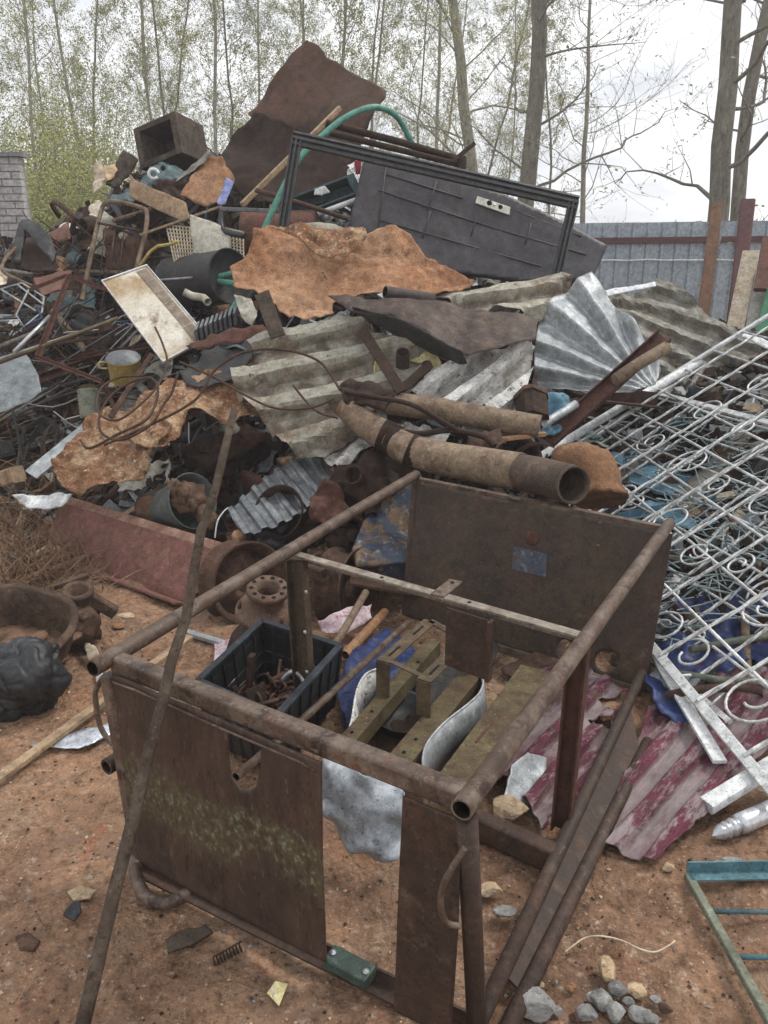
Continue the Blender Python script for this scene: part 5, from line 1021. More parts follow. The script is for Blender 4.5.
# perforation dots
pm=MB(); ax=(V(574,485,3.03)-V(523,472,3.37)).normalized(); u=ax.cross(Z).normalized(); w2=u.cross(ax)
for i in range(26):
    for j in range(22):
        a=math.pi*(-.15+1.0*j/22)+ (.07 if i%2 else 0); d=(u*math.cos(a)+w2*math.sin(a)); 
        if d.y>.75: continue
        p=V(523,472.3,3.37).lerp(V(571.5,484.2,3.045),i/25); 
        pm.lathe(p+d*.0787,d,[(.0001,.0),(.0033,.0)],5,False)
po=pm.build('perforations','hole',e); po['kind']='stuff'
# casting elbow behind its end
mb=MB(); mb.tube(catmull([V(555,462,3.45),V(582,464,3.38),V(597,474,3.32),V(600,500,3.25)],5),[.06,.075,.085,.088,.09,.092,.095,.095,.095,.095,.095,.095,.095,.10,.115,.115],20); 
for i,v in enumerate(mb.v): mb.v[i]=v+Vector((1,1,1))*.012*noise.noise(v*14)
T(mb.build('cast_elbow','cast_mix'),'thick orange rusty cast elbow behind the open end of the exhaust pipe','casting')
# --- second pipe with bent struts
tubes('steel_pipe','thick grey brown cut pipe lying behind the long exhaust pipe','pipe','pipe_tan',[(378,402,4.0),(430,408,3.95),(480,417,3.88),(540,427,3.8)],.058,hollow=.006,n=20,land='the cut grey brown pipe')
sheet('rusty_bracket','crumpled dark bracket joined at the left ends of the two thick pipes','bracket','rust_dark',[(338,386,3.95),(350,378,3.98),(375,384,3.95),(395,395,3.9),(385,410,3.82),(362,402,3.85),(345,402,3.85)],cell=2,namp=.03,crumple=.04,rag=2,thick=.02)
tubes('bent_bar','dark bent bar arching over the cut grey brown pipe','bar','rust_dark',[(345,392,3.88),(378,398,3.82),(410,404,3.78),(440,420,3.72),(460,432,3.7)],.012,hollow=0,n=8,smooth=4)
tubes('bent_bar','dark curved bar lying between the two thick pipes','bar','rust_dark',[(395,430,3.8),(420,434,3.75),(450,430,3.72),(482,436,3.7),(495,446,3.66)],.015,hollow=0,n=8,smooth=4)
barpx('rusty_strap','orange rusty strap lying between exhaust pipe and cut pipe','strap','rust_orange',(478,442,3.75),(545,434,3.8),.03,.02)
sheet('rusty_scrap','folded orange brown sheet scrap between the two thick pipes','sheet metal','rust_brown',[(468,436,3.75),(500,432,3.78),(506,446,3.68),(490,452,3.64),(466,448,3.68)],cell=2,namp=.03,crumple=.04,rag=1.5)
# --- flaky sheets lower left
sheet('flaky_sheet','big flaky orange and white rusted sheet fragment at lower left of the heap','rusty sheet','rust_flake',[(62,468,4.05),(66,452,4.1),(75,440,4.2),(92,428,4.3),(110,412,4.4),(145,405,4.4),(160,402,4.4),(150,412,4.32),(158,424,4.2),(176,432,4.1),(176,440,4.05),(160,455,4.0),(140,470,3.9),(122,486,3.85),(104,490,3.85),(78,496,3.85),(64,488,3.95)],cell=2.2,namp=.05,rag=2.5,seed=51,crumple=.03,curl=.06,thick=.005,land='the big flaky sheet fragment')
sheet('flaky_sheet','second flaky rusted sheet joined above, bent towards the grey green roofing','rusty sheet','rust_flake',[(116,426,4.3),(128,412,4.4),(145,400,4.45),(165,388,4.5),(190,382,4.5),(225,375,4.5),(262,390,4.4),(275,410,4.25),(262,420,4.2),(225,422,4.2),(203,412,4.25),(192,410,4.27),(182,420,4.2),(176,440,4.0),(160,456,3.95),(135,446,4.05)],cell=2.2,namp=.05,rag=2,seed=52,crumple=.03,curl=.05,thick=.005,land='the upper flaky sheet')
# brown cable loops over them
tubes('wire_loop','thick brown wire loop hanging over the flaky sheet','wire','wire',[(178,372,4.0),(172,392,3.95),(163,405,3.9),(150,425,3.8),(120,440,3.8),(100,430,3.95),(104,405,4.1),(125,385,4.2),(150,378,4.2),(158,392,4.1),(148,418,3.9),(118,434,3.85),(90,448,3.85),(80,440,3.95)],.0068,hollow=0,n=7,smooth=7)
tubes('wire_loop','brown wire coil end beside the enamel panel','wire','wire',[(155,327,4.6),(163,345,4.45),(167,362,4.3),(160,382,4.15),(145,400,4.0),(118,420,3.9),(98,412,4.0),(100,390,4.2),(118,378,4.3),(140,376,4.3)],.006,hollow=0,n=7,smooth=7)
tubes('wire_loop','long brown wire curving from the flaky sheet to the pipe bracket','wire','wire',[(104,445,3.8),(150,425,3.85),(195,400,3.95),(215,370,4.05),(245,352,4.1),(285,350,4.1),(320,362,4.0),(340,390,3.85)],.0068,hollow=0,n=7,smooth=7)
tubes('wire_loop','second long brown wire sagging across the grey green roofing','wire','wire',[(180,362,4.15),(215,378,4.05),(245,395,3.95),(275,408,3.85),(310,408,3.8),(335,398,3.8)],.006,hollow=0,n=7,smooth=7)
tubes('wire_loop','short stiff wire poking up from the grey green roofing','wire','wire',[(293,385,3.95),(305,400,3.9),(318,412,3.82),(338,418,3.8)],.006,hollow=0,n=7,smooth=4)
# --- grey galvanised channel, splinter, wood block
barpx('galvanised_bar','clean pale galvanised channel bar left of the flaky sheet','steel bar','galv',(31,475,4.25),(86,430,4.5),.10,.012,up=Vector((-.25,-.75,.6)),land='the galvanised channel bar')
sheet('white_splinter','white broken plastic trim piece at the left of the red channel beam','plastic scrap','white',[(15,497,4.2),(40,496,4.2),(62,493,4.15),(73,494,4.1),(70,503,4.1),(52,510,4.1),(30,509,4.15),(22,504,4.2)],cell=1.5,namp=.02,rag=2,crumple=.02,thick=.01)
barpx('wood_block','small pale notched wood block at the left edge of the heap','wood block','wood',(6,478,4.4),(18,474,4.3),.08,.09)
# --- the red channel beam on the ground
e=empty('channel_beam',G(120,575,0),'long dusty red brown steel channel beam lying at the foot of the heap','steel beam'); L_(130,550,'the red channel beam')
TL,TR,BR,BL=G(60,502,.27),G(237,557,.22),G(186,603,.0),G(43,551,.01)
dirb=(TR-TL).normalized(); up_=(TL-BL); up_=(up_-dirb*up_.dot(dirb)).normalized(); nb=dirb.cross(up_).normalized(); nb=nb if nb.y<0 else -nb
def quadplate(a,b,c,d,n,t,nm,m,par):
    vs=[a,b,c,d]+[x-n*t for x in (a,b,c,d)]; return MB().add(vs,[(0,1,2,3),(7,6,5,4),(0,4,5,1),(1,5,6,2),(2,6,7,3),(3,7,4,0)]).build(nm,m,par,bevel=.003)
quadplate(TL,TR,BR,BL,nb,.01,'web','beam_red',e)
quadplate(TL+Vector((.012,.035,.030)),TR+Vector((.015,.035,.030)),TR,TL,nb,.016,'flange',mat('flange_top',(.23,.125,.088),[((.30,.20,.15),6,.48,.64),((.12,.055,.035),9,.55,.7)],.85,vary=0),e)
quadplate(BL,BR,BR+nb*.07,BL+nb*.07,up_,.014,'flange','beam_red',e)
# log end, bucket with casting
e=empty('galvanised_bucket',V(180,505,4.0),'dented galvanised bucket on its side holding a rusty cast part','bucket'); L_(182,500,'the galvanised bucket')
c=V(178,505,4.05); ax=Vector((.72,-.55,.33)).normalized(); MB().lathe(c,ax,[(.001,-.13),(.095,-.13),(.10,-.12),(.125,.03),(.13,.035),(.145,.13),(.15,.14),(.145,.137),(.128,.03),(.095,-.11),(.001,-.11)],30).build('shell',mat('bucket_zinc',(.15,.175,.17),[((.24,.26,.25),7,.5,.68),((.09,.09,.08),6,.55,.7)],.5,metal=.3,vary=0),e)
mb=MB(); 
for i in range(5): 
    q=c+ax*.1+Vector((-.06+.045*i,-.04,.09-.045*i)); mb.blob(q,.035,.04,.05,.2,2,i,3); 
mb.blob(c+ax*.07+Vector((.02,0,.02)),.10,.09,.08,.25,2,9,3); T(mb.build('cast_part',mat('cast_tan',(.17,.10,.06),[((.08,.045,.03),7,.46,.6),((.26,.17,.11),12,.56,.68)],.85,vary=0)),'tan rusty knobbly casting sitting in the galvanised bucket','casting')
e=empty('log_end',V(149,508,4.1),'round sawn end of a brown log above the red channel beam','log'); q=V(150,510,4.05); MB().lathe(q,Vector((-.1,-1,.1)),[(.001,0),(.085,0),(.09,-.008),(.092,-.35)],22).build('log','wood_dark',e); MB().lathe(q+Vector((0,-.002,0)),Vector((-.1,-1,.1)),[(.001,.003),(.078,.003),(.080,0)],22).build('cut_face',mat('cut_face',(.17,.095,.06),[((.10,.06,.04),14,.5,.7)],.9,vary=0),e)
# square bearing with bolts
e=empty('bearing_housing',G(240,545,.2),'square rusty bearing flange sitting on the end of the red beam','bearing'); q=V(239,539,3.62); nn=Vector((.1,-.45,.9)).normalized()
u=Vector((1,.1,0)); u=(u-nn*u.dot(nn)).normalized(); w2=nn.cross(u)
MB().box(q,(u*.75+w2*.25).normalized()*.055,(w2*.8-u*.25).normalized()*.05,nn*.012).build('flange_plate','rust_brown',e,bevel=.006); MB().lathe(q+nn*.012,nn,[(.035,0),(.033,.02),(.018,.024),(.001,.02)],18).build('hub','rust_orange',e)
for a in(-1,1):
    for b in(-1,1): MB().lathe(q+nn*.012+(u*.75+w2*.25).normalized()*.042*a+(w2*.8-u*.25).normalized()*.037*b,nn,[(.007,0),(.007,.006),(.0001,.007)],7,False).build('bolt','rust_dark',e)
# corrugated dark pieces
sheet('roofing_sheet','shiny dark corrugated sheet offcut leaning above the gears','roofing sheet',mat('zinc_dark',(.15,.16,.165),[((.26,.27,.28),4,.45,.62),((.07,.07,.075),7,.52,.68)],.35,metal=.55,spec=.5,vary=0),[(228,510,3.75),(248,492,3.85),(275,470,4.0),(300,455,4.05),(318,448,4.05),(330,470,3.95),(340,478,3.85),(322,498,3.75),(300,515,3.65),(270,528,3.55),(245,535,3.55),(236,524,3.65)],cell=1.8,namp=.01,corr=(((262,470),(300,520)),.085,.010),rag=.4,seed=61,land='the dark corrugated offcut')
# rims, wheels, hub
def wheelrim(label,c,ax,R_,m,group=None,name='wheel_rim'):
    e=empty(name,(c.x,c.y,c.z-R_*.6),label,'wheel rim'); k=R_/.2
    MB().lathe(c,ax,[(.200*k,-.07),(.212*k,-.072),(.212*k,-.062),(.185*k,-.05),(.178*k,0),(.185*k,.05),(.212*k,.062),(.212*k,.072),(.2*k,.07),(.175*k,.04),(.168*k,0),(.172*k,-.04),(.2*k,-.07)],36).build('rim',m,e)
    MB().lathe(c,ax,[(.172*k,-.03),(.12*k,-.01),(.09*k,.015),(.05*k,.015),(.05*k,.005),(.085*k,.0),(.115*k,-.02),(.17*k,-.04)],36).build('disc',m,e); return e
wheelrim('large rusty wheel rim standing behind the flanged hub',V(243,582,3.45),Vector((.62,-.75,.2)),.185,'rust_brown'); 
wheelrim('dark wheel rim leaning under the dark corrugated offcut',V(285,515,3.75),Vector((-.4,-.8,.5)),.13,'rust_dark')
wheelrim('tan brown wheel rim standing under the cage cross bar',V(347,588,3.45),Vector((.85,-.45,.12)),.18,'rust_brown'); L_(345,590,'the tan wheel rim')
e=empty('flanged_hub',G(270,625,0),'rusty wheel hub with ring of bolt holes standing behind the crate','wheel hub'); L_(270,600,'the flanged hub')
c=G(268,588,.30); ax=Vector((.12,-.25,1)).normalized(); mh2=mat('hub_rust',(.16,.095,.065),[((.26,.19,.14),6,.5,.66),((.07,.04,.03),9,.52,.68)],.8,vary=0,bump=.4)
MB().lathe(c,ax,[(.044,-.08),(.048,0),(.084,.002),(.087,-.004),(.087,-.02),(.08,-.024),(.072,-.03),(.069,-.07),(.076,-.085),(.10,-.10),(.125,-.105),(.130,-.115),(.130,-.135),(.12,-.14),(.08,-.15)],40).build('hub',mh2,e)
u=ax.orthogonal().normalized(); w2=ax.cross(u)
for i in range(10): 
    a=i*.628; MB().lathe(c+(u*math.cos(a)+w2*math.sin(a))*.067+ax*.003,ax,[(.0001,.001),(.009,.001),(.0095,0)],8).build('bolt_hole','hole',e)
for i in range(3):
    a=i*2.1+.4; q=c+(u*math.cos(a)+w2*math.sin(a))*.112-ax*.105; MB().tube([q,q+ax*.035],.008,8).build('stud',mh2,e)
MB().lathe(G(262,640,.1),Vector((.2,-.4,1)),[(.05,.05),(.10,.045),(.13,-.02),(.14,-.09)],24).build('drum','rust_dark',e)
# fuel tank
e=empty('fuel_tank',V(385,560,3.5),'blue black fuel tank patched with rust behind the cage','fuel tank'); L_(385,530,'the blue black fuel tank')
q=[(372,510,3.72),(388,490,3.8),(405,484,3.82),(425,488,3.8),(425,545,3.62),(415,562,3.42),(380,562,3.38),(357,562,3.38),(353,545,3.45),(362,525,3.6)]
sheet('tank_top',None,None,'tank',q,cell=2.5,namp=.04,nsc=3,rag=0,parent=e,crumple=.01,thick=.02)
c=V(392,560,3.62); MB().blob(c,.19,.16,.13,.06,1.5,2,4).build('tank_body','tank',e)
MB().bar(V(350,580,3.36),V(425,592,3.36),.10,.015).build('mounting_flange','rust_brown',e)
# engine lumps
def lump(label,px,py,Y,r,m,seed,cat='engine part',name='engine_block'):
    c=V(px,py,Y); rnd=random.Random(seed); mb=MB(); mb.blob(c,r,r*.9,r*.8,.30,1.6,seed,4)
    for i in range(7):
        d=Vector((rnd.gauss(0,1),rnd.gauss(-.7,.7),rnd.gauss(.2,1))).normalized(); p=c+d*r*.75; k=rnd.random()
        if k<.4: mb.tube([p,p+d*r*.5],r*rnd.uniform(.12,.28),12,.006)
        elif k<.7: mb.lathe(p,d,[(r*.32,0),(r*.36,.01),(r*.36,.03),(r*.2,.034),(r*.15,.06),(.001,.06)],14)
        else: mb.bar(p-d.orthogonal()*r*.5,p+d.orthogonal()*r*.5,r*.25,r*.2)
    return T(mb.build(name,m),label,cat)
lump('lumpy dark brown engine block under the long exhaust pipe',368,482,3.85,.17,'rust_dark',4); lump('dark rusty gear housing behind the left cage tube',322,522,3.8,.10,'rust_dark',9,name='gear_housing',cat='gear housing')
lump('shaggy dark grey motor part above the large wheel rim',265,535,3.7,.09,'grey_dark',13,name='motor_part'); lump('small orange brown casting below the dark gear housing',318,560,3.55,.07,'rust_brown',17,name='casting',cat='casting')
lump('dark engine part in the hollow below the upper flaky sheet',215,455,4.4,.14,'rust_dark',23,name='engine_part'); lump('dark rounded casting in the shadow left of the fuel tank',345,545,3.75,.10,'rust_dark',29,name='casting',cat='casting')
sheet('rusty_scrap','curled red brown sheet scrap between the gears and offcut','sheet metal','rust_red',[(310,500,3.65),(325,478,3.7),(340,490,3.68),(350,512,3.62),(335,525,3.55),(312,522,3.58)],cell=1.8,namp=.05,crumple=.06,rag=2)
barpx('rusty_beam','dark square beam end by the left foot of the cage cross bar','beam','rust_brown',(280,555,3.5),(325,575,3.3),.06,.06)
tubes('thin_wire','thin pale wire looping beside the bearing flange','wire','white',[(215,538,3.7),(218,520,3.75),(228,508,3.8),(232,515,3.78)],.004,hollow=0,n=6,smooth=5)
# --- enamel oven door, yellow pot, left side
e=empty('oven_door',V(160,355,4.9),'white enamel oven panel with brown scorched middle at the upper left','oven panel'); L_(155,310,'the white enamel panel')
ep=[V(101,281,5.15),V(147,265,5.3),V(209,338,4.85),V(163,363,4.7)]
en=(ep[1]-ep[0]).cross(ep[3]-ep[0]).normalized(); en=en if en.y<0 else -en
def eq(u,v,o=0): return ep[0].lerp(ep[1],u).lerp(ep[3].lerp(ep[2],u),v)+en*o
def ebox(u0,u1,v0,v1,o0,o1,nm,m):
    vs=[eq(u0,v0,o1),eq(u1,v0,o1),eq(u1,v1,o1),eq(u0,v1,o1),eq(u0,v0,o0),eq(u1,v0,o0),eq(u1,v1,o0),eq(u0,v1,o0)]
    return MB().add(vs,[(0,3,2,1),(4,5,6,7),(0,1,5,4),(1,2,6,5),(2,3,7,6),(3,0,4,7)]).build(nm,m,e,bevel=.004)
me_=mat('enamel_scorched',(.58,.53,.43),[((.36,.25,.13),1.6,.46,.60),((.68,.65,.56),3.1,.52,.64),((.20,.12,.06),4.2,.60,.70)],.3,spec=.5,vary=0,bump=.05,fine=1,grain=.3,stretch=(1,1,.6))
ebox(0,1,0,1,-.012,0,'panel',me_)
for a in ((0,1,0,.015),(0,1,.985,1),(0,.022,.015,.985),(.978,1,.015,.985)): ebox(*a,.001,.010,'raised_edge','white')
ebox(.72,.93,.04,.96,.001,.006,'control_strip',mat('strip_brown',(.20,.155,.115),[((.32,.27,.2),7,.5,.7)],.5,vary=0))
for k in range(1,6): ebox(.72,.93,.04+.15*k,.045+.15*k,.0065,.009,'divider','enamel')
e=empty('enamel_pot',V(124,378,4.6),'yellow enamel cooking pot with chipped spots at the left','pot'); L_(125,365,'the yellow enamel pot')
c=V(125,374,4.65); ax=Vector((.08,-.3,1)).normalized(); MB().lathe(c,ax,[(.001,-.05),(.07,-.05),(.085,-.035),(.09,.09),(.097,.095),(.094,.1),(.085,.09),(.08,-.02),(.001,-.03)],26).build('body','yellow',e); MB().lathe(c+ax*.1,ax,[(.098,0),(.09,.012),(.03,.03),(.001,.032)],26).build('lid','grey',e); MB().tube(catmull([c+Vector((-.09,-.02,.07)),c+Vector((-.13,-.03,.07)),c+Vector((-.13,-.03,.04)),c+Vector((-.09,-.02,.035))],4),.006,7).build('handle','yellow',e)
sheet('grey_sheet','flat pale grey sheet metal piece at the left picture edge','sheet metal',mat('zinc_mid',(.20,.22,.225),[((.28,.30,.30),3,.45,.65),((.14,.13,.11),7,.54,.7)],.5,metal=.3,vary=0),[(-30,372,4.9),(5,356,5.0),(25,352,5.0),(40,378,4.8),(42,392,4.7),(28,402,4.65),(0,412,4.6),(-30,424,4.55)],cell=2.5,namp=.03,rag=.8,seed=71,land='the flat grey sheet')
tubes('ribbed_hose','ribbed grey green hose end standing at the left','hose','olive',[(88,388,4.75),(90,402,4.7),(90,420,4.6)],[.055+.006*math.sin(i*1.9) for i in range(3)],hollow=.004,n=16)
mb=MB(); c=V(91,418,4.6); mb.lathe(c,Vector((-.1,.25,1)),[(.055+(.007 if i%2 else 0),.012*i) for i in range(15)],20); T(mb.build('ribbed_canister',mat('ribbed',(.20,.21,.16),[((.13,.12,.09),6,.5,.7)],.6,vary=0)),'ribbed grey green canister under the brown wires','canister')
tubes('long_rod','bright long steel rod lying across the far left, the upper of the bright rods','rod','galv',[(-10,362,4.6),(50,342,4.75),(110,322,4.9)],.007,hollow=0,n=8)
tubes('long_rod','bright flat rod rising from the rod bundle to the white panel','rod','silver',[(14,352,4.65),(50,316,4.9)],.012,hollow=0,n=8)
tubes('long_rod','dull long pipe under the bright rods at the far left','rod','olive',[(-10,366,4.55),(60,340,4.7),(118,318,4.85)],.011,hollow=0,n=8)
barpx('rusty_angle','rusty red angle frame bar rising at the left','angle iron','rust_red',(37,358,4.6),(68,277,5.1),.025,.006,'angle')
barpx('rusty_angle','rusty red angle bar running down under the yellow pot','angle iron','rust_red',(37,358,4.6),(102,383,4.5),.022,.005,'angle')
barpx('rusty_angle','rusty red angle bar running from the frame corner towards the enamel panel','angle iron','rust_red',(68,277,5.1),(106,291,5.1),.022,.005,'angle')
barpx('rusty_angle','rusty red angle bar running left from the frame corner','angle iron','rust_red',(68,277,5.1),(30,292,5.0),.022,.005,'angle')
barpx('narrow_plate','narrow grey flat bar leaning beside the yellow pot','steel bar','rust_brown',(110,417,4.3),(152,354,4.6),.03,.01,up=Vector((0,-1,.4)))
# dark fender loop at far left
sheet('car_fender','black curved car wheel arch panel at the far left','car fender','grey_dark',[(14,262,5.6),(16,240,5.8),(22,222,5.9),(28,219,5.95),(40,226,5.9),(50,238,5.8),(56,252,5.7),(52,262,5.6),(44,250,5.65),(34,240,5.75),(26,232,5.8),(22,244,5.7),(20,262,5.6)],cell=1.6,namp=.03,rag=.8,thick=.03)
sheet('car_fender','dark brown rounded car body panel at the far left','car panel','rust_dark',[(8,245,6.0),(30,240,6.0),(50,250,5.9),(58,262,5.8),(40,274,5.6),(30,270,5.65),(12,262,5.8)],cell=2.2,namp=.06,rag=1,seed=77); L_(35,250,'the black wheel arch')
tubes('curved_tube','thin tan curved tube frame at the far left','tube','pipe_tan',[(16,248,5.7),(6,258,5.6),(2,268,5.5),(8,275,5.45),(32,286,5.4)],.012,hollow=0,n=8,smooth=5)
sheet('maroon_sheet','flat maroon metal panel below the dark car body panel','sheet metal','beam_red',[(32,276,5.5),(60,268,5.6),(72,270,5.6),(60,290,5.35),(40,294,5.3)],cell=2.2,namp=.03,rag=1.5)
sheet('fabric_scrap','dusty pink cloth like scrap at the left picture edge','fabric','cream',[(-12,272,5.6),(2,270,5.6),(8,278,5.5),(7,286,5.4),(-12,292,5.35)],cell=2,namp=.04,rag=1.5,crumple=.03)
# trolley / wire chair frame in blue
e=empty('wire_chair',V(30,320,5.0),'grey and blue wire chair frame lying at the left','chair'); L_(30,310,'the wire chair frame')
for nm,pp,m in (('frame_tube',[(-5,291,5.2),(22,283,5.25),(44,297,5.15),(42,312,5.0),(24,327,4.85),(16,315,4.95),(29,289,5.15)],'galv'),('frame_tube',[(24,327,4.85),(42,318,4.95),(38,308,5.0)],'tarp'),('brace',[(2,290,5.15),(36,311,5.0)],'galv'),('brace',[(18,285,5.2),(44,305,5.05)],'galv')):
    MB().tube([V(*x) for x in pp],.006,8).build(nm,m,e)
# heater / engine head right of enamel panel
e=empty('cylinder_head',V(215,345,4.9),'dark grey ribbed metal machine part by the corner of the enamel panel','machine part'); L_(225,332,'the ribbed machine part')
a=V(198,340,4.85); b=V(240,322,4.95); MB().bar(a,b,.08,.10).build('body','grey_dark',e)
for i in range(9): 
    q=a.lerp(b,(i+.5)/9)+Vector((0,-.05,.05)); MB().box(q,(b-a).normalized()*.008,Vector((0,.045,.02)),Vector((0,-.015,.035))).build('fin','grey',e)
MB().bar(a+Vector((.05,-.06,-.03)),b+Vector((-.04,-.06,-.03)),.03,.02).build('bright_rail','silver',e)
tubes('pipe_elbow','short pale pipe elbow above the enamel panel','pipe','card',[(184,292,5.2),(192,296,5.2),(204,298,5.15),(208,302,5.1)],.025,n=12)
sheet('dark_hood','dark folded sheet below the enamel panel corner','sheet metal','grey_dark',[(180,372,4.5),(205,352,4.6),(235,344,4.65),(262,342,4.6),(250,356,4.45),(235,372,4.4),(205,385,4.35),(188,384,4.4)],cell=2.2,namp=.05,rag=1.5,seed=81)
sheet('dark_hood','red brown bent strip above the dark folded sheet','sheet metal','rust_red',[(188,348,4.75),(230,334,4.7),(262,328,4.65),(270,334,4.6),(258,342,4.6),(228,346,4.62),(200,354,4.65)],cell=2.2,namp=.04,rag=2,seed=83)
# bracket frame left of door frame
tubes('rubber_seal','black rounded window rubber frame below the lilac rag','rubber seal','black',[(222,211,5.75),(221,224,5.7),(226,232,5.65),(245,236,5.6)],.02,hollow=0,n=8,smooth=4)
barpx('grey_rail','thin grey blue rail lying left of the door frame','rail','grey',(220,209,5.75),(283,211,5.75),.03,.025)
barpx('tan_slat','long tan slat running down to the bed frame','slat','wood',(140,235,5.75),(222,206,5.85),.04,.015)
sheet('tarnished_tray','pale green tray lying under the door frame foot','tray','galv_green',[(305,222,5.6),(335,224,5.6),(352,232,5.5),(345,242,5.4),(315,236,5.45)],cell=2,namp=.02,rag=.5)
# ================================================================ right side: leaning planks by the fence
e=None
barpx('leaning_post','brown wooden post leaning on the fence','post','wood_brown',G(704,352,.0)*1.0 if False else V(703,318,7.6),V(717,205,8.4),.11,.07,land='the leaning brown post')
barpx('leaning_post','grey thin plank behind the leaning brown post','plank','grey',V(692,318,7.9),V(722,222,8.6),.08,.03)
barpx('leaning_post','dark red steel post with a bracket head beside the leaning brown post','post','maroon',V(731,345,7.4),V(748,202,8.2),.13,.10,land='the dark red post')
barpx('leaning_post','cream peeling plank right of the dark red post','plank','cream',V(735,330,6.9),V(751,252,7.4),.14,.04)
barpx('leaning_post','grey weathered plank leaning at the right edge','plank','wood_grey',V(750,338,6.8),V(764,268,7.2),.10,.04)
barpx('leaning_post','reddish brown plank top above the grey weathered plank','plank','beam_red',V(760,290,6.9),V(769,238,7.2),.10,.05)
barpx('leaning_post','green painted plank at the right edge','plank','greenpaint',V(760,345,6.6),V(778,276,7.0),.12,.04,land='the green plank')
# ================================================================ the silver lattice panels
def spiral(c,u,v,r,turns,a0,s=1,n=26,tail=None):
    out=[]
    for i in range(n):
        t=i/(n-1); a=a0+s*turns*2*math.pi*t; rr=r*(.32+.68*t)
        out.append(c+u*math.cos(a)*rr+v*math.sin(a)*rr)
    return out
pu=Vector((.846,.07,.528)).normalized(); pv=Vector((.08,-.995,-.055)); pv=(pv-pu*pu.dot(pv)).normalized(); pn=pu.cross(pv).normalized(); pn=pn if pn.z>0 else -pn
def lattice(label,o,u0,u1,v0,v1,du,dv,rb,frame,scr,seed,du_off=0):
    rnd=random.Random(seed); e=empty('iron_lattice',o,label,'lattice panel')
    P=lambda a,b,k=0: o+pu*a+pv*b+pn*k
    t=u0+du_off
    while t<u1-.02:
        w_=rnd.uniform(-.008,.008); MB().tube([P(t,v0),P((t+t)/2+w_,(v0+v1)/2,.01*rnd.uniform(-1,1)),P(t,v1)],rb,7).build('long_bar','steel_white',e); t+=du
    t=v0+dv*.5
    while t<v1-.02:
        # twisted square rung
        a,b=P(u0,t,rb*1.6),P(u1,t+rnd.uniform(-.01,.01),rb*1.6); n=60; mb=MB(); d=(b-a).normalized(); x=pv; y=pn; vs=[]
        for i in range(n+1):
            q=a.lerp(b,i/n); ang=i*.55
            for k in range(4): vs.append(q+(x*math.cos(ang+k*math.pi/2)+y*math.sin(ang+k*math.pi/2))*rb*1.2)
        mb.add(vs,[(i*4+k,i*4+(k+1)%4,i*4+4+(k+1)%4,i*4+4+k) for i in range(n) for k in range(4)]); mb.build('twisted_rung','steel_white',e); t+=dv
    for a,b in frame(P): MB().bar(a,b,.036,.018,up=pn).build('frame_bar','steel_white',e)
    for (a,b,r,s) in scr:
        c=P(a,b,.0); sp=spiral(c,pu,pv,r,1.35,rnd.uniform(0,6),s); c2=c+pu*r*1.1+pv*r*1.2
        MB().tube(sp,.0052,7).build('scroll','steel_white',e)
    return e
o1=Vector((1.03,2.79,.15))
rnd=random.Random(8)
scr1=[(.12+.31*i+rnd.uniform(-.05,.05),v_+rnd.uniform(-.06,.06),rnd.uniform(.065,.12),rnd.choice((-1,1))) for v_ in (-1.45,-1.1,-.75,-.4,-.1,.2,.5) for i in range(6)]
lattice('large silver wrought iron lattice panel with scrolls lying over the right side',o1,0,2.4,-2.15,.95,.21,.30,.0070,lambda P:[(P(0,-2.15),P(0,.95)),(P(0,-2.17),P(2.4,-2.17)),(P(0,.97),P(2.4,.97))],scr1,1,.21); L_(700,480,'the large silver lattice')
o2=o1+Vector((.03,.12,-.10)); pu_s=pu.copy(); pv_s=pv.copy(); 
rot=Matrix.Rotation(R(7),3,pn); pu=(rot@pu).normalized(); pv=(rot@pv).normalized()
scr2=[(.2+.34*i+rnd.uniform(-.05,.05),v_+rnd.uniform(-.06,.06),rnd.uniform(.07,.11),rnd.choice((-1,1))) for v_ in (-1.1,-.7,-.3,.1) for i in range(3)]
lattice('second silver lattice panel with scrolls lying underneath the large one',o2,0,1.35,-2.0,.55,.19,.27,.0062,lambda P:[(P(0,-2),P(0,.55)),(P(0,-2.02),P(1.35,-2.02)),(P(1.37,-2.02),P(1.37,.55))],scr2,2,.19)
pu,pv=pu_s,pv_s
tubes('white_pipe','long white painted pipe running up along the top of the lattice','pipe','white',[(540,457,4.6),(620,408,4.85),(700,362,5.05)],.026,hollow=.004,n=12,land='the white pipe')
barpx('white_channel','white painted flat bar under the lower edge of the lattice','bar','white',G(652,648,.12),G(720,762,.08),.045,.012)
barpx('white_channel','white square tube lying beside the maroon roofing under the lattice','bar','white',G(706,806,.05),G(800,748,.12),.05,.035)
# things under the lattice
def under(px,py,k=0): 
    q=hit(px,py) or G(px,py,.1); return q
def scat(pts,off): 
    out=[]
    for x,y in pts:
        q=under(x,y); c=Vector((0,0,EYE)); out.append(q+(c-q).normalized()*off)
    return out
sheet('blue_tarp','dark blue tarpaulin heap under the lattice near the cage','tarpaulin','tarp',scat([(650,600),(690,585),(720,600),(768,575),(790,620),(768,660),(720,680),(690,700),(665,690),(650,650)],.10),cell=3,namp=.05,nsc=3,crumple=.05,rag=3,land='the blue tarpaulin')
sheet('blue_tarp','blue tarpaulin fold in the shade under the lattice corner','tarpaulin','tarp',scat([(640,660),(665,668),(690,700),(700,720),(680,728),(655,712)],.12),cell=3,namp=.03,crumple=.04,rag=2)
sheet('blue_sheet','faded blue painted sheet metal under the lattice middle','sheet metal','bluepaint',scat([(606,452),(640,455),(690,470),(710,480),(700,500),(650,490),(610,480)],.16),cell=3,namp=.03,rag=2,crumple=.02)
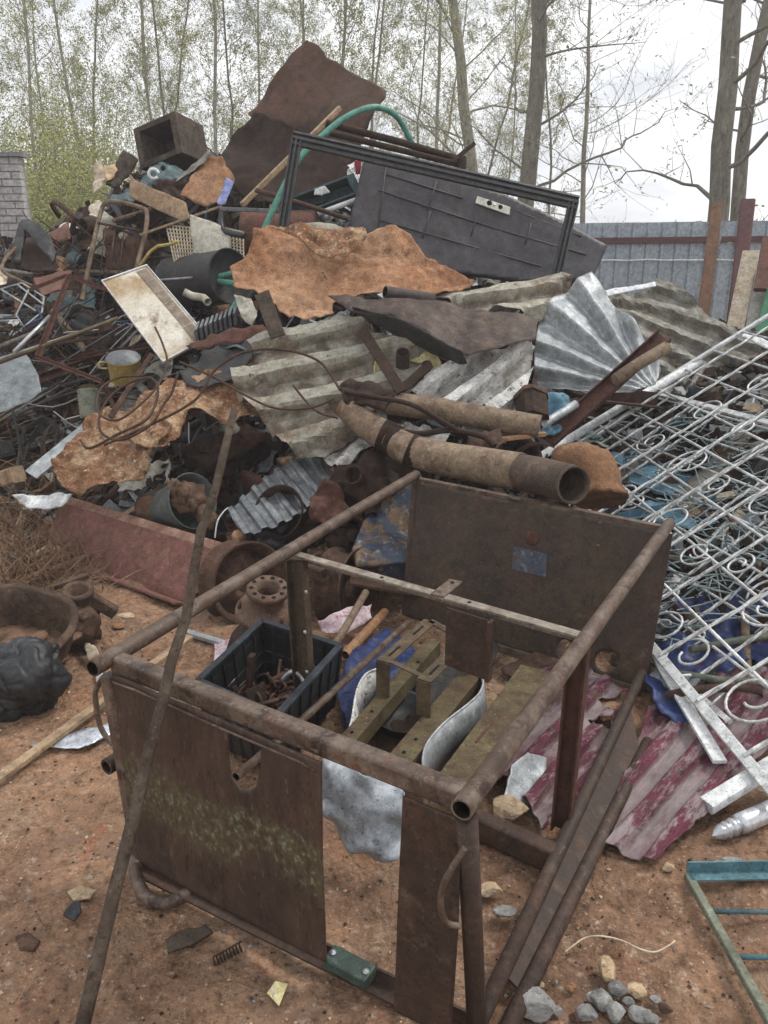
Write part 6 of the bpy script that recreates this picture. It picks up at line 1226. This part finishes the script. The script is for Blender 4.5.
sheet('blue_sheet','faded blue painted strip under the lattice, below the first blue sheet','sheet metal','bluepaint',scat([(640,500),(700,508),(720,525),(690,532),(640,518)],.15),cell=3,namp=.02,rag=2)
sheet('grey_sheet','pale flat sheet strip lying diagonally under the lattice','metal strip','galv_dirty',scat([(672,500),(735,425),(768,412),(772,424),(740,445),(690,512)],.2),cell=3,namp=.01,rag=1)
tubes('green_pipe','green painted pipe under the lattice by the lower right','pipe','graygreen',scat([(668,672),(720,680),(790,684)],.16),.014,hollow=0,n=8)
tubes('green_pipe','second weathered green pipe under the blue tarpaulin edge','pipe','graygreen',scat([(690,650),(740,640),(790,632)],.2),.014,hollow=0,n=8)
barpx('blue_bar','blue painted angle bar under the lattice beside the casting elbow','angle iron','bluepaint',*scat([(620,520),(720,500)],.15),.04,.006,'angle')
barpx('pale_green_bar','pale green flat bar at the right edge above the lattice','bar','paleyellow',V(752,425,4.9),V(790,440,4.85),.05,.02)
# wire tangle under the lattice: nobody could count it
mb=MB(); rnd=random.Random(77)
for i in range(230):
    px_,py_=rnd.uniform(600,790),rnd.uniform(430,660)
    if px_<640 and py_>500: continue
    q=under(px_,py_); q=q+Vector((0,-.03,.06+.12*rnd.random())); d=Vector((rnd.gauss(0,1),rnd.gauss(0,1),rnd.gauss(0,.35))).normalized(); L=rnd.uniform(.05,.22); bnd=Vector((rnd.gauss(0,1),rnd.gauss(0,1),rnd.gauss(0,.5)))*L*.5
    mb.tube(catmull([q-d*L,q-d*L*.3+bnd,q+d*L*.4+bnd*.5,q+d*L],4),rnd.uniform(.0025,.0045),5,cap=False)
tag(mb.build('wire_tangle','bluewire'),'tangle of pale blue and grey wire under the silver lattice panels','wire',kind='stuff')
# ================================================================ the many smaller pieces of the heap
rnd=random.Random(101)
def V3(s=1): return Vector((rnd.gauss(0,s),rnd.gauss(0,s),rnd.gauss(0,s)))
def k_rod(L=.5,r=.010,bend=.05):
    p=[Vector((-L+2*L*i/5,0,0))+Vector((0,rnd.gauss(0,bend),rnd.gauss(0,bend*.6))) for i in range(6)]; return MB().tube(catmull(p,3),r,7)
def k_hook(L=.3,r=.01):
    p=[Vector((-L,0,0)),Vector((0,.02,0)),Vector((L*.8,0,.01)),Vector((L,.06,.02)),Vector((L*.85,.14,.02)),Vector((L*.5,.15,.03))]; return MB().tube(catmull(p,5),r,7)
def k_bar(L=.4,w=.05,t=.012): 
    m=MB(); n=6; tw=rnd.gauss(0,.08)
    for s in (0,): 
        pts=[(-w/2,-t/2),(w/2,-t/2),(w/2,t/2),(-w/2,t/2)]
        vs=[]
        for i in range(n+1):
            x=-L+2*L*i/n; a=tw*i; z=.05*math.sin(i*.8+tw*20)*L
            for (y,zz) in pts: vs.append((x,y*math.cos(a)-zz*math.sin(a),z+y*math.sin(a)+zz*math.cos(a)))
        m.add(vs,[(i*4+k,i*4+(k+1)%4,i*4+4+(k+1)%4,i*4+4+k) for i in range(n) for k in range(4)]+[(3,2,1,0),(n*4,n*4+1,n*4+2,n*4+3)])
    return m
def k_angle(L=.4,w=.05): return MB().angle((-L,0,0),(L,0,0),w,.006,wob=.02)
def k_chan(L=.35,w=.09): return MB().channel((-L,0,0),(L,0,0),w,.05,.007,wob=.012)
def k_tube(L=.3,r=.035): return MB().tube([(-L,0,0),(0,.01,.005),(L,0,0)],r,14,.004)
def k_sheet(a=.22,b=.15,amp=.05,corr=0):
    m=MB(); n=22; s=rnd.uniform(0,99); vs=[]; keep=set()
    out=[(rnd.uniform(.62,1)) for _ in range(11)]
    for i in range(n+1):
        for j in range(n+1):
            u=-1+2*i/n; v=-1+2*j/n; ang=math.atan2(v,u); k=(ang/(2*math.pi)%1)*11; q=out[int(k)%11]*(1-k%1)+out[(int(k)+1)%11]*(k%1)
            rr=max(abs(u),abs(v)); sc_=q*(1+.08*noise.noise(Vector((ang*6,s,0))))
            x=u*a*sc_; y=v*b*sc_; P=Vector((x*5,y*5,s)); z=amp*(noise.noise(P)*1.5+.5*noise.noise(P*2.6)+.3*abs(noise.noise(P*6)))+ (corr*math.sin(x*75) if corr else 0)+amp*1.2*(u*abs(u))*math.sin(s)
            vs.append((x,y,z))
    fs=[(i*(n+1)+j,(i+1)*(n+1)+j,(i+1)*(n+1)+j+1,i*(n+1)+j+1) for i in range(n) for j in range(n)]
    m.add(vs,fs,True); return m
def k_strip(R_=.2,w=.06):
    m=MB(); n=18; a1=rnd.uniform(1.6,3.6); vs=[]
    for i in range(n+1):
        a=a1*i/n; rr=R_*(1+.2*i/n)
        vs += [(rr*math.cos(a),-w/2,rr*math.sin(a)-R_*.4),(rr*math.cos(a),w/2,rr*math.sin(a)-R_*.4+.01)]
    m.add(vs,[(2*i,2*i+2,2*i+3,2*i+1) for i in range(n)],True); return m
def k_ring(R_=.12,r=.02):
    return MB().lathe((0,0,0),(0,0,1),[(R_-r,-.02),(R_+r*.4,-.02),(R_+r*.6,0),(R_+r*.4,.02),(R_-r,.022),(R_-r*1.4,.0),(R_-r,-.02)],26)
def k_gear(R_=.09):
    m=MB(); n=18; vs=[]
    for z in (-.018,.018):
        for i in range(n*4):
            a=2*math.pi*i/(n*4); rr=R_*(1 if i%4 in(0,1) else .86); vs.append((rr*math.cos(a),rr*math.sin(a),z))
        for i in range(n*4):
            a=2*math.pi*i/(n*4); vs.append((R_*.34*math.cos(a),R_*.34*math.sin(a),z))
    N=n*4; f=[]
    for i in range(N):
        j=(i+1)%N; f += [(i,j,2*N+j,2*N+i),(N+i,2*N+N+i,2*N+N+j,N+j),(i,N+i,N+j,j),(2*N+i,2*N+j,3*N+j,3*N+i)]
    m.add(vs,f); m.lathe((0,0,0),(0,0,1),[(R_*.5,.018),(R_*.45,.045),(R_*.34,.045),(R_*.34,-.03),(R_*.5,-.03),(R_*.5,-.018)],18); return m
def k_can(r=.05,h=.13):
    m=MB().lathe((0,0,0),(1,0,0),[(r*.86,-h/2),(r,-h/2+.004),(r*.97,-h*.2),(r*.98,0),(r*.95,h*.25),(r,h/2),(r*.9,h/2),(r*.88,-h/2+.01),(.001,-h/2+.012)],20); s=rnd.uniform(0,99)
    for i,v in enumerate(m.v): m.v[i]=v+Vector((0,1,1))*.012*noise.noise(v*12+Vector((s,s,s)))
    return m
def k_box(a=.12,b=.08,c=.06):
    m=MB().box((0,0,0),Vector((a,0,0)),Vector((0,b,0)),Vector((0,0,c))); m.tube([(a*.4,0,c),(a*.4,0,c+.03)],.02,10,.004); m.box((-a*.3,0,c+.008),Vector((a*.35,0,0)),Vector((0,b*.7,0)),Vector((0,0,.008))); return m
def k_cast(r=.09):
    s=rnd.uniform(0,50); m=MB().blob((0,0,0),r,r*.8,r*.6,.3,1.6,s,3); m.tube([(0,0,0),(r*1.2,r*.2,r*.3)],r*.34,12,.006); m.lathe((-r*.2,-r*.5,0),(-.3,-1,.2),[(r*.5,0),(r*.56,.0),(r*.56,.02),(r*.3,.024),(r*.25,.005),(.001,.003)],14); return m
def k_spring(): 
    pts=[]; 
    for i in range(73):
        t=i/72; a=t*14*math.pi; pts.append(Vector((-.1+.2*t,.035*math.cos(a),.035*math.sin(a))))
    return MB().tube(pts,.0055,6)
def k_loop(R_=.2): 
    s=rnd.uniform(0,9); p=[Vector((R_*math.cos(a)*(1+.2*math.sin(a*1.3+s)),R_*.7*math.sin(a)*(1+.15*math.cos(a*2.1+s)),.04*math.sin(a*3+s)+.01*a)) for a in np.linspace(0,rnd.uniform(5,11),34)]; return MB().tube(p,.0045,6)
def k_board(L=.3,w=.09,t=.022): 
    m=k_bar(L,w,t); return m
def k_bracket(): 
    m=MB().bar((-.13,0,0),(.13,0,0),.06,.008); m.bar((.13,0,-.002),(.13,0,.12),.06,.008,up=Vector((1,0,0))); m.bar((-.09,0,.01),(.12,0,.10),.012,.012); return m
def k_grate():
    m=MB()
    for i in range(7): m.bar((-.16+.053*i,-.12,0),(-.16+.053*i,.12,0),.008,.008)
    for j in range(5): m.bar((-.17,-.11+.055*j,.008),(.17,-.11+.055*j,.008),.008,.008)
    return m
RR=['rust_dark','rust_dark','rust_brown','rust_brown','rust_red','grey_dark']
KIND={ # name: (builder variants, materials, phrase, category, lying flag)
 'rusty_rod':([lambda:k_rod(.55,.0055,.02),lambda:k_rod(.4,.007,.012),lambda:k_rod(.7,.005,.04),lambda:k_hook(.35,.006),lambda:k_rod(.6,.006,.006)],RR+['grey','galv','wire'],'thin bent rod','rod','rods'),
 'steel_tube':([lambda:k_tube(.32,.028),lambda:k_tube(.2,.04),lambda:k_tube(.5,.02)],['rust_dark','rust_brown','pipe_tan','grey_dark','galv_dirty'],'open ended tube','tube','tubes'),
 'flat_bar':([lambda:k_bar(.38,.035,.006),lambda:k_bar(.28,.05,.006),lambda:k_bar(.5,.022,.008)],RR+['grey','galv_dirty'],'twisted flat bar','steel bar','flat bars'),
 'angle_iron':([lambda:k_angle(.4,.028),lambda:k_angle(.28,.045),lambda:k_chan(.3,.06)],RR+['bluepaint','galv_dirty'],'length of angle iron','angle iron','angle irons'),
 'torn_sheet':([lambda:k_sheet(.24,.15,.05),lambda:k_sheet(.16,.13,.05),lambda:k_sheet(.3,.12,.07),lambda:k_sheet(.2,.2,.06),lambda:k_sheet(.2,.14,.02,.012)],['rust_dark','rust_brown','rust_red','rust_flake','grey','galv_dirty','grey_dark','teal','rust_plate','card'],'torn piece of sheet metal','sheet metal','torn sheets'),
 'curled_strip':([lambda:k_strip(.2,.06),lambda:k_strip(.13,.09),lambda:k_strip(.26,.04)],RR+['galv_dirty','grey'],'curled metal strip','metal strip','curled strips'),
 'metal_ring':([lambda:k_ring(.12,.022),lambda:k_ring(.08,.016),lambda:k_ring(.16,.02)],RR,'round metal ring','ring','rings'),
 'toothed_gear':([lambda:k_gear(.09),lambda:k_gear(.07)],['rust_dark','rust_brown','grey_dark'],'toothed gear wheel','gear','gear wheels'),
 'crushed_can':([lambda:k_can(),lambda:k_can(.07,.16),lambda:k_can(.04,.1)],['galv_dirty','rust_brown','rust_red','white_old','grey','olive'],'dented can','can','dented cans'),
 'metal_case':([lambda:k_box(),lambda:k_box(.09,.07,.05),lambda:k_box(.16,.07,.04)],['rust_dark','grey_dark','grey','rust_brown','olive','teal'],'small metal case with a lug','case','metal cases'),
 'cast_part':([lambda:k_cast(.09),lambda:k_cast(.07),lambda:k_cast(.12)],['rust_dark','rust_brown','grey_dark','rust_dark'],'knobbly cast machine part','casting','cast parts'),
 'coil_spring':([k_spring],['rust_dark','grey_dark'],'coil spring','spring','coil springs'),
 'wire_loop':([lambda:k_loop(.2),lambda:k_loop(.14),lambda:k_loop(.26)],['wire','wire','grey_dark','bluewire'],'loop of tangled wire','wire','wire loops'),
 'wood_piece':([lambda:k_board(.26,.07,.02),lambda:k_board(.18,.09,.025)],['wood','wood_dark','cream'],'broken wooden slat','wood','wooden slats'),
 'angle_bracket':([k_bracket],['rust_dark','grey','rust_brown'],'braced angle bracket','bracket','brackets'),
 'wire_grate':([k_grate],['rust_dark','grey'],'small square grate','grate','grates'),
}
ADJ={'rust_dark':'dark rusty','rust_brown':'rust brown','rust_red':'red brown','grey_dark':'blackish','grey':'dull grey','galv':'bright zinc','pipe_tan':'tan brown','galv_dirty':'dirty zinc grey','bluepaint':'faded blue','rust_flake':'flaky orange and white','teal':'grey teal','rust_plate':'smooth dark brown','card':'pale beige','white_old':'scuffed white','olive':'olive','wire':'rust brown','bluewire':'pale blue grey','wood':'light brown','wood_dark':'dark brown','cream':'cream'}
cacheM={}
def proto(kind,vi,mi):
    k=(kind,vi,mi)
    if k not in cacheM:
        o=KIND[kind][0][vi]().build('tmp',mi,base=(0,0,0)); me=o.data; me.name=kind; bpy.data.objects.remove(o); cacheM[k]=me
    return cacheM[k]
# each variant built once, materials swapped on copies of its mesh
base_var={}
def mesh_for(kind,vi,mi):
    k=(kind,vi,mi)
    if k in cacheM: return cacheM[k]
    if (kind,vi) not in base_var: 
        base_var[(kind,vi)]=proto(kind,vi,mi); return cacheM[k]
    me=base_var[(kind,vi)].copy(); me.materials.clear(); me.materials.append(M[mi]); cacheM[k]=me; return me
SHEETY={'torn_sheet','curled_strip'}
placed=[]
def nearest(px,py):
    b=min(LAND,key=lambda l:(l[0]-px)**2+(l[1]-py)**2); dx,dy=px-b[0],py-b[1]
    if dx*dx+dy*dy<26**2: rel='close beside'
    elif abs(dx)>abs(dy)*1.1: rel='to the right of' if dx>0 else 'to the left of'
    else: rel='below' if dy>0 else 'above'
    return rel,b[2]
def put(kind,px,py,off,scale=1,align=None,mi=None):
    q=hit(px,py)
    if q is None: return
    vi=rnd.randrange(len(KIND[kind][0])); mi=mi or rnd.choice(KIND[kind][1]); me=mesh_for(kind,vi,mi)
    c=(Vector((0,0,EYE))-q).normalized(); q=q+c*off+Vector((0,0,.02))
    # local slope
    e=.15; n=Vector((heap(q.x-e,q.y)-heap(q.x+e,q.y),heap(q.x,q.y-e)-heap(q.x,q.y+e),2*e)).normalized(); n=(n+V3(.28)).normalized()
    t=(align if align is not None else V3()); t=(t+V3(.25)-n*t.dot(n)); t=(t-n*t.dot(n)).normalized(); b=n.cross(t)
    o=bpy.data.objects.new(kind,me); COL.objects.link(o); s=scale*rnd.uniform(.8,1.2)
    o.matrix_world=Matrix.Translation(q)@Matrix((t,b,n)).transposed().to_4x4()@Matrix.Scale(s,4)
    if kind in SHEETY:
        md=o.modifiers.new('thickness','SOLIDIFY'); md.thickness=.004; md.offset=0
    rel,lm=nearest(px,py); lab=f"{ADJ.get(mi,'rusty')} {KIND[kind][2]} {rel} {lm}"
    if len(lab.split())>16: lab=f"{ADJ.get(mi,'rusty')} {KIND[kind][2]} by {lm}"
    o['label']=lab; o['category']=KIND[kind][3]; placed.append((kind,lab,o,rel,lm)); return o
def region(n,x0,x1,y0,y1,kinds,off,scale=1,align=None,cond=None):
    # jittered grid so the pieces spread evenly
    a=(x1-x0)*(y1-y0)/n; st=math.sqrt(a); y=y0+st/2
    while y<y1:
        x=x0+st/2
        while x<x1:
            px,py=x+rnd.uniform(-.5,.5)*st,y+rnd.uniform(-.5,.5)*st
            if cond is None or cond(px,py): put(rnd.choice(kinds),px,py,rnd.uniform(*off),scale,align)
            x+=st
        y+=st
mix=['rusty_rod']*8+['flat_bar']*3+['angle_iron']*4+['torn_sheet']*7+['curled_strip']*2+['steel_tube']*3+['metal_ring','toothed_gear','crushed_can','metal_case','metal_case','cast_part','cast_part','wire_loop','wood_piece','angle_bracket','wire_grate']
up_right=Vector((.8,.35,.35))
region(150,-5,250,205,345,mix,(-.02,.16),1.0,None,lambda x,y:y>250-.45*x and not(100<x<205 and 270<y<350) and not (x>160 and y<225))
region(110,-5,250,330,500,mix,(-.02,.14),.85,None)
region(34,-5,150,325,400,['rusty_rod']*6+['steel_tube','angle_iron','flat_bar'],(.10,.24),1.0,up_right)
region(70,-5,160,250,420,['rusty_rod'],(.06,.2),.8,None)
region(46,85,250,165,240,mix,(-.02,.14),.9,None,lambda x,y:y>262-.6*x)
region(44,230,540,270,480,mix,(-.04,.08),.8)
region(26,150,400,440,560,['cast_part','toothed_gear','metal_ring','rusty_rod','angle_bracket','steel_tube','torn_sheet','curled_strip','cast_part'],(0,.10),.75)
region(26,230,360,165,250,mix,(-.02,.12),.9)
region(46,530,790,388,470,mix,(-.02,.14),.85)
region(34,600,790,320,400,mix,(-.05,.03),.8)
region(60,600,790,470,700,['rusty_rod','angle_iron','flat_bar','torn_sheet','steel_tube','crushed_can','wood_piece','curled_strip','metal_case'],(0,.05),.75,None,lambda x,y:x>640 or y<520)
region(16,0,60,430,560,['wood_piece','crushed_can','flat_bar','torn_sheet','steel_tube'],(0,.08),.7)
by={}
for k,lab,o,rel,lm in placed: by.setdefault(lab,[]).append((k,o))
for lab,v in by.items():
    if len(v)>1:
        for k,o in v: o['group']=lab.split(' ',1)[0]+' '+KIND[k][4]+': '+' '.join(lab.split()[-8:])
# ---------------------------------------------------------------- fine debris on the rise, grit on the clay, dry stalks
def norm_at(x,y,e=.1): return Vector((heap(x-e,y)-heap(x+e,y),heap(x,y-e)-heap(x,y+e),2*e)).normalized()
def multi(name,label,cat,mats,items):
    me=bpy.data.meshes.new(name); vs=[];fs=[];mi=[]
    for v,f,m in items:
        k=len(vs); vs+=v; fs+=[tuple(i+k for i in q) for q in f]; mi+=[m]*len(f)
    me.from_pydata([tuple(a) for a in vs],[],fs)
    for m in mats: me.materials.append(M[m])
    me.polygons.foreach_set('material_index',mi); me.update()
    o=bpy.data.objects.new(name,me); COL.objects.link(o); tag(o,label,cat,kind='stuff'); return o
items=[]; mats=['rust_dark','rust_dark','rust_brown','grey_dark','grey','galv','rust_dark','wood_dark','rust_dark','grey_dark']
BOXF=[(0,1,3,2),(4,6,7,5),(0,4,5,1),(2,3,7,6),(0,2,6,4),(1,5,7,3)]
for i in range(9000):
    x=rnd.uniform(-4.6,3.6); y=rnd.uniform(2.6,7.6); z=heap(x,y)
    if z<.07: continue
    n=norm_at(x,y); n=(n+V3(.5)).normalized(); t=V3(); t=(t-n*t.dot(n)).normalized(); b=n.cross(t); L=rnd.uniform(.02,.11); w_=rnd.uniform(.008,.05); h_=rnd.uniform(.002,.012); c=Vector((x,y,z+rnd.uniform(0,.05)))
    v=[c+t*L*a1+b*w_*b1*(1 if a1>0 else rnd.uniform(.5,1))+n*(h_*c1+.02*a1*rnd.random()) for a1 in(-1,1) for b1 in(-1,1) for c1 in(-1,1)]
    items.append((v,BOXF,rnd.randrange(len(mats))))
multi('scrap_debris','small dark rusty chips and fragments covering the heap between bigger pieces','debris',mats,items)
items=[]; OCT=[(0,2,4),(2,1,4),(1,3,4),(3,0,4),(2,0,5),(1,2,5),(3,1,5),(0,3,5)]
for i in range(9000):
    y=.9+3.6*rnd.random()**1.5; x=rnd.uniform(-.62*y-.35,.62*y+.4); 
    z=gz(x,y); s=rnd.choice((.0016,.0022,.0025,.003,.004,.005))*(1 if rnd.random()<.985 else 2.8)*(1+.15*y); c=Vector((x,y,z+s*.3))
    if noise.noise(Vector((x*1.6,y*1.6,0)))+rnd.uniform(-.5,.5)<-.1: continue
    v=[c+Vector(d)*s*rnd.uniform(.5,1.3) for d in ((1,0,0),(-1,0,0),(0,1,0),(0,-1,0),(0,0,.7),(0,0,-.7))]
    items.append((v,OCT,rnd.choice((0,1,2,2,3,3,4))))
multi('ground_grit','tiny pale and dark grit scattered over the reddish clay','grit',['stone','stone_tan','rust_brown','wood','rust_dark'],items)
items=[]
for i in range(2600):
    # soil crumbs and clods
    y=1.0+3.2*rnd.random(); x=rnd.uniform(-.62*y-.35,.62*y+.4); z=gz(x,y); s=rnd.uniform(.003,.010)*(1 if rnd.random()<.95 else 2.2)
    if noise.noise(Vector((x*1.1,y*1.1,7)))<.02: continue
    c=Vector((x,y,z)); v=[c+Vector(d)*s*rnd.uniform(.6,1.4) for d in ((1,0,0),(-1,0,0),(0,1,0),(0,-1,0),(0,0,.5),(0,0,-.5))]; items.append((v,OCT,0))
M['clod']=mat('clay_clod',(.23,.135,.085),[((.15,.085,.055),12,.5,.7)],.95,bump=.5,vary=0)
multi('soil_crumbs','loose crumbs of the same reddish clay lying on the ground','soil',['clod'],items)
items=[]
for i in range(1500):
    px,py=rnd.uniform(-10,105),rnd.uniform(498,592)
    if rnd.random()<(px-30)/120: continue
    q=G(px,py,0); q.z=gz(q.x,q.y); d=Vector((rnd.gauss(.25,.6),rnd.gauss(0,.6),abs(rnd.gauss(.35,.5)))).normalized(); L=rnd.uniform(.08,.38); s=d.orthogonal().normalized()*.0028; e_=q+d*L+Vector((rnd.gauss(0,.03),rnd.gauss(0,.03),-.02)); m_=q.lerp(e_,.5)+Vector((0,0,.02)); u2=s.cross(d).normalized()*.0028
    items.append(([q-s,q+s,q+u2,m_-s,m_+s,m_+u2,e_],[(0,1,4,3),(1,2,5,4),(2,0,3,5),(3,4,6),(4,5,6),(5,3,6)],0))
multi('dry_grass','dry brown grass stalks and twigs at the left foot of the heap','grass',['straw'],items)
print('filler',len(placed))
